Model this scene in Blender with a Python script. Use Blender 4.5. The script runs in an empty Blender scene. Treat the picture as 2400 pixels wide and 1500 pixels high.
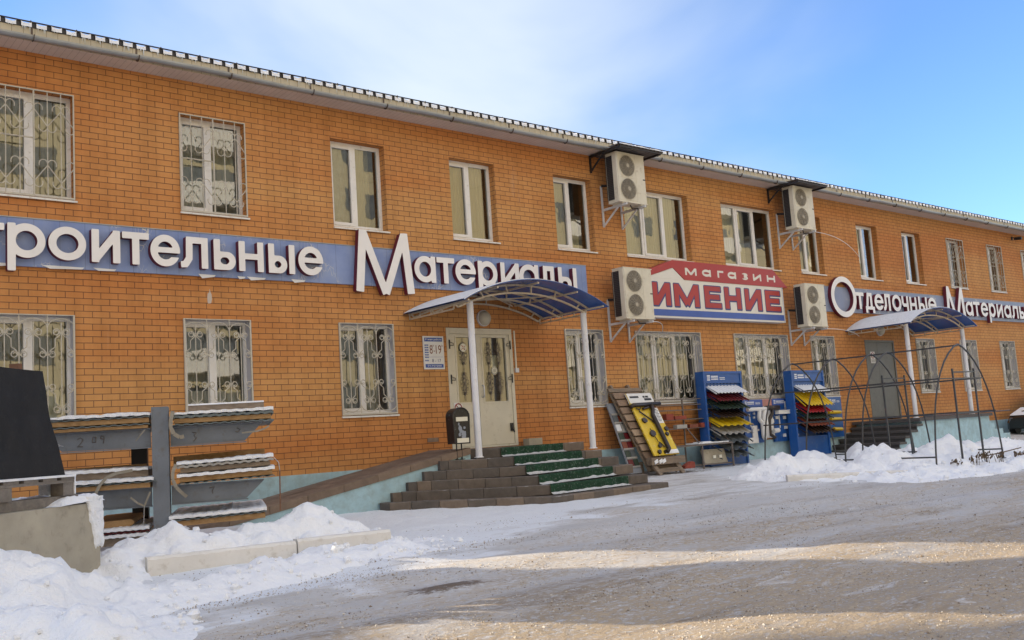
import bpy, math, random
import numpy as np
from mathutils import Vector, Matrix, noise as mn
from mathutils.geometry import tessellate_polygon

random.seed(7)
R = math.radians
SC = bpy.context.scene
COL = SC.collection

# ------------------------------------------------------------------ camera
CAM_POS = Vector((0.0, -15.586, 1.70))
YAW, PITCH, ROLL = R(40.163), R(6.847), R(-3.803)
fw = Vector((math.sin(YAW) * math.cos(PITCH), math.cos(YAW) * math.cos(PITCH), math.sin(PITCH)))
rt0 = Vector((math.cos(YAW), -math.sin(YAW), 0.0))
up0 = rt0.cross(fw)
rt = math.cos(ROLL) * rt0 + math.sin(ROLL) * up0
up = -math.sin(ROLL) * rt0 + math.cos(ROLL) * up0
cam = bpy.data.cameras.new('camera')
cam.sensor_width = 36.0
cam.lens = 36.0 * 2309.8 / 2400.0
cam.clip_start = 0.1
cam.clip_end = 3000.0
cob = bpy.data.objects.new('camera', cam)
COL.objects.link(cob)
cob.matrix_world = Matrix(((rt.x, up.x, -fw.x, CAM_POS.x), (rt.y, up.y, -fw.y, CAM_POS.y),
                           (rt.z, up.z, -fw.z, CAM_POS.z), (0, 0, 0, 1)))
SC.camera = cob

# ------------------------------------------------------------------ light, sky, exposure
SUN_EL = R(14.0)
SUN_AZ = math.atan2(-0.72, 0.69)          # from +Y towards +X
sdir = Vector((math.sin(SUN_AZ) * math.cos(SUN_EL), math.cos(SUN_AZ) * math.cos(SUN_EL), math.sin(SUN_EL)))
sl = bpy.data.lights.new('sun', 'SUN')
sl.energy = 4.2
sl.angle = R(0.5)
sl.color = (1.0, 0.83, 0.58)
so = bpy.data.objects.new('sun', sl)
COL.objects.link(so)
so.rotation_euler = sdir.to_track_quat('Z', 'Y').to_euler()

W = bpy.data.worlds.new("World")
SC.world = W
W.use_nodes = True
wn = W.node_tree.nodes
wl = W.node_tree.links
wn.clear()
wo = wn.new('ShaderNodeOutputWorld')
bg = wn.new('ShaderNodeBackground')
sky = wn.new('ShaderNodeTexSky')
sky.sky_type = 'NISHITA'
sky.sun_disc = False
sky.sun_elevation = SUN_EL
sky.sun_rotation = SUN_AZ
sky.altitude = 200
sky.air_density = 0.9
sky.dust_density = 0.0
sky.ozone_density = 2.0
tc = wn.new('ShaderNodeTexCoord')
mp = wn.new('ShaderNodeMapping')
mp.inputs['Scale'].default_value = (1.0, 1.0, 1.9)
mp.inputs['Location'].default_value = (0.35, 0.2, 0.1)
nz = wn.new('ShaderNodeTexNoise')
nz.inputs['Scale'].default_value = 2.6
nz.inputs['Detail'].default_value = 5.0
nz.inputs['Roughness'].default_value = 0.46
nz.inputs['Distortion'].default_value = 0.35
# clouds thin out with the angle from a bank of cloud to the left of the shop's middle
CLOUD_DIR = Vector((0.55, 0.72, 0.43)).normalized()
dt = wn.new('ShaderNodeVectorMath'); dt.operation = 'DOT_PRODUCT'
dt.inputs[1].default_value = CLOUD_DIR
rm = wn.new('ShaderNodeMapRange')
rm.inputs['From Min'].default_value = 0.875
rm.inputs['From Max'].default_value = 1.0
rm.inputs['To Min'].default_value = -0.32
rm.inputs['To Max'].default_value = 0.24
ad = wn.new('ShaderNodeMath'); ad.operation = 'ADD'
cr = wn.new('ShaderNodeValToRGB')
cr.color_ramp.elements[0].position = 0.30
cr.color_ramp.elements[0].color = (0, 0, 0, 1)
cr.color_ramp.elements[1].position = 0.92
cr.color_ramp.elements[1].color = (0.9, 0.9, 0.9, 1)
cr.color_ramp.interpolation = 'EASE'
mx = wn.new('ShaderNodeMixRGB')
CLOUD_COL = mx.inputs['Color2']
CLOUD_COL.default_value = (2.9, 3.2, 3.5, 1)
gain = wn.new('ShaderNodeMixRGB'); gain.blend_type = 'MULTIPLY'; gain.inputs['Fac'].default_value = 1.0
gain.inputs['Color2'].default_value = (0.72, 0.87, 1.13, 1)
wl.new(tc.outputs['Generated'], mp.inputs['Vector'])
wl.new(mp.outputs['Vector'], nz.inputs['Vector'])
wl.new(tc.outputs['Generated'], dt.inputs[0])
wl.new(dt.outputs['Value'], rm.inputs['Value'])
wl.new(nz.outputs['Fac'], ad.inputs[0])
wl.new(rm.outputs['Result'], ad.inputs[1])
wl.new(ad.outputs[0], cr.inputs['Fac'])
wl.new(cr.outputs['Color'], mx.inputs['Fac'])
wl.new(sky.outputs['Color'], gain.inputs['Color1'])
wl.new(gain.outputs['Color'], mx.inputs['Color1'])
# bright cloud added out of view, behind and above the camera, as fill light
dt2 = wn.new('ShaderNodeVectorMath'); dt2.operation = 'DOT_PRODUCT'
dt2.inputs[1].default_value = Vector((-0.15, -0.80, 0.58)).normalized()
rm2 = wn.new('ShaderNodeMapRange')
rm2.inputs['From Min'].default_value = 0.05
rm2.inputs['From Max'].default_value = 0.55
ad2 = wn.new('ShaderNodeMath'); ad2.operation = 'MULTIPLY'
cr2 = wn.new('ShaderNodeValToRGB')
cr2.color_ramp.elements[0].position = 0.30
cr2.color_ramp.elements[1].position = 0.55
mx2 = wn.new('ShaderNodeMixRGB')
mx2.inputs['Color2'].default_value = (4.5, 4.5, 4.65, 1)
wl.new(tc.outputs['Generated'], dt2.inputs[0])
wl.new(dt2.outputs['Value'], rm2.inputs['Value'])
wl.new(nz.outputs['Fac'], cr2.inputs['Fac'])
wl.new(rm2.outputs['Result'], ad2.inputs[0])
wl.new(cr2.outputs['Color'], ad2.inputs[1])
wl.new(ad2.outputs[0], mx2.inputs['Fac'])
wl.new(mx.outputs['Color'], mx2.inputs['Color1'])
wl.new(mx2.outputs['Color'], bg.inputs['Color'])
bg.inputs['Strength'].default_value = 0.11
wl.new(bg.outputs['Background'], wo.inputs['Surface'])

SC.view_settings.view_transform = 'Standard'
SC.view_settings.look = 'None'
SC.view_settings.exposure = 1.5
SC.view_settings.gamma = 1.0
SC.view_settings.use_curve_mapping = False

# ------------------------------------------------------------------ materials
class NT:
    def __init__(self, name):
        self.m = bpy.data.materials.new(name)
        self.m.use_nodes = True
        self.n = self.m.node_tree.nodes
        self.l = self.m.node_tree.links
        self.b = self.n['Principled BSDF']
        self._pos = None
    def new(self, t, **kw):
        x = self.n.new(t)
        for k, v in kw.items():
            setattr(x, k, v)
        return x
    def link(self, a, b):
        self.l.new(a, b)
    def pos(self):
        if self._pos is None:
            self._pos = self.new('ShaderNodeNewGeometry')
        return self._pos.outputs['Position']
    def obj(self):
        return self.new('ShaderNodeTexCoord').outputs['Object']
    def mapping(self, src, scale=(1, 1, 1), loc=(0, 0, 0), rot=(0, 0, 0)):
        m = self.new('ShaderNodeMapping')
        m.inputs['Scale'].default_value = scale
        m.inputs['Location'].default_value = loc
        m.inputs['Rotation'].default_value = rot
        self.link(src, m.inputs['Vector'])
        return m.outputs['Vector']
    def noise(self, src, scale, detail=4, rough=0.55, dist=0.0):
        t = self.new('ShaderNodeTexNoise')
        t.inputs['Scale'].default_value = scale
        t.inputs['Detail'].default_value = detail
        t.inputs['Roughness'].default_value = rough
        t.inputs['Distortion'].default_value = dist
        self.link(src, t.inputs['Vector'])
        return t.outputs['Fac']
    def ramp(self, src, a, b, ca=(0, 0, 0), cb=(1, 1, 1)):
        t = self.new('ShaderNodeValToRGB')
        t.color_ramp.elements[0].position = a
        t.color_ramp.elements[1].position = b
        t.color_ramp.elements[0].color = (*ca, 1)
        t.color_ramp.elements[1].color = (*cb, 1)
        self.link(src, t.inputs['Fac'])
        return t.outputs['Color']
    def mix(self, fac, c1, c2, mode='MIX'):
        t = self.new('ShaderNodeMixRGB', blend_type=mode)
        for inp, v in ((t.inputs['Fac'], fac), (t.inputs['Color1'], c1), (t.inputs['Color2'], c2)):
            if hasattr(v, 'is_linked'):
                self.link(v, inp)
            elif isinstance(v, (int, float)):
                inp.default_value = v
            else:
                inp.default_value = (*v, 1) if len(v) == 3 else v
        return t.outputs['Color']
    def math(self, op, a, b=0.0, clamp=False):
        t = self.new('ShaderNodeMath', operation=op, use_clamp=clamp)
        for i, v in enumerate((a, b)):
            if hasattr(v, 'is_linked'):
                self.link(v, t.inputs[i])
            else:
                t.inputs[i].default_value = v
        return t.outputs[0]
    def bump(self, h, strength=0.3, dist=0.01):
        t = self.new('ShaderNodeBump')
        t.inputs['Strength'].default_value = strength
        t.inputs['Distance'].default_value = dist
        self.link(h, t.inputs['Height'])
        self.link(t.outputs['Normal'], self.b.inputs['Normal'])
    def sep(self, src):
        t = self.new('ShaderNodeSeparateXYZ')
        self.link(src, t.inputs[0])
        return t.outputs
    def comb(self, x, y, z):
        t = self.new('ShaderNodeCombineXYZ')
        for i, v in enumerate((x, y, z)):
            if hasattr(v, 'is_linked'):
                self.link(v, t.inputs[i])
            else:
                t.inputs[i].default_value = v
        return t.outputs[0]
    def color(self, c):
        if hasattr(c, 'is_linked'):
            self.link(c, self.b.inputs['Base Color'])
        else:
            self.b.inputs['Base Color'].default_value = (*c, 1)
    def set(self, **kw):
        for k, v in kw.items():
            self.b.inputs[k].default_value = v

def simple(name, col, rough=0.6, metal=0.0, var=0.18, scale=3.0, dirt=None, dirt_amt=0.5, bump=0.12, fine=45.0, spec=0.4):
    """A real-world surface: base colour with mottling, optional dirt or rust patches and a fine bump."""
    t = NT(name)
    p = t.pos()
    n = t.noise(p, scale, 5, 0.6)
    a = tuple(min(1, c * (1 + var)) for c in col)
    b = tuple(c * (1 - var) for c in col)
    c = t.ramp(n, 0.3, 0.7, b, a)
    if dirt is not None:
        m = t.ramp(t.noise(p, scale * 3.1, 7, 0.68), 0.62 - 0.22 * dirt_amt, 0.78, (0, 0, 0), (1, 1, 1))
        c = t.mix(m, c, dirt)
    t.color(c)
    t.set(Roughness=rough, Metallic=metal)
    t.b.inputs['Specular IOR Level'].default_value = spec
    if bump:
        t.bump(t.noise(p, fine, 4, 0.6), bump, 0.004)
    return t.m

M = {}

def brick_material():
    t = NT('orange_brick')
    p = t.pos()
    s = t.sep(p)
    g = t._pos
    ns = t.sep(g.outputs['Normal'])
    ax = t.math('GREATER_THAN', t.math('ABSOLUTE', ns[0]), 0.5)
    az = t.math('GREATER_THAN', t.math('ABSOLUTE', ns[2]), 0.5)
    u = t.math('ADD', t.math('MULTIPLY', s[0], t.math('SUBTRACT', 1.0, ax)), t.math('MULTIPLY', s[1], ax))
    v = t.math('ADD', t.math('MULTIPLY', s[2], t.math('SUBTRACT', 1.0, az)), t.math('MULTIPLY', s[1], az))
    u = t.math('ADD', u, 100 * 0.26 - 0.065 + 0.13)
    v = t.math('ADD', v, 100 * 0.098 - 0.043)
    vec = t.comb(u, v, 0.0)
    wob = t.new('ShaderNodeVectorMath', operation='ADD')
    nzv = t.new('ShaderNodeTexNoise')
    nzv.inputs['Scale'].default_value = 4.0
    t.link(p, nzv.inputs['Vector'])
    sc = t.new('ShaderNodeVectorMath', operation='MULTIPLY_ADD')
    sc.inputs[1].default_value = (0.010, 0.006, 0)
    sc.inputs[2].default_value = (-0.005, -0.003, 0)
    t.link(nzv.outputs['Color'], sc.inputs[0])
    t.link(vec, wob.inputs[0]); t.link(sc.outputs[0], wob.inputs[1])
    br = t.new('ShaderNodeTexBrick')
    br.offset = 0.5
    br.inputs['Scale'].default_value = 1.0
    br.inputs['Mortar Size'].default_value = 0.0062
    br.inputs['Mortar Smooth'].default_value = 0.25
    br.inputs['Bias'].default_value = 0.0
    br.inputs['Brick Width'].default_value = 0.26
    br.inputs['Row Height'].default_value = 0.098
    br.inputs['Color1'].default_value = (0.535, 0.248, 0.086, 1)
    br.inputs['Color2'].default_value = (0.575, 0.274, 0.098, 1)
    br.inputs['Mortar'].default_value = (0.185, 0.092, 0.052, 1)
    t.link(wob.outputs[0], br.inputs['Vector'])
    # batches of brick: broad redder and yellower courses
    band = t.noise(t.mapping(p, (0.12, 0.12, 0.9)), 1.0, 3, 0.5)
    bandc = t.ramp(band, 0.38, 0.62, (0.92, 0.78, 0.66), (1.02, 1.10, 1.10))
    c = t.mix(1.0, br.outputs['Color'], bandc, 'MULTIPLY')
    mot = t.ramp(t.noise(p, 2.3, 6, 0.65), 0.3, 0.75, (0.90, 0.89, 0.89), (1.05, 1.05, 1.05))
    c = t.mix(1.0, c, mot, 'MULTIPLY')
    sk = t.ramp(t.noise(t.mapping(p, (2.6, 2.6, 0.16)), 1.6, 6, 0.62), 0.42, 0.72, (1.03, 1.03, 1.03), (0.85, 0.83, 0.81))
    c = t.mix(1.0, c, sk, 'MULTIPLY')
    # pale lime bloom in thin streaks
    st = t.ramp(t.noise(t.mapping(p, (2.2, 2.2, 0.5)), 1.3, 6, 0.6), 0.63, 0.82, (0, 0, 0), (0.28, 0.28, 0.28))
    c = t.mix(st, c, (0.55, 0.40, 0.28))
    gr = t.ramp(t.noise(p, 120, 3, 0.6), 0.25, 0.8, (0.88, 0.88, 0.88), (1.08, 1.08, 1.08))
    c = t.mix(1.0, c, gr, 'MULTIPLY')
    t.color(c)
    t.set(Roughness=0.82)
    t.b.inputs['Specular IOR Level'].default_value = 0.25
    h = t.math('ADD', t.math('MULTIPLY', br.outputs['Fac'], -1.0), t.math('MULTIPLY', t.noise(p, 90, 4, 0.6), 0.25))
    t.bump(h, 0.55, 0.006)
    return t.m

def snow_material(name='snow', tint=(0.83, 0.86, 0.90), dirt=0.25):
    t = NT(name)
    p = t.pos()
    d = t.ramp(t.noise(p, 1.7, 7, 0.7), 0.5, 0.85, (0, 0, 0), (dirt, dirt, dirt))
    c = t.mix(d, tint, (0.52, 0.49, 0.46))
    sp = t.ramp(t.noise(p, 55, 3, 0.7), 0.70, 0.80, (0, 0, 0), (0.55 * dirt, 0.55 * dirt, 0.55 * dirt))
    c = t.mix(sp, c, (0.16, 0.13, 0.10))
    t.color(c)
    t.set(Roughness=0.75)
    t.b.inputs['Specular IOR Level'].default_value = 0.3
    t.b.inputs['Subsurface Weight'].default_value = 0.0
    h = t.math('ADD', t.noise(p, 9, 8, 0.62), t.math('MULTIPLY', t.noise(p, 70, 3, 0.6), 0.18))
    t.bump(h, 0.8, 0.07)
    return t.m

def ground_material():
    t = NT('packed_snow_and_sand')
    p = t.pos()
    at = t.new('ShaderNodeAttribute', attribute_name='snowmask')
    ad_ = t.new('ShaderNodeAttribute', attribute_name='dirtmask')
    pst = t.mapping(p, (0.30, 1.0, 1.0), rot=(0, 0, R(12)))
    big = t.noise(pst, 0.55, 6, 0.62, 0.4)
    mid = t.noise(pst, 2.8, 8, 0.68, 0.5)
    pf = t.mapping(p, (0.55, 1.0, 1.0), rot=(0, 0, R(8)))
    fine = t.noise(pf, 22, 5, 0.72)
    grit = t.noise(p, 85, 3, 0.7)
    ice = t.ramp(mid, 0.25, 0.8, (0.43, 0.425, 0.42), (0.70, 0.70, 0.705))
    sand = t.ramp(fine, 0.3, 0.72, (0.17, 0.115, 0.062), (0.52, 0.40, 0.245))
    sy = t.sep(p)[1]
    near = t.new('ShaderNodeMapRange')
    near.inputs['From Min'].default_value = -5.5
    near.inputs['From Max'].default_value = -11.0
    near.inputs['To Min'].default_value = -0.05
    near.inputs['To Max'].default_value = 0.09
    t.link(sy, near.inputs['Value'])
    f1 = t.ramp(t.math('ADD', near.outputs[0], t.math('ADD', t.math('MULTIPLY', big, 0.5), t.math('MULTIPLY', mid, 0.5))), 0.43, 0.58)
    f2 = t.ramp(t.math('ADD', near.outputs[0], fine), 0.38, 0.58)
    f1 = t.mix(1.0, f1, f2, 'MULTIPLY')
    c = t.mix(t.mix(1.0, f1, (0.88, 0.88, 0.88), 'MULTIPLY'), ice, sand)
    # brown drag marks of tyres and boots along the yard
    trk = t.noise(t.mapping(p, (0.16, 1.15, 1.0), rot=(0, 0, R(10))), 1.25, 8, 0.66, 0.6)
    tm = t.mix(1.0, t.ramp(trk, 0.53, 0.66), t.ramp(fine, 0.30, 0.62), 'MULTIPLY')
    c = t.mix(t.mix(1.0, tm, (0.85, 0.85, 0.85), 'MULTIPLY'), c, (0.20, 0.155, 0.11))
    # scraps of cleaner frozen snow
    wm = t.ramp(t.noise(t.mapping(p, (0.4, 1.4, 1.0), rot=(0, 0, R(14))), 3.1, 8, 0.7, 0.8), 0.60, 0.72)
    c = t.mix(t.mix(1.0, wm, (0.7, 0.7, 0.7), 'MULTIPLY'), c, (0.70, 0.71, 0.73))
    # trodden snow by the banks and below the steps
    sm = t.math('ADD', at.outputs['Fac'], t.math('MULTIPLY', t.math('SUBTRACT', mid, 0.5), 1.5))
    smr = t.ramp(sm, 0.35, 0.75)
    c = t.mix(smr, c, (0.74, 0.77, 0.81))
    # bare dirt
    dm = t.math('ADD', ad_.outputs['Fac'], t.math('MULTIPLY', t.math('SUBTRACT', fine, 0.5), 1.6))
    c = t.mix(t.ramp(dm, 0.45, 0.75, (0, 0, 0), (0.9, 0.9, 0.9)), c, (0.12, 0.085, 0.058))
    crumbs = t.ramp(t.noise(pf, 30, 5, 0.78), 0.60, 0.68)
    c = t.mix(t.mix(1.0, crumbs, (0.75, 0.75, 0.75), 'MULTIPLY'), c, (0.12, 0.095, 0.07))
    pale_specks = t.ramp(grit, 0.66, 0.78)  # pale specks of grit scattered by the finest noise
    c = t.mix(t.mix(1.0, pale_specks, (0.6, 0.6, 0.6), 'MULTIPLY'), c, (0.78, 0.76, 0.72))
    t.color(c)
    t.set(Roughness=0.7)
    t.b.inputs['Specular IOR Level'].default_value = 0.35
    h = t.math('ADD', t.math('MULTIPLY', mid, 0.8), t.math('ADD', t.math('MULTIPLY', fine, 0.45), t.math('MULTIPLY', grit, 0.12)))
    t.bump(h, 0.9, 0.05)
    return t.m

def glass_material():
    t = NT('window_glass')
    t.n.remove(t.b)
    out = t.n['Material Output']
    gl = t.new('ShaderNodeBsdfGlossy')
    gl.inputs['Roughness'].default_value = 0.012
    gl.inputs['Color'].default_value = (0.95, 0.97, 0.95, 1)
    tr = t.new('ShaderNodeBsdfTransparent')
    tr.inputs['Color'].default_value = (0.80, 0.84, 0.80, 1)
    fr = t.new('ShaderNodeFresnel')
    fr.inputs['IOR'].default_value = 1.75
    p = t.pos()
    bm = t.new('ShaderNodeBump')
    bm.inputs['Strength'].default_value = 0.022
    bm.inputs['Distance'].default_value = 0.05
    t.link(t.noise(p, 2.2, 2, 0.5), bm.inputs['Height'])
    t.link(bm.outputs['Normal'], gl.inputs['Normal'])
    k = t.math('MULTIPLY_ADD', fr.outputs[0], 1.25)
    k.node.inputs[2].default_value = 0.08
    k.node.use_clamp = True
    mx_ = t.new('ShaderNodeMixShader')
    t.link(k, mx_.inputs['Fac'])
    t.link(tr.outputs[0], mx_.inputs[1])
    t.link(gl.outputs[0], mx_.inputs[2])
    t.link(mx_.outputs[0], out.inputs['Surface'])
    return t.m

def sign_blue_material(name='faded_blue_panel', grey=0.0):
    t = NT(name)
    p = t.pos()
    s = t.sep(p)
    base = t.ramp(t.noise(p, 1.1, 5, 0.6), 0.3, 0.7, (0.135, 0.205, 0.44), (0.235, 0.31, 0.53))
    # vertical panel joints
    xm = t.math('MODULO', t.math('ADD', s[0], 100.12), 0.365)
    ln = t.math('LESS_THAN', xm, 0.008)
    c = t.mix(t.math('MULTIPLY', ln, 0.55), base, (0.06, 0.08, 0.18))
    # peeled crackle lines in patches
    v = t.new('ShaderNodeTexVoronoi', feature='DISTANCE_TO_EDGE')
    v.inputs['Scale'].default_value = 11.0
    t.link(t.mapping(p, (1.6, 1.6, 0.75)), v.inputs['Vector'])
    edge = t.math('LESS_THAN', v.outputs['Distance'], 0.035)
    patch = t.ramp(t.noise(p, 1.35, 4, 0.6), 0.53, 0.62)
    wash = t.ramp(t.noise(t.mapping(p, (1, 1, 0.35)), 2.4, 6, 0.65), 0.5, 0.75, (0, 0, 0), (0.5, 0.5, 0.5))
    c = t.mix(wash, c, (0.33, 0.38, 0.46))
    c = t.mix(grey, c, (0.24, 0.26, 0.31))
    c = t.mix(t.mix(1.0, patch, t.mix(1.0, (0.75, 0.75, 0.75), edge, 'MULTIPLY'), 'MULTIPLY'), c, (0.62, 0.60, 0.52))
    t.color(c)
    t.set(Roughness=0.5)
    t.bump(t.noise(p, 20, 4, 0.6), 0.15, 0.005)
    return t.m

def striped(name, c1, c2, axis, period, duty=0.06, rough=0.65, var=0.12, dirt=None):
    t = NT(name)
    p = t.pos()
    s = t.sep(p)
    n = t.noise(t.mapping(p, (1, 1, 0.4)), 2.6, 6, 0.62)
    c = t.ramp(n, 0.3, 0.7, tuple(x * (1 - var) for x in c1), tuple(min(1, x * (1 + var)) for x in c1))
    xm = t.math('MODULO', t.math('ADD', s[axis], 100.0), period)
    ln = t.math('LESS_THAN', xm, period * duty)
    c = t.mix(ln, c, c2)
    if dirt:
        c = t.mix(t.ramp(t.noise(t.mapping(p, (3, 3, 0.6)), 1.9, 7, 0.7), 0.52, 0.72, (0, 0, 0), (0.7, 0.7, 0.7)), c, dirt)
    t.color(c)
    t.set(Roughness=rough)
    t.bump(t.noise(p, 30, 4, 0.6), 0.12, 0.004)
    return t.m

def wood(name, c1, c2, axis=0, scale=6.0):
    t = NT(name)
    p = t.obj()
    sc = [9.0, 9.0, 9.0]
    sc[axis] = 0.9
    n = t.noise(t.mapping(t.pos(), tuple(sc)), scale * 0.4, 6, 0.6, 0.6)
    c = t.ramp(n, 0.3, 0.7, c1, c2)
    d = t.ramp(t.noise(t.pos(), 5.0, 6, 0.7), 0.55, 0.8, (0, 0, 0), (0.6, 0.6, 0.6))
    t.color(t.mix(d, c, tuple(x * 0.5 for x in c1)))
    t.set(Roughness=0.78)
    t.bump(n, 0.25, 0.004)
    return t.m

def tinted(name, c1, c2, rough=0.8, snow=0.0):
    """Blocks that differ in tint: the per-block 'tint' attribute mixes two real colours; trodden snow clings in patches."""
    t = NT(name)
    p = t.pos()
    a = t.new('ShaderNodeAttribute', attribute_name='tint')
    c = t.mix(a.outputs['Fac'], c1, c2)
    m = t.ramp(t.noise(p, 7, 6, 0.68), 0.3, 0.75, (0.75, 0.75, 0.75), (1.2, 1.2, 1.2))
    c = t.mix(1.0, c, m, 'MULTIPLY')
    if snow:
        nzz = t.sep(t._pos.outputs['Normal'])[2]
        f = t.ramp(t.math('ADD', t.noise(p, 3.2, 7, 0.7), snow - 0.5), 0.45, 0.68)
        f = t.mix(1.0, f, t.ramp(nzz, 0.4, 0.8), 'MULTIPLY')
        c = t.mix(t.mix(1.0, f, (0.75, 0.75, 0.75), 'MULTIPLY'), c, (0.66, 0.67, 0.69))
    t.color(c)
    t.set(Roughness=rough)
    t.bump(t.noise(p, 50, 5, 0.65), 0.4, 0.006)
    return t.m

M['brick'] = brick_material()
M['snow'] = snow_material('snow', (0.88, 0.90, 0.935), 0.07)
M['ice_snow'] = snow_material('trodden_snow', (0.74, 0.77, 0.82), 0.5)
M['dirty_ice'] = snow_material('dirty_ice', (0.56, 0.56, 0.56), 0.7)
M['ground'] = ground_material()
M['glass'] = glass_material()
M['blue_panel'] = sign_blue_material()
M['grey_panel'] = sign_blue_material('greyed_blue_panel', 0.6)
M['letter_white'] = simple('letter_white_acrylic', (0.76, 0.74, 0.72), 0.42, var=0.05, scale=2, bump=0.03)
M['letter_side'] = simple('letter_side_maroon', (0.12, 0.014, 0.03), 0.55, var=0.1)
M['pvc'] = simple('white_pvc_frame', (0.74, 0.73, 0.71), 0.38, var=0.05, scale=4, dirt=(0.45, 0.42, 0.36), dirt_amt=0.2, bump=0.03)
M['pvc_grey'] = simple('grey_reveal_panel', (0.50, 0.49, 0.53), 0.5, var=0.06)
M['sill'] = simple('white_metal_sill', (0.68, 0.66, 0.61), 0.45, var=0.08, scale=5, dirt=(0.35, 0.28, 0.2), dirt_amt=0.35)
M['grille'] = simple('cream_painted_iron', (0.49, 0.455, 0.375), 0.5, var=0.08, scale=9, dirt=(0.30, 0.15, 0.06), dirt_amt=0.25, bump=0.2)
M['interior'] = simple('dim_room', (0.21, 0.195, 0.165), 0.9, var=0.2)
M['curtain'] = striped('tan_vertical_blind', (0.40, 0.36, 0.26), (0.31, 0.275, 0.195), 0, 0.093, 0.10, 0.85, 0.08)
M['curtain_pale'] = striped('pale_vertical_blind', (0.54, 0.50, 0.38), (0.44, 0.40, 0.30), 0, 0.07, 0.14, 0.85, 0.08)
M['curtain_grey'] = simple('grey_net_curtain', (0.30, 0.31, 0.30), 0.9, var=0.2, scale=6)
M['paper'] = simple('white_paper', (0.72, 0.70, 0.60), 0.8, var=0.04)
M['plinth'] = simple('pale_blue_plinth', (0.34, 0.50, 0.56), 0.75, var=0.14, scale=2.2, dirt=(0.27, 0.34, 0.35), dirt_amt=0.75, bump=0.3)
M['roof_dark'] = simple('dark_roof_sheet', (0.028, 0.026, 0.028), 0.5, var=0.2)
M['fascia'] = striped('weathered_cream_fascia', (0.50, 0.44, 0.32), (0.28, 0.23, 0.16), 0, 0.16, 0.06, 0.7, 0.12, dirt=(0.36, 0.33, 0.24))
M['soffit'] = striped('greige_soffit_board', (0.60, 0.52, 0.46), (0.40, 0.34, 0.29), 0, 0.10, 0.07, 0.7, 0.08)
M['zinc'] = simple('zinc_gutter', (0.33, 0.35, 0.37), 0.42, metal=0.55, var=0.14, scale=2.5, dirt=(0.42, 0.42, 0.36), dirt_amt=0.3)
M['zinc_dark'] = simple('gutter_bracket_steel', (0.12, 0.09, 0.07), 0.6, metal=0.4)
M['icicle'] = simple('ice', (0.72, 0.78, 0.82), 0.15, var=0.04, bump=0.0, spec=0.6)
M['ac_case'] = simple('cream_metal_casing', (0.63, 0.59, 0.48), 0.42, var=0.07, scale=2.5, dirt=(0.42, 0.36, 0.26), dirt_amt=0.3)
M['ac_side'] = simple('light_grey_casing', (0.60, 0.61, 0.63), 0.42, var=0.06)
M['ac_dark'] = striped('dark_fin_grille', (0.035, 0.037, 0.042), (0.012, 0.012, 0.014), 2, 0.04, 0.5, 0.5)
M['ac_grille'] = simple('dusty_fan_guard', (0.36, 0.32, 0.25), 0.55, var=0.15)
M['ac_hole'] = simple('fan_recess', (0.105, 0.092, 0.075), 0.8)
M['bracket'] = simple('pale_grey_painted_steel', (0.55, 0.55, 0.55), 0.5, var=0.1, dirt=(0.35, 0.22, 0.13), dirt_amt=0.25)
M['black_steel'] = simple('black_painted_steel', (0.022, 0.020, 0.020), 0.5, var=0.3, dirt=(0.10, 0.05, 0.03), dirt_amt=0.2)
M['hood'] = striped('grey_brown_hood_sheet', (0.14, 0.12, 0.11), (0.07, 0.06, 0.055), 0, 0.10, 0.3, 0.6)
M['canopy_blue'] = simple('blue_polycarbonate', (0.030, 0.105, 0.36), 0.25, var=0.12, scale=1.5, bump=0.02)
M['canopy_frame'] = simple('cream_rusted_truss', (0.56, 0.48, 0.36), 0.5, var=0.15, scale=6, dirt=(0.26, 0.13, 0.06), dirt_amt=0.4)
M['white_post'] = simple('white_painted_post', (0.70, 0.70, 0.72), 0.45, var=0.06, dirt=(0.40, 0.38, 0.35), dirt_amt=0.25)
M['door_cream'] = simple('cream_painted_door', (0.60, 0.56, 0.45), 0.5, var=0.06, scale=2, dirt=(0.42, 0.36, 0.26), dirt_amt=0.3)
M['door_grey'] = simple('grey_green_steel_door', (0.155, 0.155, 0.14), 0.55, var=0.1, dirt=(0.10, 0.095, 0.085), dirt_amt=0.3)
M['step'] = tinted('concrete_curb_block', (0.095, 0.083, 0.075), (0.185, 0.142, 0.108), 0.85, 0.40)
M['step_dark'] = tinted('dark_stone_step', (0.085, 0.078, 0.075), (0.13, 0.12, 0.113), 0.8, 0.14)
M['mat_green'] = simple('green_carpet', (0.009, 0.042, 0.020), 0.95, var=0.4, scale=9, dirt=(0.22, 0.25, 0.235), dirt_amt=0.34, bump=0.6, fine=160)
M['paver'] = tinted('brown_ramp_paver', (0.16, 0.115, 0.085), (0.22, 0.16, 0.118), 0.85, 0.13)
M['white_kerb'] = simple('whitewashed_kerb', (0.68, 0.66, 0.625), 0.8, var=0.08, scale=3, dirt=(0.48, 0.44, 0.38), dirt_amt=0.4, bump=0.35)
M['concrete'] = simple('stained_concrete', (0.36, 0.325, 0.255), 0.88, var=0.16, scale=2.2, dirt=(0.20, 0.18, 0.14), dirt_amt=0.35, bump=0.55)
M['tarp'] = simple('black_tarp', (0.010, 0.009, 0.0088), 0.75, var=0.35, scale=4, dirt=(0.022, 0.020, 0.019), dirt_amt=0.3, bump=0.5, fine=35)
M['pallet'] = wood('grey_pallet_wood', (0.13, 0.115, 0.10), (0.22, 0.19, 0.16))
M['board'] = wood('pine_board', (0.26, 0.145, 0.055), (0.42, 0.26, 0.12))
M['board_grey'] = wood('weathered_board', (0.15, 0.115, 0.085), (0.26, 0.20, 0.145))
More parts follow.
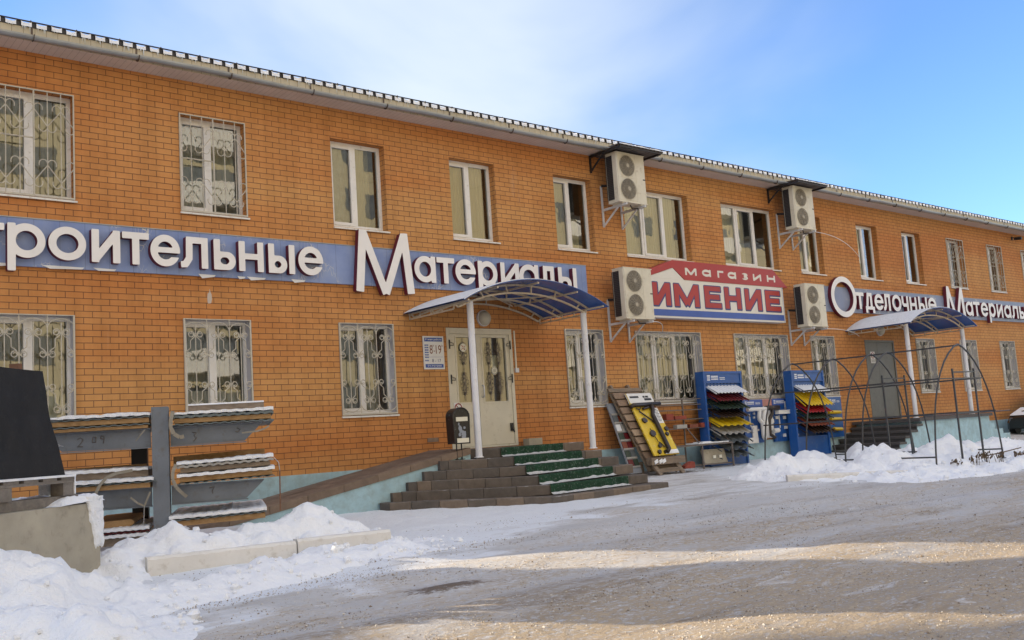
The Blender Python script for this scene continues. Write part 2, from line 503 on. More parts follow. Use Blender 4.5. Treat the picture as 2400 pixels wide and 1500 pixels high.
M['rack_grey'] = simple('grey_painted_i_beam', (0.155, 0.175, 0.205), 0.5, var=0.12, scale=3, dirt=(0.12, 0.11, 0.10), dirt_amt=0.3)
M['sheet_grey'] = simple('grey_green_profile_sheet', (0.12, 0.145, 0.15), 0.5, var=0.15)
M['strap'] = simple('worn_ratchet_strap', (0.27, 0.245, 0.20), 0.85, var=0.15, scale=8)
M['chain'] = simple('galvanised_chain', (0.45, 0.45, 0.45), 0.4, metal=0.7)
M['rust'] = simple('rusted_steel', (0.17, 0.085, 0.05), 0.8, var=0.25, scale=8)
M['stand_blue'] = simple('cobalt_blue_sheet', (0.016, 0.085, 0.30), 0.35, var=0.14, scale=2, dirt=(0.10, 0.16, 0.27), dirt_amt=0.2, bump=0.04)
M['white_print'] = simple('white_print', (0.70, 0.72, 0.76), 0.6, var=0.03)
M['sh_white'] = simple('white_sheet', (0.68, 0.70, 0.73), 0.4, var=0.05)
M['sh_red'] = simple('wine_red_sheet', (0.115, 0.012, 0.016), 0.35, var=0.15)
M['sh_red2'] = simple('ruby_red_sheet', (0.30, 0.016, 0.022), 0.35, var=0.15)
M['sh_green'] = simple('moss_green_sheet', (0.030, 0.048, 0.034), 0.35, var=0.15)
M['sh_brown'] = simple('chocolate_brown_sheet', (0.034, 0.020, 0.015), 0.35, var=0.15)
M['sh_yellow'] = simple('yellow_sheet', (0.62, 0.42, 0.012), 0.38, var=0.1)
M['sh_grey'] = simple('zinc_grey_sheet', (0.34, 0.33, 0.31), 0.4, var=0.1)
M['sh_slate'] = simple('slate_grey_sheet', (0.10, 0.115, 0.125), 0.4, var=0.12)
M['sh_rust'] = simple('terracotta_sheet', (0.18, 0.045, 0.022), 0.4, var=0.15)
M['pipe_white'] = simple('white_drainpipe', (0.66, 0.65, 0.63), 0.35, var=0.05)
M['pipe_brown'] = simple('dark_brown_drainpipe', (0.035, 0.024, 0.019), 0.35, var=0.1)
M['yellow_board'] = simple('yellow_display_board', (0.66, 0.47, 0.03), 0.5, var=0.08, scale=4, dirt=(0.70, 0.68, 0.60), dirt_amt=0.25)
M['white_board'] = simple('white_display_board', (0.70, 0.70, 0.69), 0.5, var=0.05)
M['tile_tan'] = tinted('clay_roof_tile', (0.22, 0.15, 0.105), (0.40, 0.30, 0.215), 0.8, 0.14)
M['sample'] = simple('grey_sample_board', (0.24, 0.26, 0.30), 0.6, var=0.1)
M['red_brick'] = simple('red_clay_brick', (0.25, 0.055, 0.035), 0.85, var=0.2)
M['rack_steel'] = simple('brown_grey_rack_steel', (0.15, 0.125, 0.11), 0.6, metal=0.2, var=0.2)
M['greenhouse'] = simple('dark_green_grey_tube', (0.050, 0.052, 0.055), 0.45, var=0.25, scale=4, dirt=(0.15, 0.07, 0.05), dirt_amt=0.3)
M['bin_black'] = simple('black_litter_bin', (0.014, 0.014, 0.016), 0.3, var=0.3, scale=6, dirt=(0.22, 0.24, 0.28), dirt_amt=0.06)
M['bin_strip'] = simple('cream_strip', (0.68, 0.64, 0.52), 0.6, var=0.06)
M['sign_red'] = simple('sign_red_film', (0.36, 0.030, 0.030), 0.4, var=0.08, scale=1.6)
M['sign_white'] = simple('sign_white_film', (0.68, 0.65, 0.58), 0.45, var=0.05, scale=2)
M['sign_blue'] = simple('sign_blue_film', (0.045, 0.10, 0.36), 0.42, var=0.08)
M['sign_navy'] = simple('sign_navy_outline', (0.045, 0.05, 0.17), 0.45, var=0.08)
M['lamp'] = simple('frosted_lamp_glass', (0.48, 0.45, 0.36), 0.3, var=0.06)
M['black'] = simple('black_rubber', (0.012, 0.012, 0.013), 0.5, var=0.2)
M['car'] = simple('black_car_paint', (0.010, 0.010, 0.012), 0.12, var=0.1, bump=0.0, spec=0.6)
M['block_wall'] = striped('cream_block_facade', (0.44, 0.385, 0.265), (0.30, 0.26, 0.17), 2, 2.8, 0.015, 0.8, 0.06)
M['dark_glass'] = simple('far_window_glass', (0.13, 0.14, 0.15), 0.3, var=0.3, bump=0)
M['bark'] = simple('bark', (0.06, 0.05, 0.042), 0.9, var=0.25)
M['weed'] = simple('dry_weed', (0.11, 0.075, 0.045), 0.9, var=0.25)

# ------------------------------------------------------------------ mesh helpers
ORG = {}
KIDS = {}

def V(*a):
    return Vector(a)

class MB:
    """Collects faces in world coordinates; build() links them as one mesh object."""
    def __init__(self):
        self.v = []; self.f = []; self.mi = []; self.tint = []
        self.cur = 0; self.t = 0.5
    def add(self, vs, fs):
        o = len(self.v)
        self.v.extend([tuple(p) for p in vs])
        for f in fs:
            self.f.append(tuple(o + i for i in f))
            self.mi.append(self.cur)
            self.tint.append(self.t)
        return self
    def quad(self, a, b, c, d):
        return self.add([a, b, c, d], [(0, 1, 2, 3)])
    def box(self, x0, x1, y0, y1, z0, z1):
        vs = [(x, y, z) for z in (z0, z1) for y in (y0, y1) for x in (x0, x1)]
        return self.add(vs, [(0, 2, 3, 1), (4, 5, 7, 6), (0, 1, 5, 4), (2, 6, 7, 3), (0, 4, 6, 2), (1, 3, 7, 5)])
    def obox(self, c, a, b, d):
        """box centred at c with half-axis vectors a, b, d"""
        c, a, b, d = (Vector(x) for x in (c, a, b, d))
        vs = [c + i * a + j * b + k * d for k in (-1, 1) for j in (-1, 1) for i in (-1, 1)]
        return self.add(vs, [(0, 2, 3, 1), (4, 5, 7, 6), (0, 1, 5, 4), (2, 6, 7, 3), (0, 4, 6, 2), (1, 3, 7, 5)])
    def bar(self, p, q, w, h=None, upv=(0, 0, 1)):
        """rectangular bar from p to q, w wide and h high"""
        p, q = Vector(p), Vector(q)
        d = q - p
        L = d.length
        d = d / L
        u = Vector(upv)
        s = d.cross(u)
        if s.length < 1e-3:
            s = d.cross(Vector((0, 1, 0)))
        s.normalize()
        u = s.cross(d)
        h = h or w
        return self.obox((p + q) / 2, d * L / 2, s * w / 2, u * h / 2)
    def tube(self, pts, r, n=6, closed=False, caps=True):
        pts = [Vector(p) for p in pts]
        m = len(pts)
        rs = r if isinstance(r, (list, tuple)) else [r] * m
        rings = []
        prev = None
        for i in range(m):
            if closed:
                d = pts[(i + 1) % m] - pts[i - 1]
            else:
                d = pts[min(i + 1, m - 1)] - pts[max(i - 1, 0)]
            if d.length < 1e-9:
                d = Vector((0, 0, 1))
            d.normalize()
            if prev is None:
                s = d.cross(Vector((0, 0, 1)))
                if s.length < 0.1:
                    s = d.cross(Vector((0, 1, 0)))
            else:
                s = prev - d * prev.dot(d)
                if s.length < 1e-6:
                    s = d.cross(Vector((0, 1, 0)))
            s.normalize()
            prev = s
            t = d.cross(s)
            rings.append([pts[i] + rs[i] * (math.cos(2 * math.pi * k / n) * s + math.sin(2 * math.pi * k / n) * t) for k in range(n)])
        vs = [p for rg in rings for p in rg]
        fs = []
        for i in range(m if closed else m - 1):
            a, b = i * n, ((i + 1) % m) * n
            for k in range(n):
                fs.append((a + k, a + (k + 1) % n, b + (k + 1) % n, b + k))
        if caps and not closed:
            fs.append(tuple(reversed(range(n))))
            fs.append(tuple((m - 1) * n + k for k in range(n)))
        return self.add(vs, fs)
    def lathe(self, c, prof, n=20, axis=(0, 0, 1)):
        """profile of (radius, height) pairs turned about an axis through c"""
        c = Vector(c)
        ax = Vector(axis).normalized()
        s = ax.cross(Vector((0, 1, 0)))
        if s.length < 0.1:
            s = ax.cross(Vector((1, 0, 0)))
        s.normalize()
        t = ax.cross(s)
        vs = [c + ax * h + r * (math.cos(2 * math.pi * k / n) * s + math.sin(2 * math.pi * k / n) * t) for r, h in prof for k in range(n)]
        fs = []
        for i in range(len(prof) - 1):
            for k in range(n):
                fs.append((i * n + k, i * n + (k + 1) % n, (i + 1) * n + (k + 1) % n, (i + 1) * n + k))
        return self.add(vs, fs)
    def prism(self, poly, f0, f1, holes=()):
        """2D polygon (with holes) extruded: f0, f1 map (u, v) to the near and far 3D points"""
        loops = [list(poly)] + [list(h) for h in holes]
        flat = [p for lp in loops for p in lp]
        tri = tessellate_polygon([[Vector((p[0], p[1], 0)) for p in lp] for lp in loops])
        n = len(flat)
        vs = [f0(*p) for p in flat] + [f1(*p) for p in flat]
        fs = []
        side = []
        for t in tri:
            a, b, c = (flat[i] for i in t)
            cr = (b[0] - a[0]) * (c[1] - a[1]) - (b[1] - a[1]) * (c[0] - a[0])
            t = t if cr > 0 else tuple(reversed(t))
            fs.append(tuple(t))
            side.append(tuple(n + i for i in reversed(t)))
        self.add(vs, fs + side)
        c0 = self.cur
        if hasattr(self, 'sidemat'):
            self.cur = self.sidemat
        st = 0
        sf = []
        for lp in loops:
            k = len(lp)
            for i in range(k):
                sf.append((st + i, st + (i + 1) % k, n + st + (i + 1) % k, n + st + i))
            st += k
        self.add(vs, sf)
        self.cur = c0
        return self
    def build(self, name, mats, parent=None, smooth=False, loc=None, recalc=True):
        o = V(0, 0, 0)
        if parent is not None:
            o = ORG[parent]
        elif loc is not None:
            o = Vector(loc)
        me = bpy.data.meshes.new(name)
        me.from_pydata([tuple(Vector(p) - o) for p in self.v], [], self.f)
        for m in (mats if isinstance(mats, (list, tuple)) else [mats]):
            me.materials.append(m)
        if any(self.mi):
            me.polygons.foreach_set('material_index', self.mi)
        if any(abs(t - 0.5) > 1e-6 for t in self.tint):
            at = me.attributes.new('tint', 'FLOAT', 'FACE')
            at.data.foreach_set('value', self.tint)
        if recalc:
            import bmesh
            bm = bmesh.new()
            bm.from_mesh(me)
            bmesh.ops.recalc_face_normals(bm, faces=bm.faces)
            bm.to_mesh(me)
            bm.free()
        if smooth:
            me.polygons.foreach_set('use_smooth', [True] * len(me.polygons))
        me.update()
        ob = bpy.data.objects.new(name, me)
        COL.objects.link(ob)
        ORG[ob] = o
        KIDS[ob] = []
        if parent is not None:
            ob.parent = parent
            KIDS[parent].append(ob)
        else:
            ob.location = o
        return ob

def tag(o, label=None, cat=None, group=None, kind=None):
    if label: o['label'] = label
    if cat: o['category'] = cat
    if group: o['group'] = group
    if kind: o['kind'] = kind
    return o

def thing(name, loc, label, cat, group=None):
    o = bpy.data.objects.new(name, None)
    o.empty_display_size = 0.2
    COL.objects.link(o)
    o.location = loc
    ORG[o] = Vector(loc)
    KIDS[o] = []
    return tag(o, label, cat, group)

def copy_tree(o, parent=None, loc=None):
    c = o.copy()
    COL.objects.link(c)
    ORG[c] = ORG[o]
    KIDS[c] = []
    if parent is not None:
        c.parent = parent
        KIDS[parent].append(c)
    if loc is not None:
        c.location = loc
        ORG[c] = Vector(loc)
    for k in KIDS[o]:
        copy_tree(k, c)
    return c

def gz(x, y):
    """height of the yard: it falls gently away from the shop"""
    if y > -3.0:
        return 0.76 + 0.06 * min(0.0, y)
    if y > -5.0:
        return 0.58 + 0.0175 * (y + 3.0)
    return 0.545 + 0.043 * (max(-17.0, y) + 5.0)

def frac(x, y, z=0.0, o=5):
    return mn.fractal(Vector((x, y, z)), 1.0, 2.0, o)

def sstep(a, b, x):
    t = max(0.0, min(1.0, (x - a) / (b - a)))
    return t * t * (3 - 2 * t)

# ------------------------------------------------------------------ ground
def build_ground():
    xs = np.unique(np.round(np.concatenate([np.array([-600, -300, -120, -60, -30, -15, -8, -4, -2]), np.arange(-1.5, 14, 0.10), np.arange(14, 30, 0.2),
                                            np.array([32, 36, 40, 50, 70, 110, 200, 400, 700])]), 4))
    ys = np.unique(np.round(np.concatenate([np.array([-600, -300, -150, -80, -45, -30, -22, -18]), np.arange(-16, -2.0, 0.10), np.arange(-2, 1.0, 0.25),
                                            np.array([2, 5, 10, 20, 50, 120, 300, 600])]), 4))
    nx, ny = len(xs), len(ys)
    vs = []; sm = []; dm = []
    for y in ys:
        for x in xs:
            h = gz(x, y)
            s = 0.25; d = 0.0
            if -3 < x < 32 and -17 < y < 1:
                rut = 0.020 * math.sin((y + 0.12 * x + 0.35 * frac(x * 0.12, y * 0.3, 3.1, 2)) * 3.4)
                h += rut * sstep(-5.2, -7.5, y) + 0.022 * frac(x * 0.7, y * 1.5, 0.3, 5) + 0.008 * frac(x * 3.1, y * 4.0, 7.3, 3)
                # snow kept along the verge, cleaner towards the shop
                edge = -5.9 - 0.10 * (x - 6) if x < 16 else -6.4
                if x < 6.8:
                    edge = -6.25 - 0.42 * (6.8 - x)
                elif x < 11:
                    edge = -6.25 + 0.40 * (x - 6.8)
                elif x < 16:
                    edge = -4.5 - 0.30 * (x - 11)
                s = 0.12 + 0.92 * sstep(edge - 1.25, edge + 0.9, y + 0.9 * frac(x * 0.9, y * 1.4, 9.0, 5))
                s *= 1 - .52 * sstep(11.2, 12.8, x) * (1 - sstep(16.5, 18.0, x))
                s -= 0.25 * sstep(-1.3, -0.3, y)
                for (cx, cy, rx, ry, a) in ((5.3, -8.15, 0.55, 0.20, 1.0), (5.95, -8.25, 0.35, 0.10, 0.6), (7.6, -6.9, 0.6, 0.12, 0.5), (8.6, -7.6, 0.6, 0.08, 0.45),
                                            (12.5, -8.2, 0.5, 0.07, 0.6), (17.0, -0.9, 2.2, 0.35, 0.75), (8.0, -5.9, 0.3, 0.06, 0.6), (6.2, -7.8, 0.25, 0.06, 0.6),
                                            (4.2, -10.4, 0.8, 0.12, 0.5), (7.0, -11.6, 0.9, 0.16, 0.5), (10.8, -6.2, 0.5, 0.05, 0.5)):
                    q = ((x - cx) / rx) ** 2 + ((y - cy) / ry) ** 2
                    if q < 6:
                        d = max(d, a * math.exp(-q))
                        if a == 1.0:
                            h += 0.05 * math.exp(-q)
                if 3.5 < x < 12 and s > 0.6 and y > -6.5:
                    h += 0.03 * (frac(x * 2.2, y * 2.2, 4.0, 4)) * (s - 0.6)
            vs.append((x, y, h)); sm.append(s); dm.append(d)
    fs = [(j * nx + i, j * nx + i + 1, (j + 1) * nx + i + 1, (j + 1) * nx + i) for j in range(ny - 1) for i in range(nx - 1)]
    me = bpy.data.meshes.new('ground')
    me.from_pydata(vs, [], fs)
    me.materials.append(M['ground'])
    for n, a in (('snowmask', sm), ('dirtmask', dm)):
        at = me.attributes.new(n, 'FLOAT', 'POINT')
        at.data.foreach_set('value', a)
    me.polygons.foreach_set('use_smooth', [True] * len(fs))
    o = bpy.data.objects.new('ground', me)
    COL.objects.link(o)
    tag(o, 'yard of packed snow, ice and sand in front of the shop', None, None, 'structure')
build_ground()

def build_gravel():
    """loose grit and lumps of ice on the trodden road, each a small angular stone"""
    rr = random.Random(31)
    vs = []; fs = []; tint = []
    n = 0
    while n < 24000:
        x = rr.uniform(.5, 24); y = rr.uniform(-14.5, -4.2)
        w = x * .645 + (y + 15.586) * .764
        lat = (x * .764 - (y + 15.586) * .645) / max(w, .1)
        if w < 4.5 or abs(lat) > .58 or rr.random() > (8.0 / w) ** 1.6:
            continue
        edge = -5.9 - .1 * (x - 6)
        if y > edge and rr.random() > .25:
            continue
        if mn.noise(Vector((x * .5, y * 1.5, 2.0))) + .55 < rr.random() * .9:
            continue
        r = rr.uniform(.003, .009) * (1.8 if rr.random() < .05 else 1.0)
        z = gz(x, y) + .018 * frac(x * .7, y * 1.5, .3, 5) + r * .25 + 0.020 * math.sin((y + 0.12 * x + 0.35 * frac(x * 0.12, y * 0.3, 3.1, 2)) * 3.4) * sstep(-5.2, -7.5, y)
        a = rr.uniform(0, 6.28)
        o = len(vs)
        for k in range(4):
            q = a + k * 1.57 + rr.uniform(-.4, .4)
            vs.append((x + r * rr.uniform(.7, 1.3) * math.cos(q), y + r * rr.uniform(.7, 1.3) * math.sin(q), z + r * rr.uniform(-.3, .3)))
        vs.append((x + r * rr.uniform(-.4, .4), y + r * rr.uniform(-.4, .4), z + r * rr.uniform(.5, 1.0)))
        vs.append((x, y, z - r))
        tt = rr.choice([.05, .35, .45, .55, .7, .9, 1.0])
        for k in range(4):
            fs.append((o + k, o + (k + 1) % 4, o + 4)); fs.append((o + (k + 1) % 4, o + k, o + 5))
            tint += [tt, tt]
        n += 1
    me = bpy.data.meshes.new('gravel')
    me.from_pydata(vs, [], fs)
    at = me.attributes.new('tint', 'FLOAT', 'FACE')
    at.data.foreach_set('value', tint)
    me.materials.append(tinted('grit_and_ice', (0.22, 0.165, 0.115), (0.58, 0.54, 0.48), 0.75))
    o = bpy.data.objects.new('gravel', me)
    COL.objects.link(o)
    tag(o, 'loose grit and ice crumbs scattered over the trodden yard', None, None, 'stuff')
build_gravel()

# ------------------------------------------------------------------ the shop
XL, XR = -0.6, 62.0
WALL_TOP = 8.03
U_SILL, U_TOP = 5.784, 7.457
L_SILL, L_TOP = 2.306, 3.991
NW, WW = 1.17, 2.34
UP = [(3.34, NW, 'heart', 'tan2'), (6.175, NW, 'heart', 'grey'), (9.035, NW, None, 'mix'), (11.757, NW, None, 'tan'), (14.61, NW, None, 'half'),
      (16.816, WW, None, 'pale'), (20.488, WW, None, 'wide'), (23.861, NW, None, 'tan'), (26.942, NW, None, 'mix'), (29.61, NW, None, 'mix'),
      (32.525, NW, 'heart', 'grey'), (35.489, NW, 'heart', 'tan'), (38.3, NW, 'heart', 'tan')]
LOW = [(3.31, NW, 'scroll', 'paper'), (6.16, NW, 'scroll', 'low'), (9.03, NW, 'scroll', 'mix'), (14.61, NW, 'scroll', 'half'), (16.84, WW, 'scroll', 'pale'),
       (20.50, WW, 'scroll', 'pale'), (23.92, NW, 'scroll', 'tan'), (29.72, NW, 'scroll', 'mix'), (32.64, NW, 'scroll', 'tan'), (35.6, NW, 'scroll', 'mix')]
DOOR1 = (11.43, 13.10, 1.56, 3.95)
DOOR2 = (26.72, 28.38, 1.53, 3.91)

shop = thing('shop_building', (15, 4, 0.7), 'two-storey orange brick shop with barred windows and a snowy dark roof', 'building')

def build_walls():
    b = MB()
    holes = [(x, x + w, U_SILL, U_TOP) for x, w, g, c in UP] + [(x, x + w, L_SILL, L_TOP) for x, w, g, c in LOW] + [DOOR1, DOOR2]
    xs = sorted(set([XL, XR] + [v for h in holes for v in h[:2]]))
    zs = sorted(set([0.3, WALL_TOP + 0.12] + [v for h in holes for v in h[2:]]))
    for i in range(len(xs) - 1):
        for j in range(len(zs) - 1):
            xm, zm = (xs[i] + xs[i + 1]) / 2, (zs[j] + zs[j + 1]) / 2
            if any(h[0] < xm < h[1] and h[2] < zm < h[3] for h in holes):
                continue
            b.quad((xs[i], 0, zs[j]), (xs[i + 1], 0, zs[j]), (xs[i + 1], 0, zs[j + 1]), (xs[i], 0, zs[j + 1]))
    for x0, x1, z0, z1 in holes:
        d = 0.28
        b.quad((x0, 0, z0), (x0, 0, z1), (x0, d, z1), (x0, d, z0))
        b.quad((x1, 0, z0), (x1, d, z0), (x1, d, z1), (x1, 0, z1))
        b.quad((x0, 0, z1), (x1, 0, z1), (x1, d, z1), (x0, d, z1))
        b.quad((x0, 0, z0), (x0, d, z0), (x1, d, z0), (x1, 0, z0))
    b.quad((XL, 0, 0.3), (XL, 0, 8.15), (XL, 11, 8.15), (XL, 11, 0.3))
    b.quad((XR, 0, 0.3), (XR, 11, 0.3), (XR, 11, 8.15), (XR, 0, 8.15))
    b.quad((XL, 11, 0.3), (XL, 11, 8.15), (XR, 11, 8.15), (XR, 11, 0.3))
    b.build('wall', M['brick'], shop, recalc=False)
    p = MB()
    p.box(XL - .03, 17.9, -0.035, -0.003, 0.3, 1.325)
    p.box(17.9, XR, -0.035, -0.003, 0.3, 1.235)
    p.build('plinth', M['plinth'], shop)
    q = MB()
    q.box(22.41, 23.2, -0.05, -0.037, 0.5, 1.16)
    q.build('plinth_patch', M['concrete'], shop)
build_walls()

def build_eaves():
    # soffit, fascia, gutter with brackets, corrugated roof, snow guard, icicles
    s = MB()
    s.add([(XL - .6, 0.0, 8.04), (XR, 0.0, 8.04), (XR, -0.425, 8.046), (XL - .6, -0.425, 8.046)], [(0, 1, 2, 3)])
    s.build('soffit', M['soffit'], shop, recalc=False)
    f = MB()
    f.box(XL - .6, XR, -0.450, -0.427, 8.036, 8.236)
    f.build('fascia', M['fascia'], shop)
    g = MB()
    n = 9
    gx = [XL - .6 + 1.52 * k for k in range(42)]
    cols = []
    for k, x in enumerate(gx):
        cz = 8.090 + 0.010 * math.sin(k * 1.7) + 0.008 * math.sin(k * 4.1)
        cy = -0.520 + 0.006 * math.sin(k * 2.3)
        outer = [(x, cy + 0.062 * math.cos(math.pi + math.pi * i / (n - 1)), cz + 0.064 * math.sin(math.pi + math.pi * i / (n - 1))) for i in range(n)]
        inner = [(x, cy + 0.055 * math.cos(math.pi + math.pi * i / (n - 1)), cz + 0.057 * math.sin(math.pi + math.pi * i / (n - 1))) for i in range(n)][::-1]
        cols.append(outer + inner)
    vs = [p for c in cols for p in c]
    m = 2 * n
    fs = [(a * m + i, a * m + (i + 1) % m, (a + 1) * m + (i + 1) % m, (a + 1) * m + i) for a in range(len(gx) - 1) for i in range(m)]
    g.add(vs, fs)
    for x in (4.75, 7.9, 12.2, 16.4, 19.7, 23.2, 27.0, 31.0, 35.5, 40):     # sleeve joints
        g.tube([(x - 0.05, -0.52, 8.118), (x + 0.05, -0.52, 8.118)], 0.001, 4)
    gut = g.build('gutter', M['zinc'], shop, smooth=False)
    for k in range(27):
        x = 0.72 + 1.54 * k
        if x > 40: break
        b = MB()
        pts = [(x, -0.520 + 0.069 * math.cos(math.pi + math.pi * i / 8), 8.088 + 0.074 * math.sin(math.pi + math.pi * i / 8)) for i in range(9)]
        for i in range(8):
            b.bar(pts[i], pts[i + 1], 0.028, 0.008, (1, 0, 0))
        b.bar((x, -0.456, 8.10), (x, -0.456, 8.24), 0.028, 0.008, (0, 1, 0))
        b.build('gutter_bracket', M['zinc_dark'], gut)
    # trapezoid-ribbed roof
    per = 0.2115
    x0 = 3.40 - 0.035 - per * 18
    nrib = 300
    prof = []
    for k in range(nrib):
        x = x0 + k * per
        prof += [(x, 0.0), (x + 0.012, 0.076), (x + 0.066, 0.076), (x + 0.078, 0.0)]
    r = MB()
    ey, ez = -0.468, 8.240
    ry, rz = 5.5, 9.56
    vs = []
    for (x, h) in prof:
        vs += [(x, ey, ez + h), (x, ry, rz + h)]
    fs = [(2 * i, 2 * i + 2, 2 * i + 3, 2 * i + 1) for i in range(len(prof) - 1)]
    r.add(vs, fs)
    xe = prof[-1][0]
    r.quad((x0, ry, rz), (xe, ry, rz), (xe, 11.6, 8.1), (x0, 11.6, 8.1))
    r.quad((x0, -0.44, 8.2375), (xe, -0.44, 8.2375), (xe, 11, 8.2375), (x0, 11, 8.2375))
    for k in range(nrib):                                   # dark closers just inside the rib ends
        x = x0 + k * per
        r.quad((x + .002, ey + 0.012, ez - .004), (x + 0.076, ey + 0.012, ez - .004), (x + 0.065, ey + 0.012, ez + 0.073), (x + 0.013, ey + 0.012, ez + 0.073))
    rf = r.build('roof', M['roof_dark'], shop, recalc=False)
    w = MB()                                                # snow lying in the valleys up to the edge
    rr = random.Random(3)
    for k in range(nrib - 1):
        x = x0 + k * per + 0.078
        hh = 0.058 + 0.016 * rr.random()
        oy = ey - 0.004 - 0.012 * rr.random()
        xa, xb = x - 0.006, x + per - 0.078 + 0.006
        ps = []
        for i in range(7):
            u = i / 6
            ps.append((xa + (xb - xa) * u, hh * (1 - 0.30 * math.sin(math.pi * u)) + 0.006 * rr.random()))
        vs = []
        for (px, h) in ps:
            vs += [(px, oy, ez - 0.002), (px, oy + 0.004, ez + h), (px, oy + 0.35, ez + h + 0.078), (px, oy + 0.9, ez + 0.17 + h)]
        fs = []
        for i in range(6):
            for j in range(3):
                fs.append((4 * i + j, 4 * i + j + 1, 4 * i + 5 + j, 4 * i + 4 + j))
        w.add(vs, fs)
    w.build('roof_snow', M['snow'], shop, recalc=False)
    t = MB()
    t.tube([(XL - .5, -0.20, 8.440), (XR, -0.20, 8.440)], 0.012, 6)
    t.tube([(XL - .5, -0.12, 8.40), (XR, -0.12, 8.40)], 0.009, 6)
    for k in range(70):
        x = 0.55 + 0.66 * k
        t.bar((x, -0.20, 8.32), (x, -0.20, 8.462), 0.020, 0.012)
        t.bar((x, -0.20, 8.45), (x, -0.05, 8.39), 0.02, 0.012)
    t.build('snow_guard', M['roof_dark'], shop)
    ic = MB()
    for k in range(240):
        for q in range(rr.randint(2, 6)):
            x = x0 + k * per + 0.083 + rr.random() * (per - 0.093)
            L = 0.015 + 0.085 * rr.random() ** 2.2
            if x > 40: continue
            y = ey - 0.006 + 0.01 * rr.random()
            ic.tube([(x, y, ez + 0.004), (x, y, ez - L * 0.5), (x + 0.002, y, ez - L)], [0.0065, 0.004, 0.0006], 5)
    tag(ic.build('icicles', M['icicle'], shop), kind='stuff')
    for x in (XL - .6, XR - .02):
        c = MB()
        c.prism([(-0.42, 8.05), (11.6, 7.98), (11.6, 8.12), (5.5, 9.54), (-0.42, 8.24)], lambda u, v, X=x: (X, u, v), lambda u, v, X=x: (X + .02, u, v))
        c.build('gable_end', M['fascia'], shop)
build_eaves()

# ------------------------------------------------------------------ windows: built once per kind, then copied with their sub-parts
def loop_pts(cx, cz, r, a0, a1, n=12):
    return [(cx + r * math.cos(a0 + (a1 - a0) * i / n), cz + r * math.sin(a0 + (a1 - a0) * i / n)) for i in range(n + 1)]

def grille_scroll(b, x0, w, h, ncol):
    """white frame, one arch per column, spear bars and paired scrolls, mirrored top and bottom; x0, 0 is the lower left corner"""
    y = -0.020
    r = 0.0080
    def tb(pts, rad=r, n=5):
        b.tube([(x0 + px, y, pz) for px, pz in pts], rad, n)
    for (p, q) in (((0, 0), (w, 0)), ((0, h), (w, h))):
        b.box(x0 + 0.0, x0 + w, y - .012, y + .012, p[1] - .014 if p[1] else .0, p[1] if p[1] else .028)
    b.box(x0, x0 + .026, y - .012, y + .012, 0.028, h - .014)
    b.box(x0 + w - .026, x0 + w, y - .012, y + .012, 0.028, h - .014)
    cw = w / ncol
    for i in range(1, ncol):
        tb([(cw * i, 0.03), (cw * i, h - .01)])
    for i in range(ncol):
        c = cw * (i + 0.5)
        hw = cw / 2
        tb([(c, 0.165), (c, h - 0.165)])
        for s in (1, -1):                                   # spear tips
            zz = h - 0.165 if s > 0 else 0.165
            b.tube([(x0 + c, y, zz), (x0 + c, y, zz + s * .02), (x0 + c, y, zz + s * .062)], [.007, .012, .001], 5)
        for top in (True, False):
            def Z(d):
                return h - d if top else d
            sg = 1 if top else -1
            arch = [(c + hw * 0.98 * math.cos(math.pi * k / 14), Z(0.195) + sg * 0.135 * math.sin(math.pi * k / 14)) for k in range(15)]
            tb(arch)
            for s in (-1, 1):
                # upper scroll
                cx, cz = c + s * 0.068, Z(0.262)
                a = [(cx + s * -0.047 * math.cos(t), cz + sg * 0.047 * math.sin(t)) for t in [math.pi * 1.75 - 2 * math.pi * 1.02 * k / 16 for k in range(17)]]
                a = [(cx + (p - cx) * (1 - 0.30 * (1 - k / 16.0)) if False else p, q) for k, (p, q) in enumerate(a)]
                tb(loop_spiral(cx, cz, 0.047, s, sg))
                tb([(c + s * 0.012, Z(0.270)), (c + s * 0.022, Z(0.305)), (c + s * 0.088, Z(0.365)), (c + s * 0.090, Z(0.490)), (c + s * 0.150, Z(0.535)), (c + s * 0.183, Z(0.585))])
                tb(loop_spiral(c + s * 0.135, Z(0.598), 0.047, -s, sg))

def loop_spiral(cx, cz, r, s, sg):
    pts = []
    for k in range(22):
        t = k / 21.0
        ang = math.pi * 1.15 - t * math.pi * 3.0
        rr = r * (1.0 - 0.62 * max(0.0, t - 0.45) / 0.55)
        pts.append((cx + s * rr * math.cos(ang), cz + sg * rr * math.sin(ang)))
    return pts

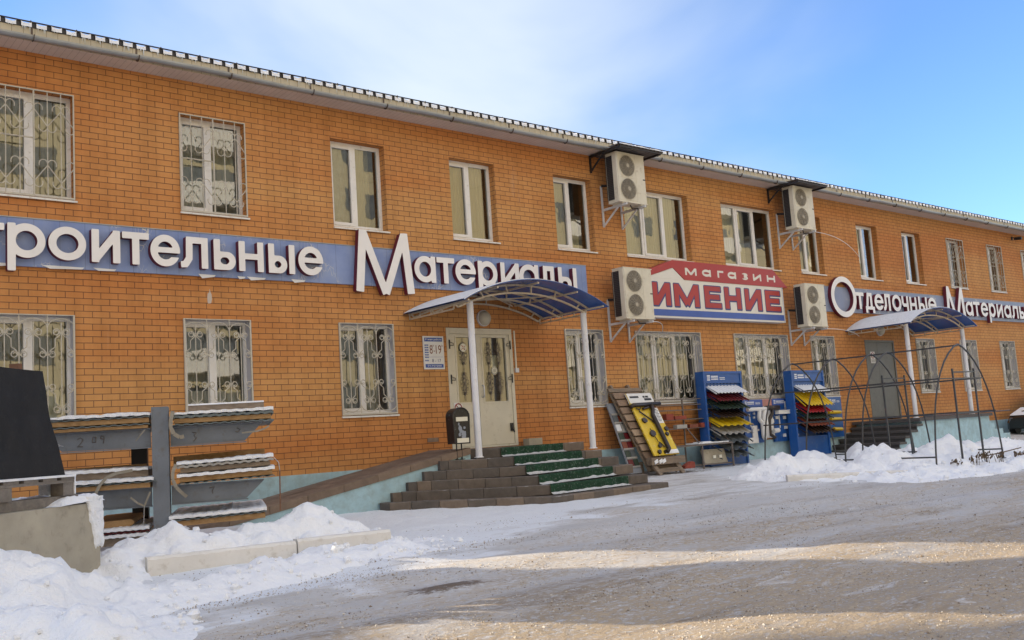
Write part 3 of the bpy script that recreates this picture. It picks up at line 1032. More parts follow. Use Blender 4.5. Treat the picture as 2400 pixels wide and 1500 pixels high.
def grille_heart(b, x0, w, h):
    y = -0.018
    r = 0.0080
    def tb(pts, rad=r, n=5):
        b.tube([(x0 + px, y, pz) for px, pz in pts], rad, n)
    for z0, z1 in ((0.0, 0.026), (h - .018, h)):
        b.box(x0, x0 + w, y - .010, y + .010, z0, z1)
    b.box(x0, x0 + .020, y - .010, y + .010, .026, h - .018)
    b.box(x0 + w - .020, x0 + w, y - .010, y + .010, .026, h - .018)
    n = 6
    for i in range(1, n):
        tb([(w * i / n, 0.02), (w * i / n, h - .012)], r if i != 3 else 0.014)
    b.tube([(x0 + .02, y + .02, h * 0.545), (x0 + w * 0.5, y + .02, h * 0.545)], 0.013, 5)
    for (zt, zb, odd) in ((h - 0.30, h - 0.56, 1), (0.50, 0.24, 0)):
        tops = [i for i in range(0, n + 1) if i % 2 == odd]
        for i in range(n):
            za = zt if i in tops else zb
            zc = zt if (i + 1) in tops else zb
            tb([(w * i / n, za), (w * (i + 1) / n, zc)])
        for i in range(0, n + 1):
            up_ = i in tops
            zz = zt if up_ else zb
            sg = 1 if up_ else -1
            for s in (-1, 1):
                if (i == 0 and s < 0) or (i == n and s > 0):
                    continue
                pts = []
                for k in range(12):
                    t = k / 11.0
                    ang = math.pi - t * math.pi * 1.12
                    pts.append((w * i / n + s * (0.062 + 0.062 * math.cos(ang)), zz + sg * (0.015 + 0.072 * math.sin(ang))))
                tb(pts)

def make_window(w, h, lower):
    """frame mesh with origin at the lower left corner of the opening; sub-parts pane and sill"""
    yf = 0.195
    b = MB()
    nc = 2 if w < 1.5 else 3
    T = 0.062
    y0, y1 = yf - 0.02, yf + 0.05
    b.box(0, w, y0, y1, h - T, h); b.box(0, w, y0, y1, 0.0, T + 0.015)
    b.box(0, T, y0, y1, T + .015, h - T); b.box(w - T, w, y0, y1, T + .015, h - T)
    cw = w / nc
    panes = []
    for i in range(1, nc):
        b.box(cw * i - 0.036, cw * i + 0.036, y0, y1, T + .015, h - T)
    for i in range(nc):
        xa = T if i == 0 else cw * i + 0.036
        xb = w - T if i == nc - 1 else cw * (i + 1) - 0.036
        za, zb = T + .015, h - T
        sash = (i == 0 and nc == 2) or (i == 1 and nc == 3)
        if sash:
            s = 0.055
            ys0, ys1 = y0 - .014, y0 + .030
            b.box(xa, xb, ys0, ys1, za, za + s); b.box(xa, xb, ys0, ys1, zb - s, zb)
            b.box(xa, xa + s, ys0, ys1, za + s, zb - s); b.box(xb - s, xb, ys0, ys1, za + s, zb - s)
            xa += s; xb -= s; za += s; zb -= s
        else:
            g = 0.012
            b.box(xa, xb, y0 + .012, y0 + .028, za, za + g); b.box(xa, xb, y0 + .012, y0 + .028, zb - g, zb)
        panes.append((xa, xb, za, zb))
    win = b.build('window', M['pvc'], None, loc=(0, 0, 0))
    p = MB()
    for xa, xb, za, zb in panes:
        tl = random.uniform(-0.004, 0.004); tz = random.uniform(-0.004, 0.004)
        p.quad((xa, yf + .012 + tl, za), (xb, yf + .012 - tl, za), (xb, yf + .012 - tl + tz, zb), (xa, yf + .012 + tl + tz, zb))
    p.build('pane', M['glass'], win, recalc=False)
    s = MB()
    s.add([(-0.012, -0.040, -0.016), (w + 0.03, -0.040, -0.016), (w + 0.03, 0.174, 0.012), (-0.012, 0.174, 0.012),
           (-0.012, -0.040, -0.046), (w + 0.03, -0.040, -0.046), (w + 0.03, -0.034, -0.046), (-0.012, -0.034, -0.046)],
          [(0, 1, 2, 3), (4, 5, 1, 0), (0, 3, 7, 4), (1, 5, 6, 2), (7, 6, 5, 4), (3, 2, 6, 7)])
    s.build('sill', M['sill'], win)
    if lower:
        q = MB()
        q.box(w - .012, w - .001, 0.0, y0 - .002, 0.0, h - .012)
        q.box(0.001, .012, 0.0, y0 - .002, 0.0, h - .012)
        q.box(0.0, w, 0.0, y0 - .002, h - .012, h - .001)
        q.build('reveal_lining', M['pvc_grey'], win)
    return win

PROTO = {}
def place_window(x, z, w, h, grille, curtain, lower):
    key = (w, lower, grille)
    if key not in PROTO:
        win = make_window(w, h, lower)
        if grille:
            g = MB()
            if grille == 'scroll':
                grille_scroll(g, 0, w, h, 3 if w < 1.5 else 6)
            else:
                grille_heart(g, 0, w, h)
            g.build('grille', M['grille'], win, recalc=False)
        PROTO[key] = win
        new = win
    else:
        src = PROTO[key]
        new = src.copy()
        COL.objects.link(new)
        KIDS[new] = []
        for k in [k for k in KIDS[src] if k.name.split('.')[0] in ('pane', 'sill', 'reveal_lining', 'grille')]:
            c = k.copy(); COL.objects.link(c); c.parent = new
            ORG[c] = V(0, 0, 0); KIDS[c] = []; KIDS[new].append(c)
    new.parent = shop
    new.location = V(x, 0, z) - ORG[shop]
    ORG[new] = V(x, 0, z)
    KIDS[shop].append(new)
    # room behind and blinds
    b = MB()
    d0, d1 = 0.262, 1.3
    e = 0.25
    b.quad((x - e, d1, z - e), (x + w + e, d1, z - e), (x + w + e, d1, z + h + e), (x - e, d1, z + h + e))
    b.quad((x - e, d0, z - e), (x - e, d1, z - e), (x - e, d1, z + h + e), (x - e, d0, z + h + e))
    b.quad((x + w + e, d0, z - e), (x + w + e, d1, z - e), (x + w + e, d1, z + h + e), (x + w + e, d0, z + h + e))
    b.quad((x - e, d0, z - e), (x + w + e, d0, z - e), (x + w + e, d1, z - e), (x - e, d1, z - e))
    b.quad((x - e, d0, z + h + e), (x + w + e, d0, z + h + e), (x + w + e, d1, z + h + e), (x - e, d1, z + h + e))
    b.build('interior', M['interior'], new, recalc=False)
    def blind(xa, xb, za, zb, mat, yb=0.33):
        c = MB()
        n = max(4, int((xb - xa) / 0.045))
        vs = []
        for i in range(n + 1):
            px = xa + (xb - xa) * i / n
            yy = yb + (0.014 if i % 2 else -0.010)
            vs += [(x + px, yy, z + za), (x + px + 0.01 * math.sin(px * 9), yy, z + zb)]
        c.add(vs, [(2 * i, 2 * i + 2, 2 * i + 3, 2 * i + 1) for i in range(n)])
        c.build('curtain', mat, new, recalc=False)
    if curtain == 'tan':
        blind(0.02, w * 0.90, 0.02, h, M['curtain'])
    elif curtain == 'tan2':
        blind(0.02, w - 0.02, 0.02, h, M['curtain'])
    elif curtain == 'pale':
        blind(0.02, w * 0.90, 0.02, h, M['curtain_pale'])
    elif curtain == 'grey':
        blind(0.02, w * 0.48, 0.02, h, M['curtain_grey'])
        blind(w * 0.55, w - .08, 0.35, h, M['curtain'])
    elif curtain == 'mix':
        blind(0.02, w * 0.44, 0.02, h, M['curtain_grey'])
        blind(w * 0.50, w * 0.86, 0.02, h, M['curtain'])
    elif curtain == 'half':
        blind(0.02, w * 0.50, 0.02, h, M['curtain'])
        blind(w * 0.5, w * 0.82, 0.02, h * .48, M['curtain_pale'])
    elif curtain == 'wide':
        blind(0.02, w * 0.55, 0.02, h, M['curtain_pale'])
    elif curtain == 'low':
        blind(0.02, w - .02, 0.02, 0.52, M['curtain_pale'])
        blind(0.02, w * 0.8, 0.62, h, M['curtain_grey'], 0.42)
    elif curtain == 'paper':
        blind(0.02, w - .02, 0.02, h, M['curtain'])
        c = MB()
        c.quad((x + w * 0.52, 0.24, z + 0.05), (x + w - 0.1, 0.24, z + 0.05), (x + w - 0.1, 0.24, z + 0.58), (x + w * 0.52, 0.24, z + 0.58))
        c.build('paper_sheet', M['paper'], new, recalc=False)

for x, w, g, c in UP:
    place_window(x, U_SILL, w, U_TOP - U_SILL, g, c, False)
for x, w, g, c in LOW:
    place_window(x, L_SILL, w, L_TOP - L_SILL, g, c, True)

# ------------------------------------------------------------------ doors (parts of the shop)
def scroll_bar(b, x, z0, z1, y):
    """twisted bar of black scrollwork in a door light"""
    b.tube([(x, y, z0), (x, y, z1)], 0.006, 5)
    for zc in (z0 + (z1 - z0) * 0.27, z0 + (z1 - z0) * 0.75):
        for dz, rr, off in ((0.11, 0.030, 0.045), (0.04, 0.036, 0.07), (-0.04, 0.036, 0.07), (-0.11, 0.030, 0.05), (0.19, 0.028, 0.035), (-0.19, 0.028, 0.035)):
            for s in (-1, 1):
                b.tube([(x + s * off + rr * math.cos(t), y, zc + dz + rr * math.sin(t)) for t in [k * 2 * math.pi / 9 for k in range(9)]], 0.0042, 4, closed=True)
        for s in (-1, 1):
            b.tube([(x, y, zc - .24), (x + s * .04, y, zc - .12), (x + s * .015, y, zc), (x + s * .04, y, zc + .12), (x, y, zc + .24)], 0.006, 4)

def build_door1():
    x0, x1, z0, z1 = DOOR1
    y = 0.06
    b = MB()
    fw_ = 0.075
    b.box(x0, x0 + fw_, -0.012, y + .1, z0, z1); b.box(x1 - fw_, x1, -0.012, y + .1, z0, z1)
    b.box(x0 + fw_, x1 - fw_, -0.012, y + .1, z1 - 0.115, z1); b.box(x0 + fw_, x1 - fw_, -0.02, y + .1, z0, z0 + .04)
    fr = b.build('door_frame', M['door_cream'], shop)
    split = 12.165
    for (a, c, lx0, lx1) in ((x0 + fw_ + .004, split - .004, 11.66, 12.02), (split + .004, x1 - fw_ - .004, 12.31, 12.92)):
        d = MB()
        zb, zt = z0 + .045, z1 - .12
        lz0, lz1 = 2.47, 3.77
        ya, yb = 0.004, 0.05
        d.box(a, c, ya, yb, zb, lz0); d.box(a, c, ya, yb, lz1, zt)
        d.box(a, lx0, ya, yb, lz0, lz1); d.box(lx1, c, ya, yb, lz0, lz1)
        for (p, q, r_, s_) in ((lx0 - .03, lx1 + .03, lz0 - .03, lz0), (lx0 - .03, lx1 + .03, lz1, lz1 + .03)):
            d.box(p, q, ya - .012, ya - .001, r_, s_)
        d.box(lx0 - .03, lx0, ya - .012, ya - .001, lz0, lz1); d.box(lx1, lx1 + .03, ya - .012, ya - .001, lz0, lz1)
        leaf = d.build('door', M['door_cream'], shop)
        g = MB()
        g.quad((lx0, 0.034, lz0), (lx1, 0.034, lz0), (lx1, 0.034, lz1), (lx0, 0.034, lz1))
        g.build('pane', M['glass'], leaf, recalc=False)
        s = MB()
        xs = [(lx0 + lx1) / 2] if lx1 - lx0 < 0.5 else [lx0 + (lx1 - lx0) * 0.29, lx0 + (lx1 - lx0) * 0.70]
        for xx in xs:
            scroll_bar(s, xx, lz0 + .03, lz1 - .01, 0.016)
        s.build('scrollwork', M['rack_steel'], leaf, recalc=False)
        hg = MB()
        hx = a - .02 if a < 12 else c + .02
        sgn = 1 if a < 12 else -1
        for hz in (3.62, 2.93):
            hg.tube([(hx, -0.022, hz - .09), (hx, -0.022, hz + .09)], 0.014, 6)
            hg.tube([(hx, -0.022, hz + .05), (hx + sgn * .10, -0.016, hz + .02), (hx + sgn * .10, -0.016, hz - .02), (hx, -0.022, hz - .02)], 0.006, 5)
        hg.build('hinge', M['black_steel'], leaf)
        if a > 12:
            h = MB()
            h.tube([(a + .085, 0.0, 2.56), (a + .085, -0.06, 2.58), (a + .085, -0.065, 2.78), (a + .085, 0.0, 2.80)], 0.014, 6)
            h.build('handle', M['ac_side'], leaf, smooth=True)
            k = MB()
            k.box(c - .10, c - .02, -0.015, 0.002, 1.86, 2.02)
            k.tube([(c - .09, -0.02, 1.98), (c - .07, -0.05, 1.90), (c - .02, -0.03, 1.84)], 0.015, 6)
            k.build('padlock', M['black_steel'], leaf)
            st = MB()
            st.lathe((12.62, 0.028, 3.10), [(0.0, 0.0), (0.085, 0.0), (0.085, 0.002)], 20, (0, -1, 0))
            st.build('round_sticker', M['paper'], leaf)
            rg = MB()
            rg.tube([(12.62 + .07 * math.cos(t), 0.023, 3.10 + .07 * math.sin(t)) for t in [k2 * 2 * math.pi / 24 for k2 in range(24)]], 0.004, 4, closed=True)
            for dz in (0.025, -0.005, -0.03):
                rg.box(12.62 - .035, 12.62 + .035, 0.020, 0.024, 3.10 + dz - .004, 3.10 + dz + .006)
            rg.build('sticker_print', M['door_grey'], leaf)
            no = MB()
            no.quad((12.56, 0.06, 3.18), (12.74, 0.06, 3.18), (12.74, 0.06, 3.42), (12.56, 0.06, 3.42))
            no.build('notice', M['paper'], leaf, recalc=False)
        else:
            st = MB()
            st.lathe((11.84, 0.010, 3.56), [(0.0, 0.0), (0.085, 0.0), (0.085, 0.003)], 20, (0, -1, 0))
            st.build('round_sticker', M['paper'], leaf)
            cr_ = MB()
            for q in (0.6, 2.3, 3.9, 5.4):
                cr_.bar((11.84 + .015 * math.cos(q), 0.004, 3.56 + .015 * math.sin(q)), (11.84 + .06 * math.cos(q), 0.004, 3.56 + .06 * math.sin(q)), 0.022, 0.004)
            cr_.build('sticker_print', M['sign_red'], leaf)
            # no-smoking sign near the floor of the left leaf
            ns = MB()
            ns.box(11.52, 11.73, -0.006, 0.003, 2.26, 2.47)
            ns.build('no_smoking_sign', M['white_board'], leaf)
            rg = MB()
            c0 = (11.625, 2.365)
            rg.tube([(c0[0] + .082 * math.cos(t), -0.011, c0[1] + .082 * math.sin(t)) for t in [k2 * 2 * math.pi / 24 for k2 in range(24)]], 0.011, 4, closed=True)
            rg.bar((c0[0] - .058, -0.011, c0[1] + .058), (c0[0] + .058, -0.011, c0[1] - .058), 0.016, 0.008)
            rg.build('ban_ring', M['sh_red2'], leaf)
            cg = MB()
            cg.box(c0[0] - .055, c0[0] + .05, -0.0105, -0.0065, c0[1] - .012, c0[1] + .006)
            cg.build('cigarette_print', M['black'], leaf)
    d = MB()                                    # room behind the door lights
    d.box(x0 + .02, x1 - .02, 0.9, 1.0, z0, z1)
    d.box(x0 - .02, x0 - .005, 0.26, 1.0, z0, z1); d.box(x1 + .005, x1 + .02, 0.26, 1.0, z0, z1)
    d.box(x0, x1, 0.26, 1.0, z1 + .002, z1 + .02); d.box(x0, x1, 0.23, 1.0, z0 - .02, z0 - .002)
    d.build('door_lobby', M['curtain'], shop)
build_door1()

def build_door2():
    x0, x1, z0, z1 = DOOR2
    b = MB()
    b.box(x0, x0 + .06, -0.01, 0.12, z0, z1); b.box(x1 - .06, x1, -0.01, 0.12, z0, z1); b.box(x0 + .06, x1 - .06, -0.01, 0.12, z1 - .06, z1)
    b.build('door_frame', M['door_grey'], shop)
    for a, c in ((x0 + .064, 27.42), (27.43, x1 - .064)):
        d = MB()
        d.box(a, c, 0.015, 0.08, z0 + .03, z1 - .064)
        for zz in (z0 + .12, 2.55, z1 - .16):
            d.box(a + .04, c - .04, 0.008, 0.014, zz, zz + .02)
        leaf = d.build('door', M['door_grey'], shop)
        if a > 27:
            h = MB()
            h.box(a + .03, a + .11, -0.005, 0.006, 2.48, 2.70)
            h.tube([(a + .07, -.002, 2.62), (a + .07, -.06, 2.62), (a + .19, -.06, 2.61)], 0.012, 6)
            h.build('handle', M['black_steel'], leaf)
        else:
            s = MB()
            s.box(27.0, 27.24, 0.006, 0.013, 3.22, 3.56)
            s.build('notice', M['white_board'], leaf)
            r_ = MB()
            r_.tube([(27.12 + .085 * math.cos(t), 0.002, 3.45 + .085 * math.sin(t)) for t in [k * 2 * math.pi / 20 for k in range(20)]], 0.010, 4, closed=True)
            r_.bar((27.06, .002, 3.51), (27.18, .002, 3.39), .014, .006)
            r_.build('ban_ring', M['sh_red2'], leaf)
            q = MB()
            for zz in (3.25, 3.28, 3.31):
                q.box(27.03, 27.21, 0.001, 0.005, zz, zz + .012)
            q.build('notice_print', M['black'], leaf)
build_door2()

# small things on the facade
def wall_lamp(x, z, label):
    t = thing('wall_lamp', (x, 0, z), label, 'wall lamp', 'round lamps above the doors')
    b = MB()
    b.lathe((x, 0, z), [(0.0, 0.0), (0.165, 0.0), (0.165, 0.045), (0.15, 0.05), (0.0, 0.05)], 24, (0, -1, 0))
    b.build('lamp_base', M['ac_side'], t)
    g = MB()
    g.lathe((x, -0.045, z), [(0.150 * math.cos(a), 0.125 * math.sin(a)) for a in [k * math.pi / 2 / 8 for k in range(9)]], 24, (0, -1, 0))
    g.build('lamp_globe', M['lamp'], t, smooth=True)
wall_lamp(12.38, 4.16, 'round frosted wall lamp above the cream glazed double door')
wall_lamp(27.62, 4.20, 'round frosted wall lamp above the grey steel double door')

t = thing('cable_conduit', (13.17, 0, 3.09), 'thin cream cable conduit ending in a small box beside the cream door', 'cable conduit')
b = MB(); b.box(13.155, 13.185, -0.025, -0.002, 3.14, 3.92); b.build('conduit', M['bin_strip'], t)
b = MB(); b.box(13.13, 13.215, -0.05, -0.002, 3.05, 3.14); b.build('junction_box', M['ac_side'], t)

t = thing('security_camera', (37.7, 0, 7.84), 'small dark security camera high on the brick wall under the far eaves', 'security camera')
b = MB(); b.box(37.66, 37.74, -0.04, -.002, 7.80, 7.92); b.tube([(37.7, -.04, 7.88), (37.7, -.14, 7.86)], .015, 6); b.build('mount', M['black_steel'], t)
b = MB(); b.lathe((37.7, -.36, 7.80), [(0.0, 0), (.05, 0), (.06, .02), (.055, .26), (0, .28)], 12, (0, 1, .1)); b.build('camera_body', M['black_steel'], t)

t = thing('wall_plate', (10.97, 0, 1.775), 'small pale stone plate set in the brick wall left of the cream door', 'wall plate')
b = MB(); b.box(10.85, 11.1, -0.012, -.002, 1.735, 1.815); b.build('plate', M['tile_tan'], t)
t = thing('mortar_splash', (6.62, 0, 4.36), 'white splash of mortar on the brick below the blue sign', 'mortar splash')
b = MB()
b.prism([(6.585, 4.27), (6.60, 4.25), (6.645, 4.26), (6.66, 4.33), (6.655, 4.41), (6.64, 4.44), (6.625, 4.50), (6.615, 4.44), (6.59, 4.42), (6.58, 4.34)], lambda u, v: (u, -.006, v), lambda u, v: (u, -.001, v))
b.build('splash', simple('lime_mortar', (0.52, 0.44, 0.37), 0.85, var=0.1), t)

# ------------------------------------------------------------------ lettering
def ring(x, y, cx, cy, a, b, t):
    """signed distance to an elliptical ring of outer half-axes a, b and stroke t"""
    def el(a_, b_):
        k = np.sqrt(((x - cx) / a_) ** 2 + ((y - cy) / b_) ** 2)
        g = np.sqrt(((x - cx) / a_ ** 2) ** 2 + ((y - cy) / b_ ** 2) ** 2) + 1e-9
        return k * (k - 1) / g
    return np.maximum(el(a, b), -el(a - t, b - t))
def rbox(x, y, x0, x1, y0, y1, r=0.012):
    qx = np.abs(x - (x0 + x1) / 2) - (x1 - x0) / 2 + r
    qy = np.abs(y - (y0 + y1) / 2) - (y1 - y0) / 2 + r
    return np.hypot(np.maximum(qx, 0), np.maximum(qy, 0)) + np.minimum(np.maximum(qx, qy), 0) - r
def seg(x, y, ax, ay, bx, by, t, r=0.012):
    """straight stroke with square ends, corners a little rounded"""
    L = math.hypot(bx - ax, by - ay)
    ux, uy = (bx - ax) / L, (by - ay) / L
    s = (x - ax) * ux + (y - ay) * uy
    d = -(x - ax) * uy + (y - ay) * ux
    return rbox(s, d, 0, L, -t / 2, t / 2, r)

def glyph(ch, x, y, w, h, t):
    mi = lambda *a: np.minimum.reduce(a)
    if ch in 'оО':
        return ring(x, y, w / 2, h / 2, w / 2, h / 2, t)
    if ch == 'С':
        return np.maximum(ring(x, y, w / 2, h / 2, w / 2, h / 2, t), -rbox(x, y, w * .72, w * 1.2, h * .3, h * .7, .001))
    if ch == 'т':
        return mi(rbox(x, y, 0, w, h - t * .95, h), rbox(x, y, w / 2 - t / 2, w / 2 + t / 2, 0, h))
    if ch == 'р':
        return mi(rbox(x, y, 0, t, -0.20, h - .005), ring(x, y, w / 2, h / 2, w / 2, h / 2, t))
    if ch == 'а':
        return mi(rbox(x, y, w - t, w, 0, h), ring(x, y, w / 2, h / 2, w / 2, h / 2, t))
    if ch == 'е':
        rg = np.maximum(ring(x, y, w / 2, h / 2, w / 2, h / 2, t), -rbox(x, y, w * .55, w * 1.2, h * .30, h * .44, .001))
        return mi(rg, rbox(x, y, t * .5, w - .004, h * .43, h * .43 + t * .8))
    if ch == 'и':
        return mi(rbox(x, y, 0, t, 0, h), rbox(x, y, w - t, w, 0, h), seg(x, y, t * .45, t * .35, w - t * .45, h - t * .35, t))
    if ch == 'н':
        return mi(rbox(x, y, 0, t, 0, h), rbox(x, y, w - t, w, 0, h), rbox(x, y, t * .5, w - t * .5, h * .5 - t * .45, h * .5 + t * .45))
    if ch == 'л':
        return mi(rbox(x, y, w - t, w, 0, h), rbox(x, y, w * .20, w, h - t * .95, h), seg(x, y, w * .20 + t / 2, h, w * .20 + t * .42, h * .26, t),
                  seg(x, y, w * .20 + t * .5, h * .33, w * .16, h * .10, t), seg(x, y, w * .24, t * .52, 0, t * .45, t * .92))
    if ch in 'ьы':
        wb = w if ch == 'ь' else w * .70
        hb = h * .60
        bowl = np.maximum(rbox(x, y, 0, wb, 0, hb, hb * .48), -rbox(x, y, t, wb - t, t * .85, hb - t * .85, hb * .22))
        bowl = mi(bowl, rbox(x, y, 0, t, 0, h), rbox(x, y, 0, wb * .5, 0, t * .85), rbox(x, y, 0, wb * .5, hb - t * .85, hb))
        return bowl if ch == 'ь' else mi(bowl, rbox(x, y, w - t, w, 0, h))
    if ch == 'ч':
        return mi(rbox(x, y, w - t, w, 0, h), rbox(x, y, 0, t, h * .5, h), seg(x, y, t * .5, h * .52, w * .36, h * .38, t), rbox(x, y, w * .3, w, h * .32, h * .32 + t * .9))
    if ch == 'д':
        return mi(rbox(x, y, w * .78 - t, w * .78, 0, h), rbox(x, y, w * .25, w * .78, h - t * .95, h), seg(x, y, w * .25 + t / 2, h, w * .17, t * .4, t),
                  rbox(x, y, 0, w, 0, t * .85), rbox(x, y, 0, t, -.10, t * .8), rbox(x, y, w - t, w, -.10, t * .8))
    if ch == 'M':
        return mi(rbox(x, y, 0, t, 0, h, .004), rbox(x, y, w - t, w, 0, h, .004), np.maximum(mi(seg(x, y, t * .45, h, w / 2, t * .35, t * .95, .003), seg(x, y, w - t * .45, h, w / 2, t * .35, t * .95, .003)), np.maximum(y - h, -y)))
    if ch == 'И':
        return mi(rbox(x, y, 0, t, 0, h, .004), rbox(x, y, w - t, w, 0, h, .004), np.maximum(seg(x, y, t * .4, 0, w - t * .4, h, t * .95, .003), np.maximum(y - h, -y)))
    if ch == 'Н':
        return mi(rbox(x, y, 0, t, 0, h, .004), rbox(x, y, w - t, w, 0, h, .004), rbox(x, y, 0, w, h * .5 - t * .36, h * .5 + t * .36, .004))
    if ch == 'Е':
        return mi(rbox(x, y, 0, t * 1.1, 0, h, .004), rbox(x, y, 0, w, 0, t * .72, .004), rbox(x, y, 0, w * .92, h * .5 - t * .36, h * .5 + t * .36, .004), rbox(x, y, 0, w, h - t * .72, h, .004))
    if ch == 'г':
        return mi(rbox(x, y, 0, t, 0, h, .003), rbox(x, y, 0, w, h - t * .8, h, .003))
    if ch == 'м':
        return mi(rbox(x, y, 0, t, 0, h, .003), rbox(x, y, w - t, w, 0, h, .003), np.maximum(mi(seg(x, y, t * .5, h, w / 2, t * .4, t, .002), seg(x, y, w - t * .5, h, w / 2, t * .4, t, .002)), np.maximum(y - h, -y)))
    if ch == 'з':
        up_, lo = ring(x, y, w * .48, h * .73, w * .48, h * .27, t * .75), ring(x, y, w * .5, h * .29, w * .5, h * .29, t * .75)
        cut = -rbox(x, y, -w, w * .34, h * .2, h * .80, .001)
        return mi(np.maximum(mi(up_, lo), cut), rbox(x, y, w * .34, w * .66, h * .46, h * .46 + t * .6, .002))
    if ch == 'М':
        px = w * .155
        d = mi(seg(x, y, t * .55, 0, px, h, t), seg(x, y, w - t * .55, 0, w - px, h, t), seg(x, y, px, h - .03, w / 2, -.02, t * .92), seg(x, y, w - px, h - .03, w / 2, -.02, t * .92))
        return np.maximum(d, np.maximum(y - h, -y - .05))
    raise KeyError(ch)

def contour(ch, w, h, t, res=0.012, grow=0.0):
    pad = 0.05
    y0 = -0.24 if ch in 'рдМ' else -pad
    X = np.arange(-pad, w + pad + res, res)
    Y = np.arange(y0, h + pad + res, res)
    gx, gy = np.meshgrid(X, Y)
    D = glyph(ch, gx, gy, w, h, t) + 1e-7 - grow
    nxt = {}
    key = lambda e: e
    pts = {}
    ny, nx = D.shape
    def cross(i0, j0, i1, j1):
        k = (min((i0, j0), (i1, j1)), max((i0, j0), (i1, j1)))
        if k not in pts:
            a, b = D[j0, i0], D[j1, i1]
            f = a / (a - b)
            pts[k] = (X[i0] + (X[i1] - X[i0]) * f, Y[j0] + (Y[j1] - Y[j0]) * f)
        return k
    S = D < 0
    cells = np.argwhere((S[:-1, :-1] != S[1:, 1:]) | (S[:-1, 1:] != S[1:, :-1]) | (S[:-1, :-1] != S[:-1, 1:]))
    for j, i in cells:
        c = [(i, j), (i + 1, j), (i + 1, j + 1), (i, j + 1)]
        ins = [S[q[1], q[0]] for q in c]
        enter = []; leave = []
        for k in range(4):
            a, b = c[k], c[(k + 1) % 4]
            if ins[k] != ins[(k + 1) % 4]:
                e = cross(*a, *b)
                (leave if ins[k] else enter).append((k, e))
        # walk with the inside on the left: from an edge leaving the shape to the next edge entering it
        for kl, el in leave:
            best = min(enter, key=lambda q: (q[0] - kl) % 4)
            if len(enter) == 2:
                best = min(enter, key=lambda q: (kl - q[0]) % 4)
            nxt[el] = best[1]
    loops = []
    seen = set()
    for s in list(nxt):
        if s in seen: continue
        lp = []
        e = s
        while e not in seen and e in nxt:
            seen.add(e)
            lp.append(pts[e])
            e = nxt[e]
        if len(lp) > 7:
            # drop nearly collinear points
            out = [lp[0]]
            for k in range(1, len(lp)):
                a, b, c = out[-1], lp[k], lp[(k + 1) % len(lp)]
                ar = abs((b[0] - a[0]) * (c[1] - a[1]) - (b[1] - a[1]) * (c[0] - a[0]))
                if ar > 1.2e-5 or math.hypot(b[0] - a[0], b[1] - a[1]) > 0.12:
                    out.append(b)
            if len(out) > 3:
                loops.append(out)
    area = lambda l: 0.5 * sum(l[i - 1][0] * l[i][1] - l[i][0] * l[i - 1][1] for i in range(len(l)))
    loops.sort(key=lambda l: -abs(area(l)))
    return loops

def add_letter(parent, ch, x0, x1, z0, z1, t, yback, depth):
    w, h = x1 - x0, z1 - z0
    lp = contour(ch, w, h, t)
    b = MB()
    b.cur = 0
    b.sidemat = 1
    yf = yback - depth
    ar = lambda l: 0.5 * sum(l[i - 1][0] * l[i][1] - l[i][0] * l[i - 1][1] for i in range(len(l)))
    outs = [l for l in lp if ar(l) > 0]
    for o_ in outs:
        xs_, ys_ = [p[0] for p in o_], [p[1] for p in o_]
        hl = [l for l in lp if ar(l) < 0 and min(xs_) < l[0][0] < max(xs_) and min(ys_) < l[0][1] < max(ys_)]
        b.prism(o_, lambda u, v: (x0 + u, yf, z0 + v), lambda u, v: (x0 + u, yback, z0 + v), hl)
    return b.build('letter', [M['letter_white'], M['letter_side']], parent)

def blue_sign(x0, x1, z0, z1, letters, label, torn):
    s = thing('shop_sign', ((x0 + x1) / 2, 0, z0), label, 'shop sign', 'blue letter signs on the facade')
    b = MB()
    b.box(x0, x1, -0.045, -0.003, z0, z1)
    b.build('sign_board', M['grey_panel' if x0 > 20 else 'blue_panel'], s)
    e = MB()
    e.box(x0, x1, -0.055, -0.003, z1 + .001, z1 + .014)
    e.build('top_trim', M['zinc'], s)
    tr = MB()
    for (a, c, d) in torn:
        tr.add([(a, -0.052, z0 + .035), (c, -0.052, z0 + .028), (c - .03, -.060, z0 - .004), (a + .2 * (c - a), -.066, z0 - .010 - d)], [(0, 1, 2, 3)])
    if torn:
        tr.build('torn_film', M['white_board'], s, recalc=False)
    for (ch, a, c, za, zb, t) in letters:
        add_letter(s, ch, a, c, za, zb, t, -0.046, 0.114)
    return s

Z0, Z1 = 4.805, 5.322
TT = 0.112
left_letters = [('С', 1.75, 2.98, 4.54, 5.73, .16), ('т', 3.04, 3.48, Z0, Z1 - .02, TT), ('р', 3.52, 4.04, Z0, Z1, TT), ('о', 4.08, 4.62, Z0, Z1, TT), ('и', 4.70, 5.13, Z0, Z1, TT),
                ('т', 5.16, 5.58, Z0, Z1, TT), ('е', 5.60, 6.08, Z0, Z1, TT), ('л', 6.09, 6.55, Z0, Z1, TT), ('ь', 6.65, 7.03, Z0, Z1, TT), ('н', 7.09, 7.54, Z0, Z1, TT),
                ('ы', 7.63, 8.13, Z0, Z1, TT), ('е', 8.20, 8.69, Z0, Z1, TT),
                ('М', 9.34, 10.65, 4.56, 5.73, .165), ('а', 10.66, 11.16, Z0, Z1, TT), ('т', 11.19, 11.62, Z0, Z1, TT), ('е', 11.64, 12.15, Z0, Z1, TT), ('р', 12.21, 12.71, Z0, Z1, TT),
                ('и', 12.80, 13.30, Z0, Z1, TT), ('а', 13.30, 13.84, Z0, Z1, TT), ('л', 13.90, 14.29, Z0, Z1, TT), ('ы', 14.41, 14.96, Z0, Z1, TT)]
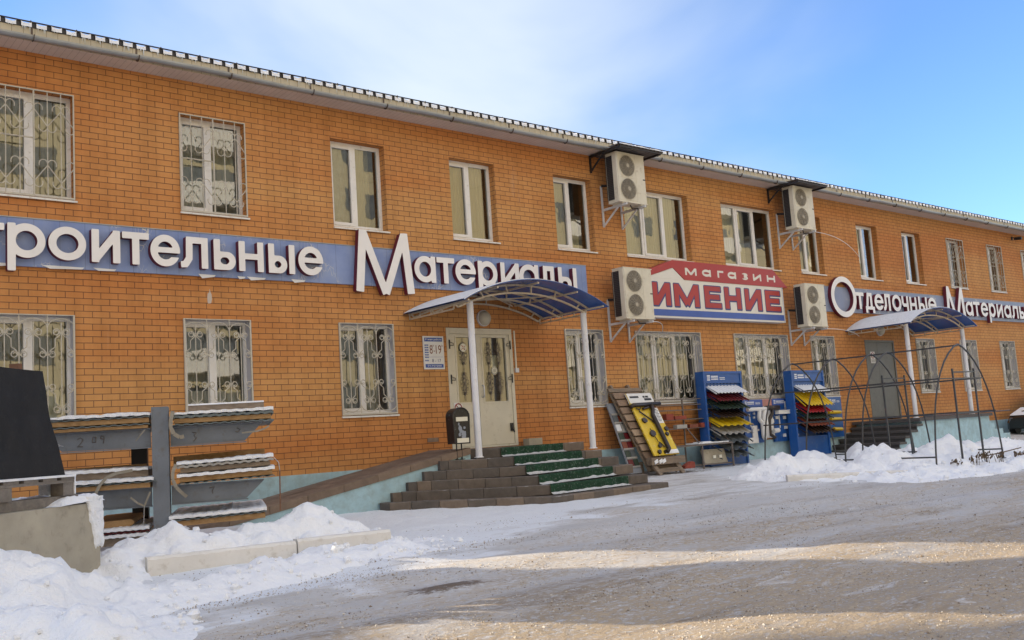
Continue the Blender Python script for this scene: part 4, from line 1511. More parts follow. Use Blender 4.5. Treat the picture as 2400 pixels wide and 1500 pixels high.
blue_sign(1.2, 15.375, 4.700, 5.425, left_letters, 'long faded blue sign reading Строительные Материалы in white letters', [(3.3, 3.62, .02), (4.0, 4.62, .01), (4.75, 5.1, .0), (6.42, 6.72, .03), (7.1, 7.25, .01), (7.27, 7.62, .02), (8.1, 8.38, .02)])
right_letters = [('О', 24.97, 26.28, 4.54, 5.73, .16), ('т', 26.26, 26.69, Z0, Z1 - .02, TT), ('д', 26.75, 27.25, Z0, Z1 - .01, TT), ('е', 27.27, 27.78, Z0, Z1 - .02, TT), ('л', 27.78, 28.18, Z0, Z1, TT),
                 ('о', 28.29, 28.83, Z0, Z1, TT), ('ч', 28.87, 29.27, Z0, Z1 - .02, TT), ('н', 29.35, 29.78, Z0, Z1 - .03, TT), ('ы', 29.90, 30.45, Z0, Z1, TT), ('е', 30.52, 31.05, Z0, Z1, TT),
                 ('М', 31.72, 33.05, 4.56, 5.75, .165), ('а', 33.06, 33.58, Z0, Z1 - .03, TT), ('т', 33.62, 34.10, Z0, Z1 - .02, TT), ('е', 34.17, 34.70, Z0, Z1 - .02, TT), ('р', 34.78, 35.27, Z0, Z1 - .02, TT),
                 ('и', 35.38, 35.85, Z0, Z1 - .04, TT), ('а', 35.96, 36.50, Z0, Z1 - .05, TT), ('л', 36.57, 37.09, Z0, Z1 - .05, TT), ('ы', 37.2, 37.75, Z0, Z1 - .05, TT)]
blue_sign(23.9, 38.2, 4.700, 5.425, right_letters, 'greyish blue sign reading Отделочные Материалы in white letters above the far canopy', [(31.9, 32.6, .01)])

def text_part(parent, name, body, x0, x1, z0, z1, y, mat, bold=0.0, depth=0.004):
    cu = bpy.data.curves.new(name, 'FONT')
    cu.body = body
    cu.offset = bold
    cu.fill_mode = 'FRONT'
    cu.resolution_u = 4
    o = bpy.data.objects.new('tmp_text', cu)
    COL.objects.link(o)
    bpy.context.view_layer.update()
    me = bpy.data.meshes.new_from_object(o.evaluated_get(bpy.context.evaluated_depsgraph_get()))
    bpy.data.objects.remove(o)
    co = np.empty(len(me.vertices) * 3)
    me.vertices.foreach_get('co', co)
    co = co.reshape(-1, 3)
    mn_, mx_ = co.min(0), co.max(0)
    og = ORG[parent]
    nc = np.empty_like(co)
    nc[:, 0] = x0 + (co[:, 0] - mn_[0]) / (mx_[0] - mn_[0]) * (x1 - x0) - og.x
    nc[:, 1] = y - og.y
    nc[:, 2] = z0 + (co[:, 1] - mn_[1]) / (mx_[1] - mn_[1]) * (z1 - z0) - og.z
    me.vertices.foreach_set('co', nc.ravel())
    me.materials.clear()
    me.materials.append(mat)
    me.update()
    me.name = name
    ob = bpy.data.objects.new(name, me)
    COL.objects.link(ob)
    ob.parent = parent
    ORG[ob] = og
    KIDS[ob] = []
    KIDS[parent].append(ob)
    return ob

# red, white and blue lightbox
def red_sign():
    s = thing('shop_sign', (20, 0, 4.3), 'red and white lightbox sign shaped like a house reading магазин ИМЕНИЕ', 'shop sign')
    y = -0.25
    b = MB(); b.box(17.15, 22.45, y, -0.02, 4.30, 5.235)
    b.build('lightbox', M['sign_white'], s)
    r_ = MB()
    r_.prism([(16.62, 5.235), (17.10, 5.235), (18.08, 5.515), (18.49, 5.237), (22.72, 5.237), (22.11, 5.70), (18.09, 5.70)], lambda u, v: (u, y - .012, v), lambda u, v: (u, -0.06, v))
    r_.build('roof_panel', M['sign_red'], s)
    g_ = MB()
    g_.prism([(17.12, 5.236), (18.47, 5.236), (18.08, 5.508)], lambda u, v: (u, y - .002, v), lambda u, v: (u, -0.08, v))
    g_.build('gable_panel', M['sign_white'], s)
    bl = MB(); bl.box(17.16, 22.44, y - .006, y - .001, 4.335, 4.49); bl.build('blue_stripe', M['sign_blue'], s)
    ed = MB()
    ed.box(17.14, 22.47, y - .02, -0.018, 4.285, 4.299)
    ed.box(22.451, 22.465, y - .02, -0.018, 4.30, 5.234)
    ed.build('edge_trim', M['ac_side'], s)
    def flat(name, ch, x0, x1, z0, z1, tk, yy, mat, grow=0.0):
        b = MB()
        lps = contour(ch, x1 - x0, z1 - z0, tk, 0.010, grow)
        ar = lambda l: 0.5 * sum(l[i - 1][0] * l[i][1] - l[i][0] * l[i - 1][1] for i in range(len(l)))
        for o_ in [l for l in lps if ar(l) > 0]:
            xs_ = [p[0] for p in o_]
            hl = [l for l in lps if ar(l) < 0 and min(xs_) < l[0][0] < max(xs_)]
            b.prism(o_, lambda u, v: (x0 + u, yy, z0 + v), lambda u, v: (x0 + u, yy + .0025, z0 + v), hl)
        b.build(name, mat, s)
    for ch, x0, x1 in (('И', 17.30, 17.92), ('М', 18.06, 18.97), ('Е', 19.19, 19.82), ('Н', 19.98, 20.63), ('И', 20.81, 21.50), ('Е', 21.68, 22.33)):
        flat('letter_outline', ch.replace('М', 'M'), x0 + .012, x1 + .012, 4.575, 5.12, .165, y - .0040, M['sign_navy'], .030)
        flat('letter', ch.replace('М', 'M'), x0, x1, 4.585, 5.125, .165, y - .0075, M['sign_red'], 0.0)
    for ch, x0, x1 in (('м', 18.52, 18.95), ('а', 19.16, 19.50), ('г', 19.76, 20.00), ('а', 20.17, 20.51), ('з', 20.75, 21.00), ('и', 21.22, 21.57), ('н', 21.82, 22.18)):
        flat('letter', ch, x0, x1, 5.358, 5.538, .062, y - .0155, M['sign_white'], 0.0)
red_sign()

def hours_sign():
    x0, x1, z0, z1 = 10.86, 11.345, 3.13, 3.775
    s = thing('opening_hours_sign', (11.1, 0, z0), 'white opening hours board with blue bands left of the cream door', 'hours sign')
    b = MB(); b.box(x0, x1, -0.02, -0.002, z0, z1); b.build('plate', M['white_board'], s)
    y = -0.023
    bl = MB()
    bl.box(x0 + .03, x1 - .03, y, -.0205, z1 - .105, z1 - .03)
    bl.box(x0 + .03, x1 - .03, y, -.0205, z0 + .03, z0 + .10)
    for k in range(6):
        bl.box(x0 + .03, x0 + .115, y, -.0205, z1 - .165 - k * .047 - .026, z1 - .165 - k * .047)
    bl.box(x0 + .03, x0 + .11, y, -.0205, z0 + .155, z0 + .18)
    bl.build('blue_band', M['sign_blue'], s)
    text_part(s, 'lettering', 'Режим работы', x0 + .05, x1 - .05, z1 - .092, z1 - .045, y - .003, M['white_print'], .01)
    text_part(s, 'lettering', 'без перерыва', x0 + .08, x1 - .08, z0 + .042, z0 + .088, y - .003, M['white_print'], .01)
    text_part(s, 'numerals', '8', x0 + .145, x0 + .215, z0 + .30, z0 + .47, y, M['sh_rust'], 0.0)
    text_part(s, 'numerals', '-', x0 + .235, x0 + .27, z0 + .345, z0 + .36, y, M['sh_rust'], 0.0)
    text_part(s, 'numerals', '19', x0 + .29, x0 + .42, z0 + .30, z0 + .47, y, M['sh_rust'], 0.0)
    text_part(s, 'numerals', '00', x0 + .215, x0 + .25, z0 + .44, z0 + .475, y, M['sh_rust'], 0.0)
    text_part(s, 'numerals', '00', x0 + .425, x0 + .46, z0 + .44, z0 + .475, y, M['sh_rust'], 0.0)
    text_part(s, 'numerals', '8 - 17', x0 + .19, x0 + .40, z0 + .135, z0 + .20, y, M['sign_navy'], 0.0)
    for k, d in enumerate(('пн', 'вт', 'ср', 'чт', 'пт', 'сб')):
        text_part(s, 'lettering', d, x0 + .05, x0 + .095, z1 - .165 - k * .047 - .020, z1 - .165 - k * .047 - .006, y - .003, M['white_print'], .0)
    text_part(s, 'lettering', 'вс', x0 + .05, x0 + .09, z0 + .160, z0 + .175, y - .003, M['white_print'], .0)
    ln = MB(); ln.box(x0 + .03, x1 - .03, y, -.0205, z0 + .235, z0 + .239); ln.build('rule', M['sign_blue'], s)
hours_sign()

# ------------------------------------------------------------------ air conditioners
def make_ac(x, zb, label):
    t = thing('air_conditioner', (x, 0, zb), label, 'air conditioner', 'outdoor air conditioning units on the facade')
    w, h, d = 0.93, 1.12, 0.34
    yf, yb = -0.70, -0.36
    X = x
    b = MB()
    e = 0.022                                              # small chamfer round the front
    prof = [(X, yb), (X, yf + e), (X + e, yf), (X + w - e, yf), (X + w, yf + e), (X + w, yb)]
    b.prism(prof, lambda u, v: (u, v, zb), lambda u, v: (u, v, zb + h))
    b.box(X - .006, X + w + .006, yf - .006, yb + .004, zb + h, zb + h + .018)
    b.box(X - .004, X + w + .004, yf - .004, yb + .004, zb - .022, zb - .0005)
    for fx in (X + .12, X + w - .2):
        b.box(fx, fx + .07, yf + .03, yb, zb - .05, zb - .022)
    b.build('casing', M['ac_case'], t)
    s = MB()
    s.box(X - .006, X - .001, yb + .02, yb - .0, zb + .06, zb + h - .06)
    s.box(X - .008, X - .001, yf + .14, yb - .015, zb + .05, zb + h - .05)
    s.build('side_grille', M['ac_dark'], t)
    p = MB()
    p.box(X + .02, X + .60, yf - .006, yf - .001, zb + .03, zb + h - .03)
    p.box(X + .02, X + .62, yf - .012, yf - .006, zb + h / 2 - .008, zb + h / 2 + .008)
    p.box(X + .60, X + .605, yf - .010, yf - .001, zb + .02, zb + h - .02)
    p.build('front_panel', M['ac_case'], t)
    for fz in (zb + .29, zb + .83):
        cx = X + .315
        f = MB()
        f.lathe((cx, yf - .0065, fz), [(0.0, 0.0), (0.232, 0.0), (0.232, 0.006)], 32, (0, -1, 0))
        fan = f.build('fan_opening', M['ac_hole'], t)
        g = MB()
        for r_ in (0.235, 0.205, 0.178, 0.15, 0.122, 0.094, 0.066):
            g.tube([(cx + r_ * math.cos(a), yf - .026 - .02 * (1 - r_ / .235), fz + r_ * math.sin(a)) for a in [k * 2 * math.pi / 28 for k in range(28)]], 0.0045 if r_ < .23 else .009, 4, closed=True)
        for k in range(16):
            a = k * math.pi / 8
            g.bar((cx + .05 * math.cos(a), yf - .043, fz + .05 * math.sin(a)), (cx + .235 * math.cos(a), yf - .025, fz + .235 * math.sin(a)), .006, .004)
        for k in range(-5, 6):
            hh = math.sqrt(max(0, .23 ** 2 - (k * .04) ** 2))
            g.bar((cx + k * .04, yf - .034, fz - hh), (cx + k * .04, yf - .034, fz + hh), .006, .004)
        g.lathe((cx, yf - .04, fz), [(0.0, .012), (.045, .010), (.055, 0)], 14, (0, -1, 0))
        g.build('fan_guard', M['ac_grille'], fan, recalc=False)
    bd = MB(); bd.box(X + w - .10, X + w - .02, yf - .004, yf - .001, zb + .55, zb + .575); bd.build('badge', M['black'], t)
    for bx in (X + .12, X + w - .19):
        k = MB()
        k.box(bx, bx + .045, -.03, -.002, zb - .47, zb + .50)
        k.box(bx, bx + .045, -.78, -.03, zb - .10, zb - .052)
        k.bar((bx + .022, -.03, zb - .44), (bx + .022, -.50, zb - .10), .035, .03)
        k.build('wall_bracket', M['bracket'], t)
    pp = MB()
    pp.tube([(X + .25, yb + .0, zb + .45), (X + .2, -.18, zb + .48), (X + .15, -.03, zb + .5)], .03, 7)
    pp.build('pipe', M['black'], t)
    pp = MB()
    pp.tube([(X + .5, yf + .15, zb - .03), (X + .62, yf + .2, zb - .10), (X + .8, yf + .1, zb - .09), (X + w, yf + .05, zb - .04)], .014, 6)
    pp.build('cable', M['black'], t)
    return t
A1 = make_ac(15.95, 6.845, 'cream twin-fan air conditioner under the first sheet hood at the eaves')
def ac_copy(x, z, label):
    c = copy_tree(A1, None, (x, 0, z))
    c['label'] = label
    return c
ac_copy(15.88, 4.185, 'cream twin-fan air conditioner on the wall between the arched blue canopy and the red sign')
ac_copy(22.77, 6.845, 'cream twin-fan air conditioner under the far sheet hood at the eaves')
ac_copy(22.86, 4.17, 'cream twin-fan air conditioner right of the red sign beside the big letter О')

def hood(x0, label):
    t = thing('rain_hood', (x0, 0, 8.08), label, 'rain hood', 'sheet metal hoods over air conditioners')
    w = 1.45
    b = MB()
    n = 44
    vs = []
    for i in range(n + 1):
        xx = x0 + w * i / n
        dz = 0.012 if (i // 2) % 2 else 0.0
        vs += [(xx, -.02, 8.018 + dz), (xx, -1.02, 8.036 + dz), (xx, -.02, 8.014 + dz), (xx, -1.02, 8.030 + dz)]
    fs = []
    for i in range(n):
        a = 4 * i
        fs += [(a, a + 4, a + 5, a + 1), (a + 2, a + 3, a + 7, a + 6), (a + 1, a + 5, a + 7, a + 3)]
    b.add(vs, fs)
    b.build('hood_sheet', M['hood'], t, recalc=False)
    s = MB()
    for i in range(18):
        xa = x0 + w * i / 18
        s.add([(xa, -1.025, 8.048), (xa + w / 18, -1.025, 8.048), (xa + w / 18, -1.015, 8.070 + .008 * math.sin(i)), (xa, -1.015, 8.070 + .008 * math.sin(i - 1)), (xa, -.62, 8.075), (xa + w / 18, -.62, 8.075)],
              [(0, 1, 2, 3), (3, 2, 5, 4)])
    s.build('snow_layer', M['snow'], t, recalc=False)
    k = MB()
    for xx in (x0 + .02, x0 + w - .10):
        k.box(xx, xx + .04, -.04, -.002, 7.62, 8.012)
        k.box(xx, xx + .04, -.99, -.04, 7.972, 8.012)
        k.bar((xx + .02, -.03, 7.66), (xx + .02, -.46, 7.98), .035, .03)
    k.box(x0 + .02, x0 + w - .06, -1.0, -.975, 7.985, 8.026)
    k.build('hood_bracket', M['black_steel'], t)
hood(15.76, 'dark ribbed sheet hood over the upper air conditioner nearer the middle of the shop')
hood(22.56, 'dark ribbed sheet hood over the upper air conditioner farther along the eaves')
def hose(pts, label):
    b = MB(); b.tube(pts, .009, 6)
    return tag(b.build('drain_hose', M['pipe_white'], None, smooth=True, loc=pts[0]), label, 'drain hose', 'drain hoses from the air conditioners')
def arc3(p, q, r_, n=10):
    return [tuple(Vector(p) * (1 - t) ** 2 + Vector(q) * 2 * t * (1 - t) + Vector(r_) * t * t) for t in [i / n for i in range(n + 1)]]
hose(arc3((16.85, -.5, 4.13), (17.5, -.4, 4.22), (17.75, -.05, 3.98)), 'thin white drain hose curving down below the red lightbox sign')
hose(arc3((23.75, -.5, 6.83), (25.6, -.35, 6.95), (26.9, -.03, 6.42)), 'thin white drain hose reaching from the upper far air conditioner along the wall')
hose(arc3((23.78, -.5, 4.12), (25.1, -.6, 4.15), (26.05, -.25, 3.98)), 'thin white drain hose sagging towards the far canopy')

# ------------------------------------------------------------------ canopies
def canopy(x0, x1, yfront, zeave, zpeak, posts, zpost, yp, label):
    t = thing('entrance_canopy', ((x0 + x1) / 2, yp, zpost), label, 'canopy', 'arched blue canopies over the doors')
    cx, hw = (x0 + x1) / 2, (x1 - x0) / 2
    rise = zpeak - zeave
    def arch(u, dz=0.0, k=1.0):
        """height of the vault at u in -1..1"""
        Rr = (hw * hw + rise * rise) / (2 * rise)
        return zeave + math.sqrt(Rr * Rr - (u * hw) ** 2) - (Rr - rise) + dz
    n = 26
    b = MB()
    vs = []
    for i in range(n + 1):
        u = -1 + 2 * i / n
        vs += [(cx + u * hw, -.01, arch(u)), (cx + u * hw, yfront, arch(u)), (cx + u * hw, -.01, arch(u) - .012), (cx + u * hw, yfront, arch(u) - .012)]
    fs = []
    for i in range(n):
        a = 4 * i
        fs += [(a, a + 4, a + 5, a + 1), (a + 2, a + 3, a + 7, a + 6), (a + 1, a + 5, a + 7, a + 3)]
    b.add(vs, fs)
    b.build('roof_sheet', M['canopy_blue'], t, recalc=False, smooth=False)
    s = MB()                                               # thin frost of snow on the sunless side of the vault
    vs = []
    kmax = 17
    for i in range(kmax + 1):
        u = -1 + 2 * i / n
        th = 0.016 * (1 - (i / kmax) ** 3) + .0015
        vs += [(cx + u * hw, -.02, arch(u) + th), (cx + u * hw, yfront - .004, arch(u) + th), (cx + u * hw, yfront - .004, arch(u) + .0005)]
    fs = []
    for i in range(kmax):
        a = 3 * i
        fs += [(a, a + 3, a + 4, a + 1), (a + 1, a + 4, a + 5, a + 2)]
    s.add(vs, fs)
    s.build('snow_layer', M['ice_snow'], t, recalc=False)
    for fy in (-.06, yp * .5, yp - .04):
        f = MB()
        def pt(u, dz):
            return (cx + u * hw * .94, fy, arch(u * .94, dz))
        nseg = 16
        top = [pt(-1 + 2 * i / nseg, -.035) for i in range(nseg + 1)]
        bot = [pt((-1 + 2 * i / nseg) * .93, -.035 - .155 * (1.0 - .12 * abs(-1 + 2 * i / nseg))) for i in range(nseg + 1)]
        for i in range(nseg):
            f.bar(top[i], top[i + 1], .032, .032)
            f.bar(bot[i], bot[i + 1], .032, .032)
        for i in range(0, nseg + 1, 3):
            f.bar(top[i], bot[i], .024, .024, (1, 0, 0))
        f.bar(top[-1], bot[-1], .024, .024, (1, 0, 0))
        f.build('truss', M['canopy_frame'], t)
    f = MB()
    for u in (-.93, -.55, 0.0, .55, .93):
        z = arch(u, -.062)
        f.bar((cx + u * hw, -.02, z), (cx + u * hw, yfront + .03, z), .03, .03)
    f.bar((cx - .5 * hw, -.05, arch(-.5, -.09)), (cx + .5 * hw, yp, arch(.5, -.09)), .02, .02)
    f.bar((cx + .5 * hw, -.05, arch(.5, -.095)), (cx - .5 * hw, yp, arch(-.5, -.095)), .02, .02)
    for s_ in (-1, 1):
        zz = arch(s_ * .93, -.06) - .10
        f.bar((cx + s_ * .92 * hw, -.02, zz), (cx + s_ * .92 * hw, yp, zz), .026, .026)
        for k in range(5):
            yy = yp * k / 4
            f.bar((cx + s_ * .92 * hw, yy - .02, zz), (cx + s_ * .92 * hw, yy - .02, arch(s_ * .93, -.06)), .02, .02, (1, 0, 0))
    f.build('purlin', M['canopy_frame'], t)
    for px in posts:
        p = MB()
        p.lathe((px, yp, zpost), [(0.0, 0.0), (.085, 0.0), (.085, .012), (.062, .02), (.062, arch((px - cx) / hw, -.17) - zpost), (0, arch((px - cx) / hw, -.17) - zpost)], 18)
        p.build('post', M['white_post'], t, smooth=False)
    return t
canopy(10.44, 14.05, -1.95, 4.185, 4.635, (10.97, 13.84), 1.40, -1.42, 'arched blue canopy on white posts over the stepped entrance with green mats')
canopy(25.74, 29.72, -2.0, 4.14, 4.635, (26.2, 29.5), 1.53, -1.62, 'arched blue canopy on white posts over the grey steel door')

# ------------------------------------------------------------------ entrance steps
STEP = [  # left end, corner, right end of each tread edge (x, y, z), top tread first
    [(10.92, -1.00, 1.565), (11.60, -1.25, 1.535), (13.87, -1.13, 1.545)],
    [(10.31, -1.36, 1.390), (11.53, -1.70, 1.370), (13.99, -1.50, 1.372)],
    [(9.97, -1.36, 1.230), (11.50, -2.05, 1.200), (14.06, -1.88, 1.225)],
    [(9.63, -1.36, 1.080), (11.48, -2.40, 1.022), (14.09, -2.22, 1.060)],
    [(9.31, -1.36, 0.930), (11.43, -2.75, 0.862), (14.16, -2.52, 0.862)],
    [(8.98, -1.36, 0.780), (11.15, -3.10, 0.692), (14.28, -2.92, 0.690)]]

stairs = thing('entrance_steps', (11.9, -1.5, 0.65), 'wide brown curb-block steps fanning out below the cream door', 'steps')
def build_steps():
    rr = random.Random(11)
    for i, (L, C_, R_) in enumerate(STEP):
        b = MB()
        nxtz = [p[2] for p in STEP[i + 1]] if i < 5 else [0.55, 0.45, 0.5]
        pl = [Vector(L), Vector(C_), Vector(R_), Vector((R_[0] - .02, -0.05, R_[2]))]
        if i < 5:
            start = Vector((L[0] - .02, L[1] + .28, L[2]))
        else:
            start = Vector((L[0] - .16, L[1] + .02, L[2]))
        if i == 5:
            pl = [Vector((8.86, -1.38, .785)), Vector((8.90, -1.62, .780)), Vector((9.20, -1.80, .775))] + pl[1:]
        else:
            d0 = (pl[1] - pl[0]).normalized()
            pl = [pl[0] + Vector((-.02, .10, 0)), pl[0] + Vector((-.03, -.06, 0)), pl[0] + d0 * .22 + Vector((.0, -.05, 0))] + pl[1:]
        zlow = [min(nxtz) - .10] * 9
        for k in range(len(pl) - 1):
            p, q = pl[k], pl[k + 1]
            d = q - p
            Ls = d.length
            if Ls < .04: continue
            nb = max(1, int(round(Ls / .52)))
            u = d / Ls
            nrm = Vector((u.y, -u.x, 0)).normalized()
            if nrm.y > 0 and k < len(pl) - 2: nrm = -nrm
            inn = -nrm * .17
            for m in range(nb):
                g = .004
                a = p + u * (Ls * m / nb + g)
                c = p + u * (Ls * (m + 1) / nb - g)
                b.t = rr.choice([.05, .1, .25, .3, .5, .9]) if k < 3 else rr.choice([.3, .7, .85, .95, .2, 1.0])
                if abs(b.t - .5) < 1e-6: b.t = .51
                jz = rr.uniform(-.004, .004)
                j = nrm * rr.uniform(-.004, .006)
                zb = min(a.z, c.z) - (.16 if i < 5 else .30)
                ch = .012
                prof0 = [a + j + inn, a + j - nrm * ch, a + j - Vector((0, 0, ch)), Vector((a.x, a.y, zb)) + j, Vector((a.x, a.y, zb)) + j + inn]
                prof1 = [c + j + inn, c + j - nrm * ch, c + j - Vector((0, 0, ch)), Vector((c.x, c.y, zb)) + j, Vector((c.x, c.y, zb)) + j + inn]
                vs = [v + Vector((0, 0, jz)) for v in prof0 + prof1]
                b.add(vs, [(0, 1, 6, 5), (1, 2, 7, 6), (2, 3, 8, 7), (0, 5, 9, 4), (4, 3, 2, 1, 0), (5, 6, 7, 8, 9)])
        b.t = .35
        inner = [v + Vector((0, 0.09, -.006)) for v in pl[:-1]]
        back = [Vector((R_[0] - .06, -0.04, R_[2] - .006)), Vector((max(L[0], 10.4) if i else 11.0, -0.04, L[2] - .006))]
        top = inner + back
        cen = Vector((12.2, -.6, (L[2] + R_[2]) / 2 - .006))
        vs = top + [cen]
        b.add(vs, [(k, (k + 1) % len(top), len(top)) for k in range(len(top))])
        b.build('step', M['step'], stairs)
build_steps()

def build_mats():
    for i in range(5):
        L, C_, R_ = STEP[i]
        rr = random.Random(20 + i)
        c, r_ = Vector(C_), Vector(R_)
        u = (r_ - c)
        Ls = u.length
        u /= Ls
        e = c + u * (Ls - .62)
        nrm = Vector((u.y, -u.x, 0)).normalized()
        if nrm.y > 0: nrm = -nrm
        t = .016
        nseg = 30
        b = MB()
        vs = []
        for k in range(nseg + 1):
            p = c + (e - c) * k / nseg
            sag = rr.uniform(-.004, .004)
            zb = p.z - .148 + rr.uniform(-.012, .006)
            o = nrm * (t + sag + .006)
            back_ = p - nrm * (.06 + rr.uniform(-.012, .02)) + Vector((0, 0, .010))
            vs += [back_, p + o * .55 + Vector((0, 0, .011)), p + o + Vector((0, 0, -.012)), Vector((p.x, p.y, zb)) + o]
        fs = []
        for k in range(nseg):
            a = 4 * k
            fs += [(a, a + 1, a + 5, a + 4), (a + 1, a + 2, a + 6, a + 5), (a + 2, a + 3, a + 7, a + 6)]
        b.add(vs, fs)
        o = b.build('step_mat', M['mat_green'], None, loc=c, recalc=False)
        o['group'] = 'green mats on the entrance steps'
        o['category'] = 'step mat'
        o['label'] = ('green carpet mat on the edge of the top landing by the cream door', 'green carpet mat on the step just below the landing', 'green carpet mat on the middle step of the flight',
                      'green carpet mat on the second step up from the bottom kerb step', 'green carpet mat lowest on the flight, above the bare bottom step')[i]
        s = MB()                                            # ragged ridge of trodden ice along the foot of the mat
        vs = []
        if i < 5:
            for k in range(61):
                p = c + (e - c) * k / 60
                hgt = max(0, .018 + .022 * frac(p.x * 5, i * 3.7, 0, 4) )
                z = p.z - .150
                vs += [(p.x + nrm.x * .025, p.y + nrm.y * .025, z + hgt + .006), (p.x + nrm.x * .05, p.y + nrm.y * .05, z + hgt * .6), (p.x + nrm.x * (.07 + .1 * rr.random()), p.y + nrm.y * (.07 + .06 * rr.random()), z - .006)]
            s.add(vs, [(3 * k + j, 3 * k + j + 1, 3 * k + 4 + j, 3 * k + 3 + j) for k in range(60) for j in range(2)])
            s.build('ice_crust', M['dirty_ice'], stairs, recalc=False)
build_mats()

# landing slab under the door
b = MB(); b.box(10.85, 13.9, -1.0, -.04, .5, 1.52); b.t = .3; b.build('landing_core', M['step'], stairs)

# ramp along the wall
ramp = thing('access_ramp', (8.5, -.65, .7), 'brown paved ramp with a pale blue side wall rising along the shop to the steps', 'ramp')
def rz(x):
    return 1.459 + (x - 10.09) * .1740
def build_ramp():
    yo = -1.32
    rr = random.Random(5)
    w = MB()
    xa, xb = 5.6, 10.85
    w.add([(xa, yo, .3), (xb, yo, .3), (xb, yo, rz(xb) - .12), (xa, yo, rz(xa) - .12), (xa, yo + .12, .3), (xb, yo + .12, .3), (xb, yo + .12, rz(xb) - .12), (xa, yo + .12, rz(xa) - .12)],
          [(0, 1, 2, 3), (5, 4, 7, 6), (3, 2, 6, 7), (1, 5, 6, 2), (4, 0, 3, 7)])
    w.build('side_wall', M['plinth'], ramp)
    s = MB()
    s.add([(xa, yo + .16, rz(xa) - .025), (xb, yo + .16, rz(xb) - .025), (xb, -.04, rz(xb) - .02), (xa, -.04, rz(xa) - .02)], [(0, 1, 2, 3)])
    n = 17
    for k in range(n):                                      # transverse rows of pavers
        u0, u1 = xa + (xb - xa) * k / n + .004, xa + (xb - xa) * (k + 1) / n - .004
        for m in range(4):
            y0, y1 = yo + .17 + m * .275, yo + .17 + (m + 1) * .275 - .006
            s.t = rr.choice([.1, .3, .6, .8])
            dz = rr.uniform(-.004, .003)
            s.add([(u0, y0, rz(u0) - .010 + dz), (u1, y0, rz(u1) - .010 + dz), (u1, y1, rz(u1) - .010 + dz), (u0, y1, rz(u0) - .010 + dz)], [(0, 1, 2, 3)])
    s.t = .5
    s.build('paving', M['paver'], ramp, recalc=False)
    c = MB()
    n = 8
    for k in range(n):                                      # curb blocks along the outer edge
        u0, u1 = xa + (xb - xa) * k / n + .004, xa + (xb - xa) * (k + 1) / n - .004
        c.t = rr.choice([.2, .45, .7, .9])
        z0, z1 = rz(u0), rz(u1)
        c.add([(u0, yo - .02, z0 - .119), (u1, yo - .02, z1 - .119), (u1, yo - .02, z1), (u0, yo - .02, z0), (u0, yo + .16, z0 - .119), (u1, yo + .16, z1 - .119), (u1, yo + .16, z1), (u0, yo + .16, z0)],
              [(0, 1, 2, 3), (5, 4, 7, 6), (3, 2, 6, 7), (0, 4, 5, 1), (1, 5, 6, 2), (4, 0, 3, 7)])
    c.t = .5
    c.build('curb', M['paver'], ramp)
build_ramp()

b = MB()
b.box(13.14, 13.50, -.30, -.12, 1.545, 1.68)
tag(b.build('paving_block', M['concrete'], None, loc=(13.3, -.2, 1.545)), 'loose grey concrete block on the landing right of the cream door', 'block')

# litter bin on the second tread
def litter_bin():
    x, y, z = 10.60, -1.33, 1.392
    t = thing('litter_bin', (x, y, z), 'black round-topped litter bin with cream strips on two legs beside the ramp', 'litter bin')
    w, d = .36, .22
    z0, z1 = z + .28, z + .76
    arc = [(x + w / 2 * math.cos(a), z1 + .155 * math.sin(a)) for a in [math.pi * k / 12 for k in range(13)]]
    poly = [(x - w / 2 + .015, z0), (x + w / 2 - .015, z0)] + arc
    b = MB()
    b.prism(poly, lambda u, v: (u, y - d / 2, v), lambda u, v: (u, y + d / 2, v))
    b.build('bucket', M['bin_black'], t)
    r_ = MB()
    edge = [(px, pz) for px, pz in poly]
    r_.tube([(px, y - d / 2 - .004, pz) for px, pz in edge], .011, 5, closed=True)
    r_.build('rim', M['bin_black'], t)
    s = MB()
    s.box(x - .115, x + .14, y - d / 2 - .008, y - d / 2 - .001, z1 - .085, z1 - .01)
    s.build('cream_strip', M['bin_strip'], t)
    s = MB()
    s.box(x - .115, x + .145, y - d / 2 - .008, y - d / 2 - .001, z0 + .015, z0 + .095)
    s.build('cream_strip', M['bin_strip'], t)
    p = MB()
    rr = random.Random(4)
    for (px, pz, a, c) in ((-.03, .32, .05, .07), (.04, .24, .06, .06), (-.05, .22, .035, .05), (.02, .17, .04, .04), (-.06, .40, .02, .03), (.06, .34, .03, .03), (-.01, .27, .06, .03), (.06, .19, .025, .05)):
        pts = [(x + px + a * (.6 + .5 * rr.random()) * math.cos(q), z0 - .06 + pz + c * (.6 + .5 * rr.random()) * math.sin(q)) for q in [k * math.pi / 5 for k in range(10)]]
        p.prism(pts, lambda u, v: (u, y - d / 2 - .004 - .001 * px, v), lambda u, v: (u, y - d / 2 - .001, v))
    p.build('torn_poster', M['sample'], t)
    for s_ in (-1, 1):
        l = MB()
        l.tube([(x + s_ * .055, y, z0 + .01), (x + s_ * .055, y, z + .01)], .013, 6)
        l.obox((x + s_ * .055, y, z + .006), (.035, 0, 0), (0, .05, 0), (0, 0, .006))
        l.build('leg', M['bin_black'], t)
litter_bin()

